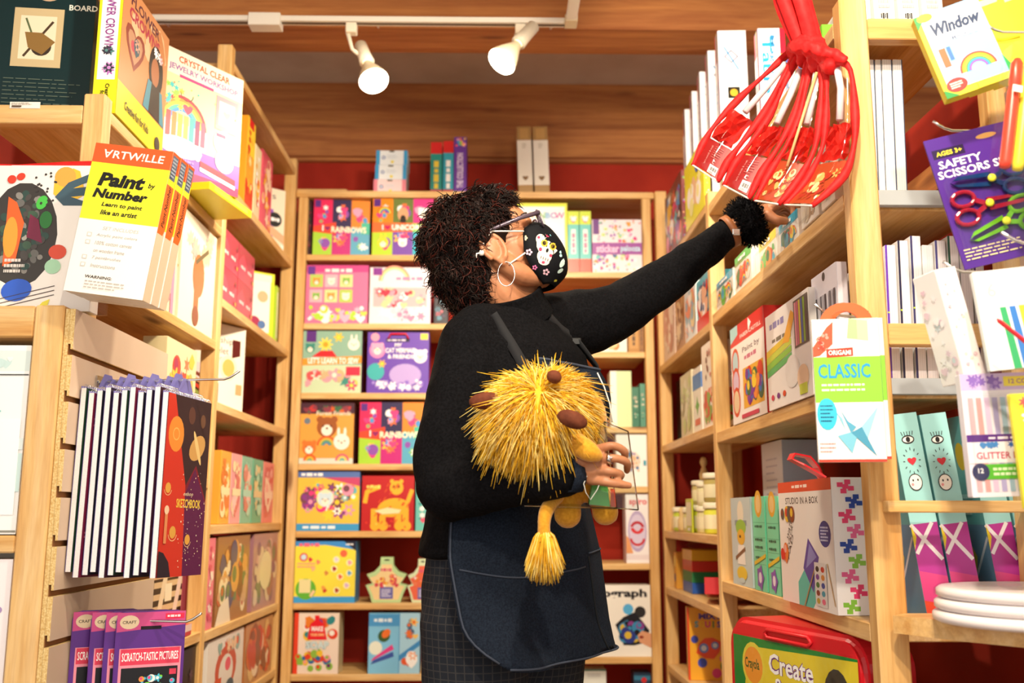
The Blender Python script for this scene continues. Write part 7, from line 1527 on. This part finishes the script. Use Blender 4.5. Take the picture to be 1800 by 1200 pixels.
# ------------------------------------------------------------------ the plush lion in her arm
M_FUR = noisy('yellow_fur', '#d89a10', '#f2c436', 60, .6, 0, spec=.3); M_FUR2 = mat('pale_fur', '#f8de84', .6); M_PLUSH = noisy('mustard_plush', '#c88a1c', '#d89c2c', 200, .9, .3, sheen=.3); M_EAR = noisy('brown_ear_suede', '#5a2a18', '#6e3822', 90, .8, .2)
Ym = 1.70
lc = P(948, 748, Y=Ym); LION = tag(empty('plush_lion', lc), 'shaggy yellow plush lion with brown ears tucked under her arm', 'soft toy')
def Lo(px, py, dy=0.): return P(px, py, Y=Ym+dy)-lc
bm = bmesh.new(); ellip(bm, Lo(940, 738), (.08, .072, .076)); ellip(bm, Lo(972, 728, .03), (.062, .06, .074)); mb = blend('mane_base', bm, .008, 3, M_FUR, LION)
bm = bmesh.new(); ellip(bm, Lo(1015, 745, .06), (.055, .05, .075)); ellip(bm, Lo(1005, 830, .078), (.06, .045, .06)); limb(bm, [Lo(1000, 772, -.02), Lo(1018, 783, -.055), Lo(1038, 795, -.068), Lo(1050, 801, -.066)], [.02, .02, .018, .012])
limb(bm, [Lo(990, 845, .06), Lo(998, 880, .058), Lo(998, 904, .056)], [.024, .022, .026]); limb(bm, [Lo(1035, 845, .065), Lo(1060, 885, .055), Lo(1064, 900, .054)], [.024, .022, .025])
blend('plush_body', bm, .006, 4, M_PLUSH, LION)
for px, py, dy, r in ((853, 704, -.045, (.029, .013, .015)), (1006, 737, -.112, (.027, .014, .015)), (974, 662, -.075, (.014, .012, .012))):
    bm = bmesh.new(); ellip(bm, Lo(px, py, dy), r, Matrix.Rotation(.35 if px > 900 else -.1, 3, 'Y')); blend('ear', bm, .004, 2, M_EAR, LION)
tail = [Lo(990, 862, .06), Lo(970, 882, .022), Lo(959, 902, .0), Lo(956, 925, -.006), Lo(957, 945, -.006)]
bm = bmesh.new(); limb(bm, tail, [.013, .013, .0125, .011, .012]); blend('tail', bm, .004, 2, M_PLUSH, LION)
def fur(name, items, m): 
    bm = bmesh.new()
    for pts, r in items: tube_bm(bm, pts, r, 3, cap=False)
    o = from_bm(name, bm, m, LION, smooth=True); o['kind'] = 'stuff'; return o
R_ = random.Random(8); A_, B_ = [], []
top = Lo(948, 690, -.06)
for p in R_.choices(list(mb.data.polygons), [q.area for q in mb.data.polygons], k=9500):
    c, n = p.center.copy(), p.normal.copy()
    out = (c-top); out = (out-n*out.dot(n)); out = out.normalized() if out.length > .001 else Vector((0, 0, 0))
    d = (n*.55+out*.75+Vector((0, 0, -.25))+Vector((R_.gauss(0, .22), R_.gauss(0, .22), R_.gauss(0, .22)))).normalized()
    L = R_.uniform(.025, .05)*(1.5 if R_.random() < .12 else 1); g = Vector((0, 0, -1))*L*.16
    c0_ = c-n*.003; pts = [c0_, c0_+(n*.5+d*.5)*L*.35, c0_+d*L*.7+g*.4, c0_+d*L+g]
    (B_ if R_.random() < .3 else A_).append((pts, [.0011, .001, .0007, .0002]))
fur('mane_fur', A_, M_FUR); fur('mane_pale_fur', B_, M_FUR2)
A_, B_ = [], []
tc_ = Lo(957, 945, -.006)
for k in range(1100):
    t_ = R_.random()*6.283; sp = R_.random()**.6; d = Vector((math.cos(t_)*sp*.62, math.sin(t_)*sp*.5, -1)).normalized(); L = R_.uniform(.045, .078)*(1-.3*sp)
    c0_ = tc_+Vector((math.cos(t_)*.008, math.sin(t_)*.008, R_.uniform(-.006, .012))); pts = [c0_, c0_+Vector((d.x, d.y, d.z*.5))*L*.4, c0_+d*L*.75, c0_+d*L+Vector((0, 0, -.006))]
    (B_ if R_.random() < .35 else A_).append((pts, [.0013, .0012, .0009, .0002]))
fur('tail_tuft', A_, M_FUR); fur('tail_pale_tuft', B_, M_FUR2)
# ------------------------------------------------------------------ acrylic sign holder in her fingers
ac = P(1085, 890, Y=1.66); AS = tag(empty('sign_holder', ac, (0, 0, 0)), 'clear acrylic sign holder with a small printed card, held in her fingers', 'sign holder')
def Ac(px, py, dy=0.): return P(px, py, Y=1.66+dy)-ac
def pane(name, quad, m, th=.0022):
    bm = bmesh.new(); bm.faces.new([bm.verts.new(p) for p in quad]); o = from_bm(name, bm, m, AS); md = o.modifiers.new('t', 'SOLIDIFY'); md.thickness = th; return o
pane('rear_panel', [Ac(1084, 893, .042), Ac(1122, 896, .042), Ac(1104, 758, .042), Ac(1062, 741, .042)], M_ACRYL)
pane('front_panel', [Ac(1034, 888, .036), Ac(1082, 892, .036), Ac(1062, 741, .041), Ac(1056, 745, .041)], M_ACRYL)
pane('base_panel', [Ac(922, 889, .062), Ac(1084, 893, .036), Ac(1082, 887, .054), Ac(930, 884, .08)], M_ACRYL, .003)
o = pane('paper_card', [Ac(1034, 886, .039), Ac(1072, 890, .039), Ac(1062, 795, .041), Ac(1048, 800, .041)], mat('green_card', '#6ab85a', .5), .0008)
pane('paper_card', [Ac(1074, 890, .039), Ac(1083, 891, .039), Ac(1081, 860, .040), Ac(1073, 858, .040)], mat('orange_card', '#d8502a', .5), .0008)
for a, b in (((1062, 741, .042), (1084, 893, .042)), ((1062, 741, .042), (1104, 758, .042)), ((1104, 758, .042), (1122, 896, .042)), ((1084, 893, .042), (1122, 896, .042)), ((922, 889, .062), (1084, 893, .036)), ((1056, 745, .041), (1034, 888, .036))): tube('polished_edge', [Ac(*a), Ac(*b)], .0013, M_CLEAR, AS, 6)
tube('cord_loop', [Ac(1032, 836, -.01), Ac(1026, 850, -.015), Ac(1030, 866, -.015), Ac(1038, 878, -.012), Ac(1050, 860, -.012), Ac(1054, 850, -.012)], .0007, mat('thin_cord', '#d8d8d0', .4), AS, 5)
# ------------------------------------------------------------------ clear zip bags with red binding hung at the near right post
hk = tube('hanging_hook', [(XR+.026, YF+.02, 1.956), (XR+.026, YF+.02, 2.0), (XR+.0, YF+.0, 2.03), (.56, 1.68, 2.035), (.525, 1.675, 2.03), (.515, 1.675, 2.045)], .004, M_CHROME, None, 8); tag(hk, 'chrome hook arm on the right post carrying the red bags', 'hook')
BY = (1.80, 1.765, 1.73, 1.69, 1.645)
BP = [[(1390, 88), (1350, 122), (1296, 168), (1250, 217), (1228, 254), (1213, 287)], [(1404, 92), (1378, 140), (1348, 203), (1312, 252), (1285, 288), (1267, 323)], [(1424, 104), (1414, 150), (1400, 207), (1376, 256), (1346, 304), (1322, 352)], [(1446, 112), (1448, 150), (1446, 205), (1438, 262), (1410, 318), (1374, 360)], [(1474, 104), (1500, 120), (1509, 190), (1509, 250), (1492, 308), (1434, 362)]]
BC = [catmull([P(x, y, Y=BY[i]-.02*k/5*(1 if i == 4 else -.4)) for k, (x, y) in enumerate(c)], 5) for i, c in enumerate(BP)]
M_INS = mat('maroon_insert', '#9a1414', .45); M_TUBE = mat('white_tube', '#e8e2e6', .3)
BAGLAB = ('clear zip bag with red binding and maroon card, on the aisle side of the bunch', 'clear zip bag with maroon card and barcode, second from the aisle', 'clear zip bag with wooden brush inside and gold card', 'clear zip bag with red binding overlapping the right post')
GATH = P(1424, 92, Y=1.70)
for b in range(4):
    A0, B0 = BC[b], BC[b+1]; k = len(A0)-1
    root = Vector(A0[0]+B0[0])/2
    bag = tag(empty('zip_bag', root), BAGLAB[b], 'bag', 'clear red-trimmed zip bags on the hook')
    def S(s, t, off=0., A0=A0, B0=B0, root=root, k=k):
        s = .1+.8*s; t = max(0, min(1, t)); i = min(int(t*k), k-1); f = t*k-i
        a = A0[i]*(1-f)+A0[i+1]*f; c = B0[i]*(1-f)+B0[i+1]*f
        n = Vector((-.45, -.85, -.1)).normalized()
        return a*(1-s)+c*s+n*off-root
    def bulge(s, t, h): return h*math.sin(math.pi*s)**.7*min(1, .25+1.2*t)*(1 if t < .93 else (1-t)/.07*.7+.3)
    bm = bmesh.new(); rowsF, rowsB = [], []
    for i in range(17):
        t = i/16; rowsF.append([bm.verts.new(S(s/8, t, bulge(s/8, t, .02))) for s in range(9)]); rowsB.append([bm.verts.new(S(s/8, t, -bulge(s/8, t, .012)-.001)) for s in range(9)])
    for R1 in (rowsF, rowsB):
        for a, c in zip(R1, R1[1:]):
            for j in range(8): bm.faces.new((a[j], a[j+1], c[j+1], c[j]))
    from_bm('vinyl_film', bm, M_VINYL, bag, smooth=True)
    tube('red_binding', [S(0, t/20) for t in range(21)], [.006+.002*math.sin(t*.9) for t in range(21)], M_REDTRIM, bag, 8); tube('red_binding', [S(1, t/20) for t in range(21)], [.0065+.002*math.sin(t*.8+1) for t in range(21)], M_REDTRIM, bag, 8)
    tube('bottom_seam', [S(t/8, 1, .002) for t in range(9)], .002, mat('clear_seam', '#e8dcd4', .3), bag, 6)
    bm = bmesh.new(); q = [[bm.verts.new(S(.06+.88*s/6, .70+.28*t/6, .2*bulge(s/6, .8, .02))) for s in range(7)] for t in range(7)]
    for a, c in zip(q, q[1:]):
        for j in range(6): bm.faces.new((a[j], a[j+1], c[j+1], c[j]))
    ins = from_bm('insert_card', bm, M_INS if b < 2 else mat('gold_red_insert', '#a8401c', .45), bag, smooth=True)
    A = Art(.1, .1)
    if b < 2:
        A.rect(.55, .06, .9, .34, '#f4f2f0'); [A.rect(.60+.03*j, .17, .60+.03*j+(.02 if j % 3 else .01), .28, '#1a1a1a') for j in range(9)]; A.scribble(.58, .08, .86, .14, 2, '#8a8a8a', 2)
        A.text("let's match & craft", .32, .55, width=.6, height=.07, col='#d8a09a', bold=0, rot=R90); A.scribble(.45, .5, .8, .9, 6, '#c06a64', 3, .3); A.arc(.66, .42, .035, .05, '#e8c8c4', .5, 5.5)
    else:
        A.busy(.06, .1, .94, .9, ['#d8a860', '#e8c890', '#a8301c', '#c85a2a'], 26, b, .06, .13)
    me = bpy.data.meshes.new('printed_cover'); me.from_pydata([S(.06+.88*x/.1, .98-.28*y/.1, .2*bulge(x/.1, .8, .02)+.0012+.0016*z/(A.lay+1)) for x, y, z in A.V], [], A.F)
    at = me.color_attributes.new('ink', 'FLOAT_COLOR', 'CORNER'); buf = []
    for p, c in zip(me.polygons, A.C): buf += list(c)*p.loop_total
    at.data.foreach_set('color', buf); link('printed_cover', me, M_PRINT, ins)
    # crumpled red filling in the middle and a pale tube higher up
    bm = bmesh.new(); q = [[bm.verts.new(S(.12+.76*s/8, .47+.22*t/7, .004+.008*math.sin(s*2.1+t*1.7+b)+.004*math.cos(s*3.3-t*2))) for s in range(9)] for t in range(8)]
    for a, c in zip(q, q[1:]):
        for j in range(8): bm.faces.new((a[j], a[j+1], c[j+1], c[j]))
    from_bm('red_tissue', bm, mat('red_tissue', '#cf2a22', .3), bag, smooth=False)
    tube('pale_tube', [S(.6, .12, .002), S(.55, .28, .004), S(.5, .45, .006)], .0065, M_TUBE, bag, 10)
    if b == 2: tube('wooden_brush', [S(.7, .12, .012), S(.5, .74, .016)], .003, mat('brush_wood', '#d8b07a', .5), bag, 6)
# gathered red tops and straps
bm = bmesh.new()
for b in range(4):
    m_ = (BC[b][0]+BC[b+1][0])/2; limb(bm, [m_+Vector((0, 0, -.012)), (m_+GATH)/2+Vector((0, -.004, .012)), GATH+Vector((-.01+.006*b, 0, .028))], [.016, .015, .013], 10, 3)
limb(bm, [BC[0][0], GATH+Vector((-.02, 0, .012)), BC[4][0]+Vector((0, 0, .004)), BC[4][2]], [.01, .014, .012, .006], 10, 4)
g = blend('gathered_tops', bm, .004, 2, M_REDTRIM, noise=.004, nscale=60)
for i, (dx, dy) in enumerate(((-.012, 0), (.0, -.008), (.012, .0))):
    pass
ST_ = empty('bag_straps', GATH); tag(ST_, 'bunched red straps and gathered tops of the zip bags on the hook', 'straps'); g.parent = ST_; g.location = -GATH
top_ = Vector((.535, 1.677, 2.036))
for i, (dx, dy) in enumerate(((-.016, 0), (0, -.01), (.014, .004))):
    p0 = GATH+Vector((dx, dy, .02)); pts = catmull([p0, (p0*2+top_)/3+Vector((dx*.6, dy, 0)), (p0+top_*2)/3+Vector((dx, dy, 0)), top_+Vector((dx*.5, 0, .006)), top_+Vector((dx*.5, .012, -.002)), (p0+top_)/2+Vector((dx, .014, 0)), p0+Vector((0, .012, 0))], 5)
    bm = bmesh.new(); rws = [[bm.verts.new(p-GATH+Vector((sg*.012, -sg*.004, sg*.002))) for sg in (-1, 1)] for p in pts]
    for a, c in zip(rws, rws[1:]): bm.faces.new((a[0], a[1], c[1], c[0]))
    o = from_bm('strap', bm, M_REDTRIM, ST_, smooth=True); md = o.modifiers.new('t', 'SOLIDIFY'); md.thickness = .003
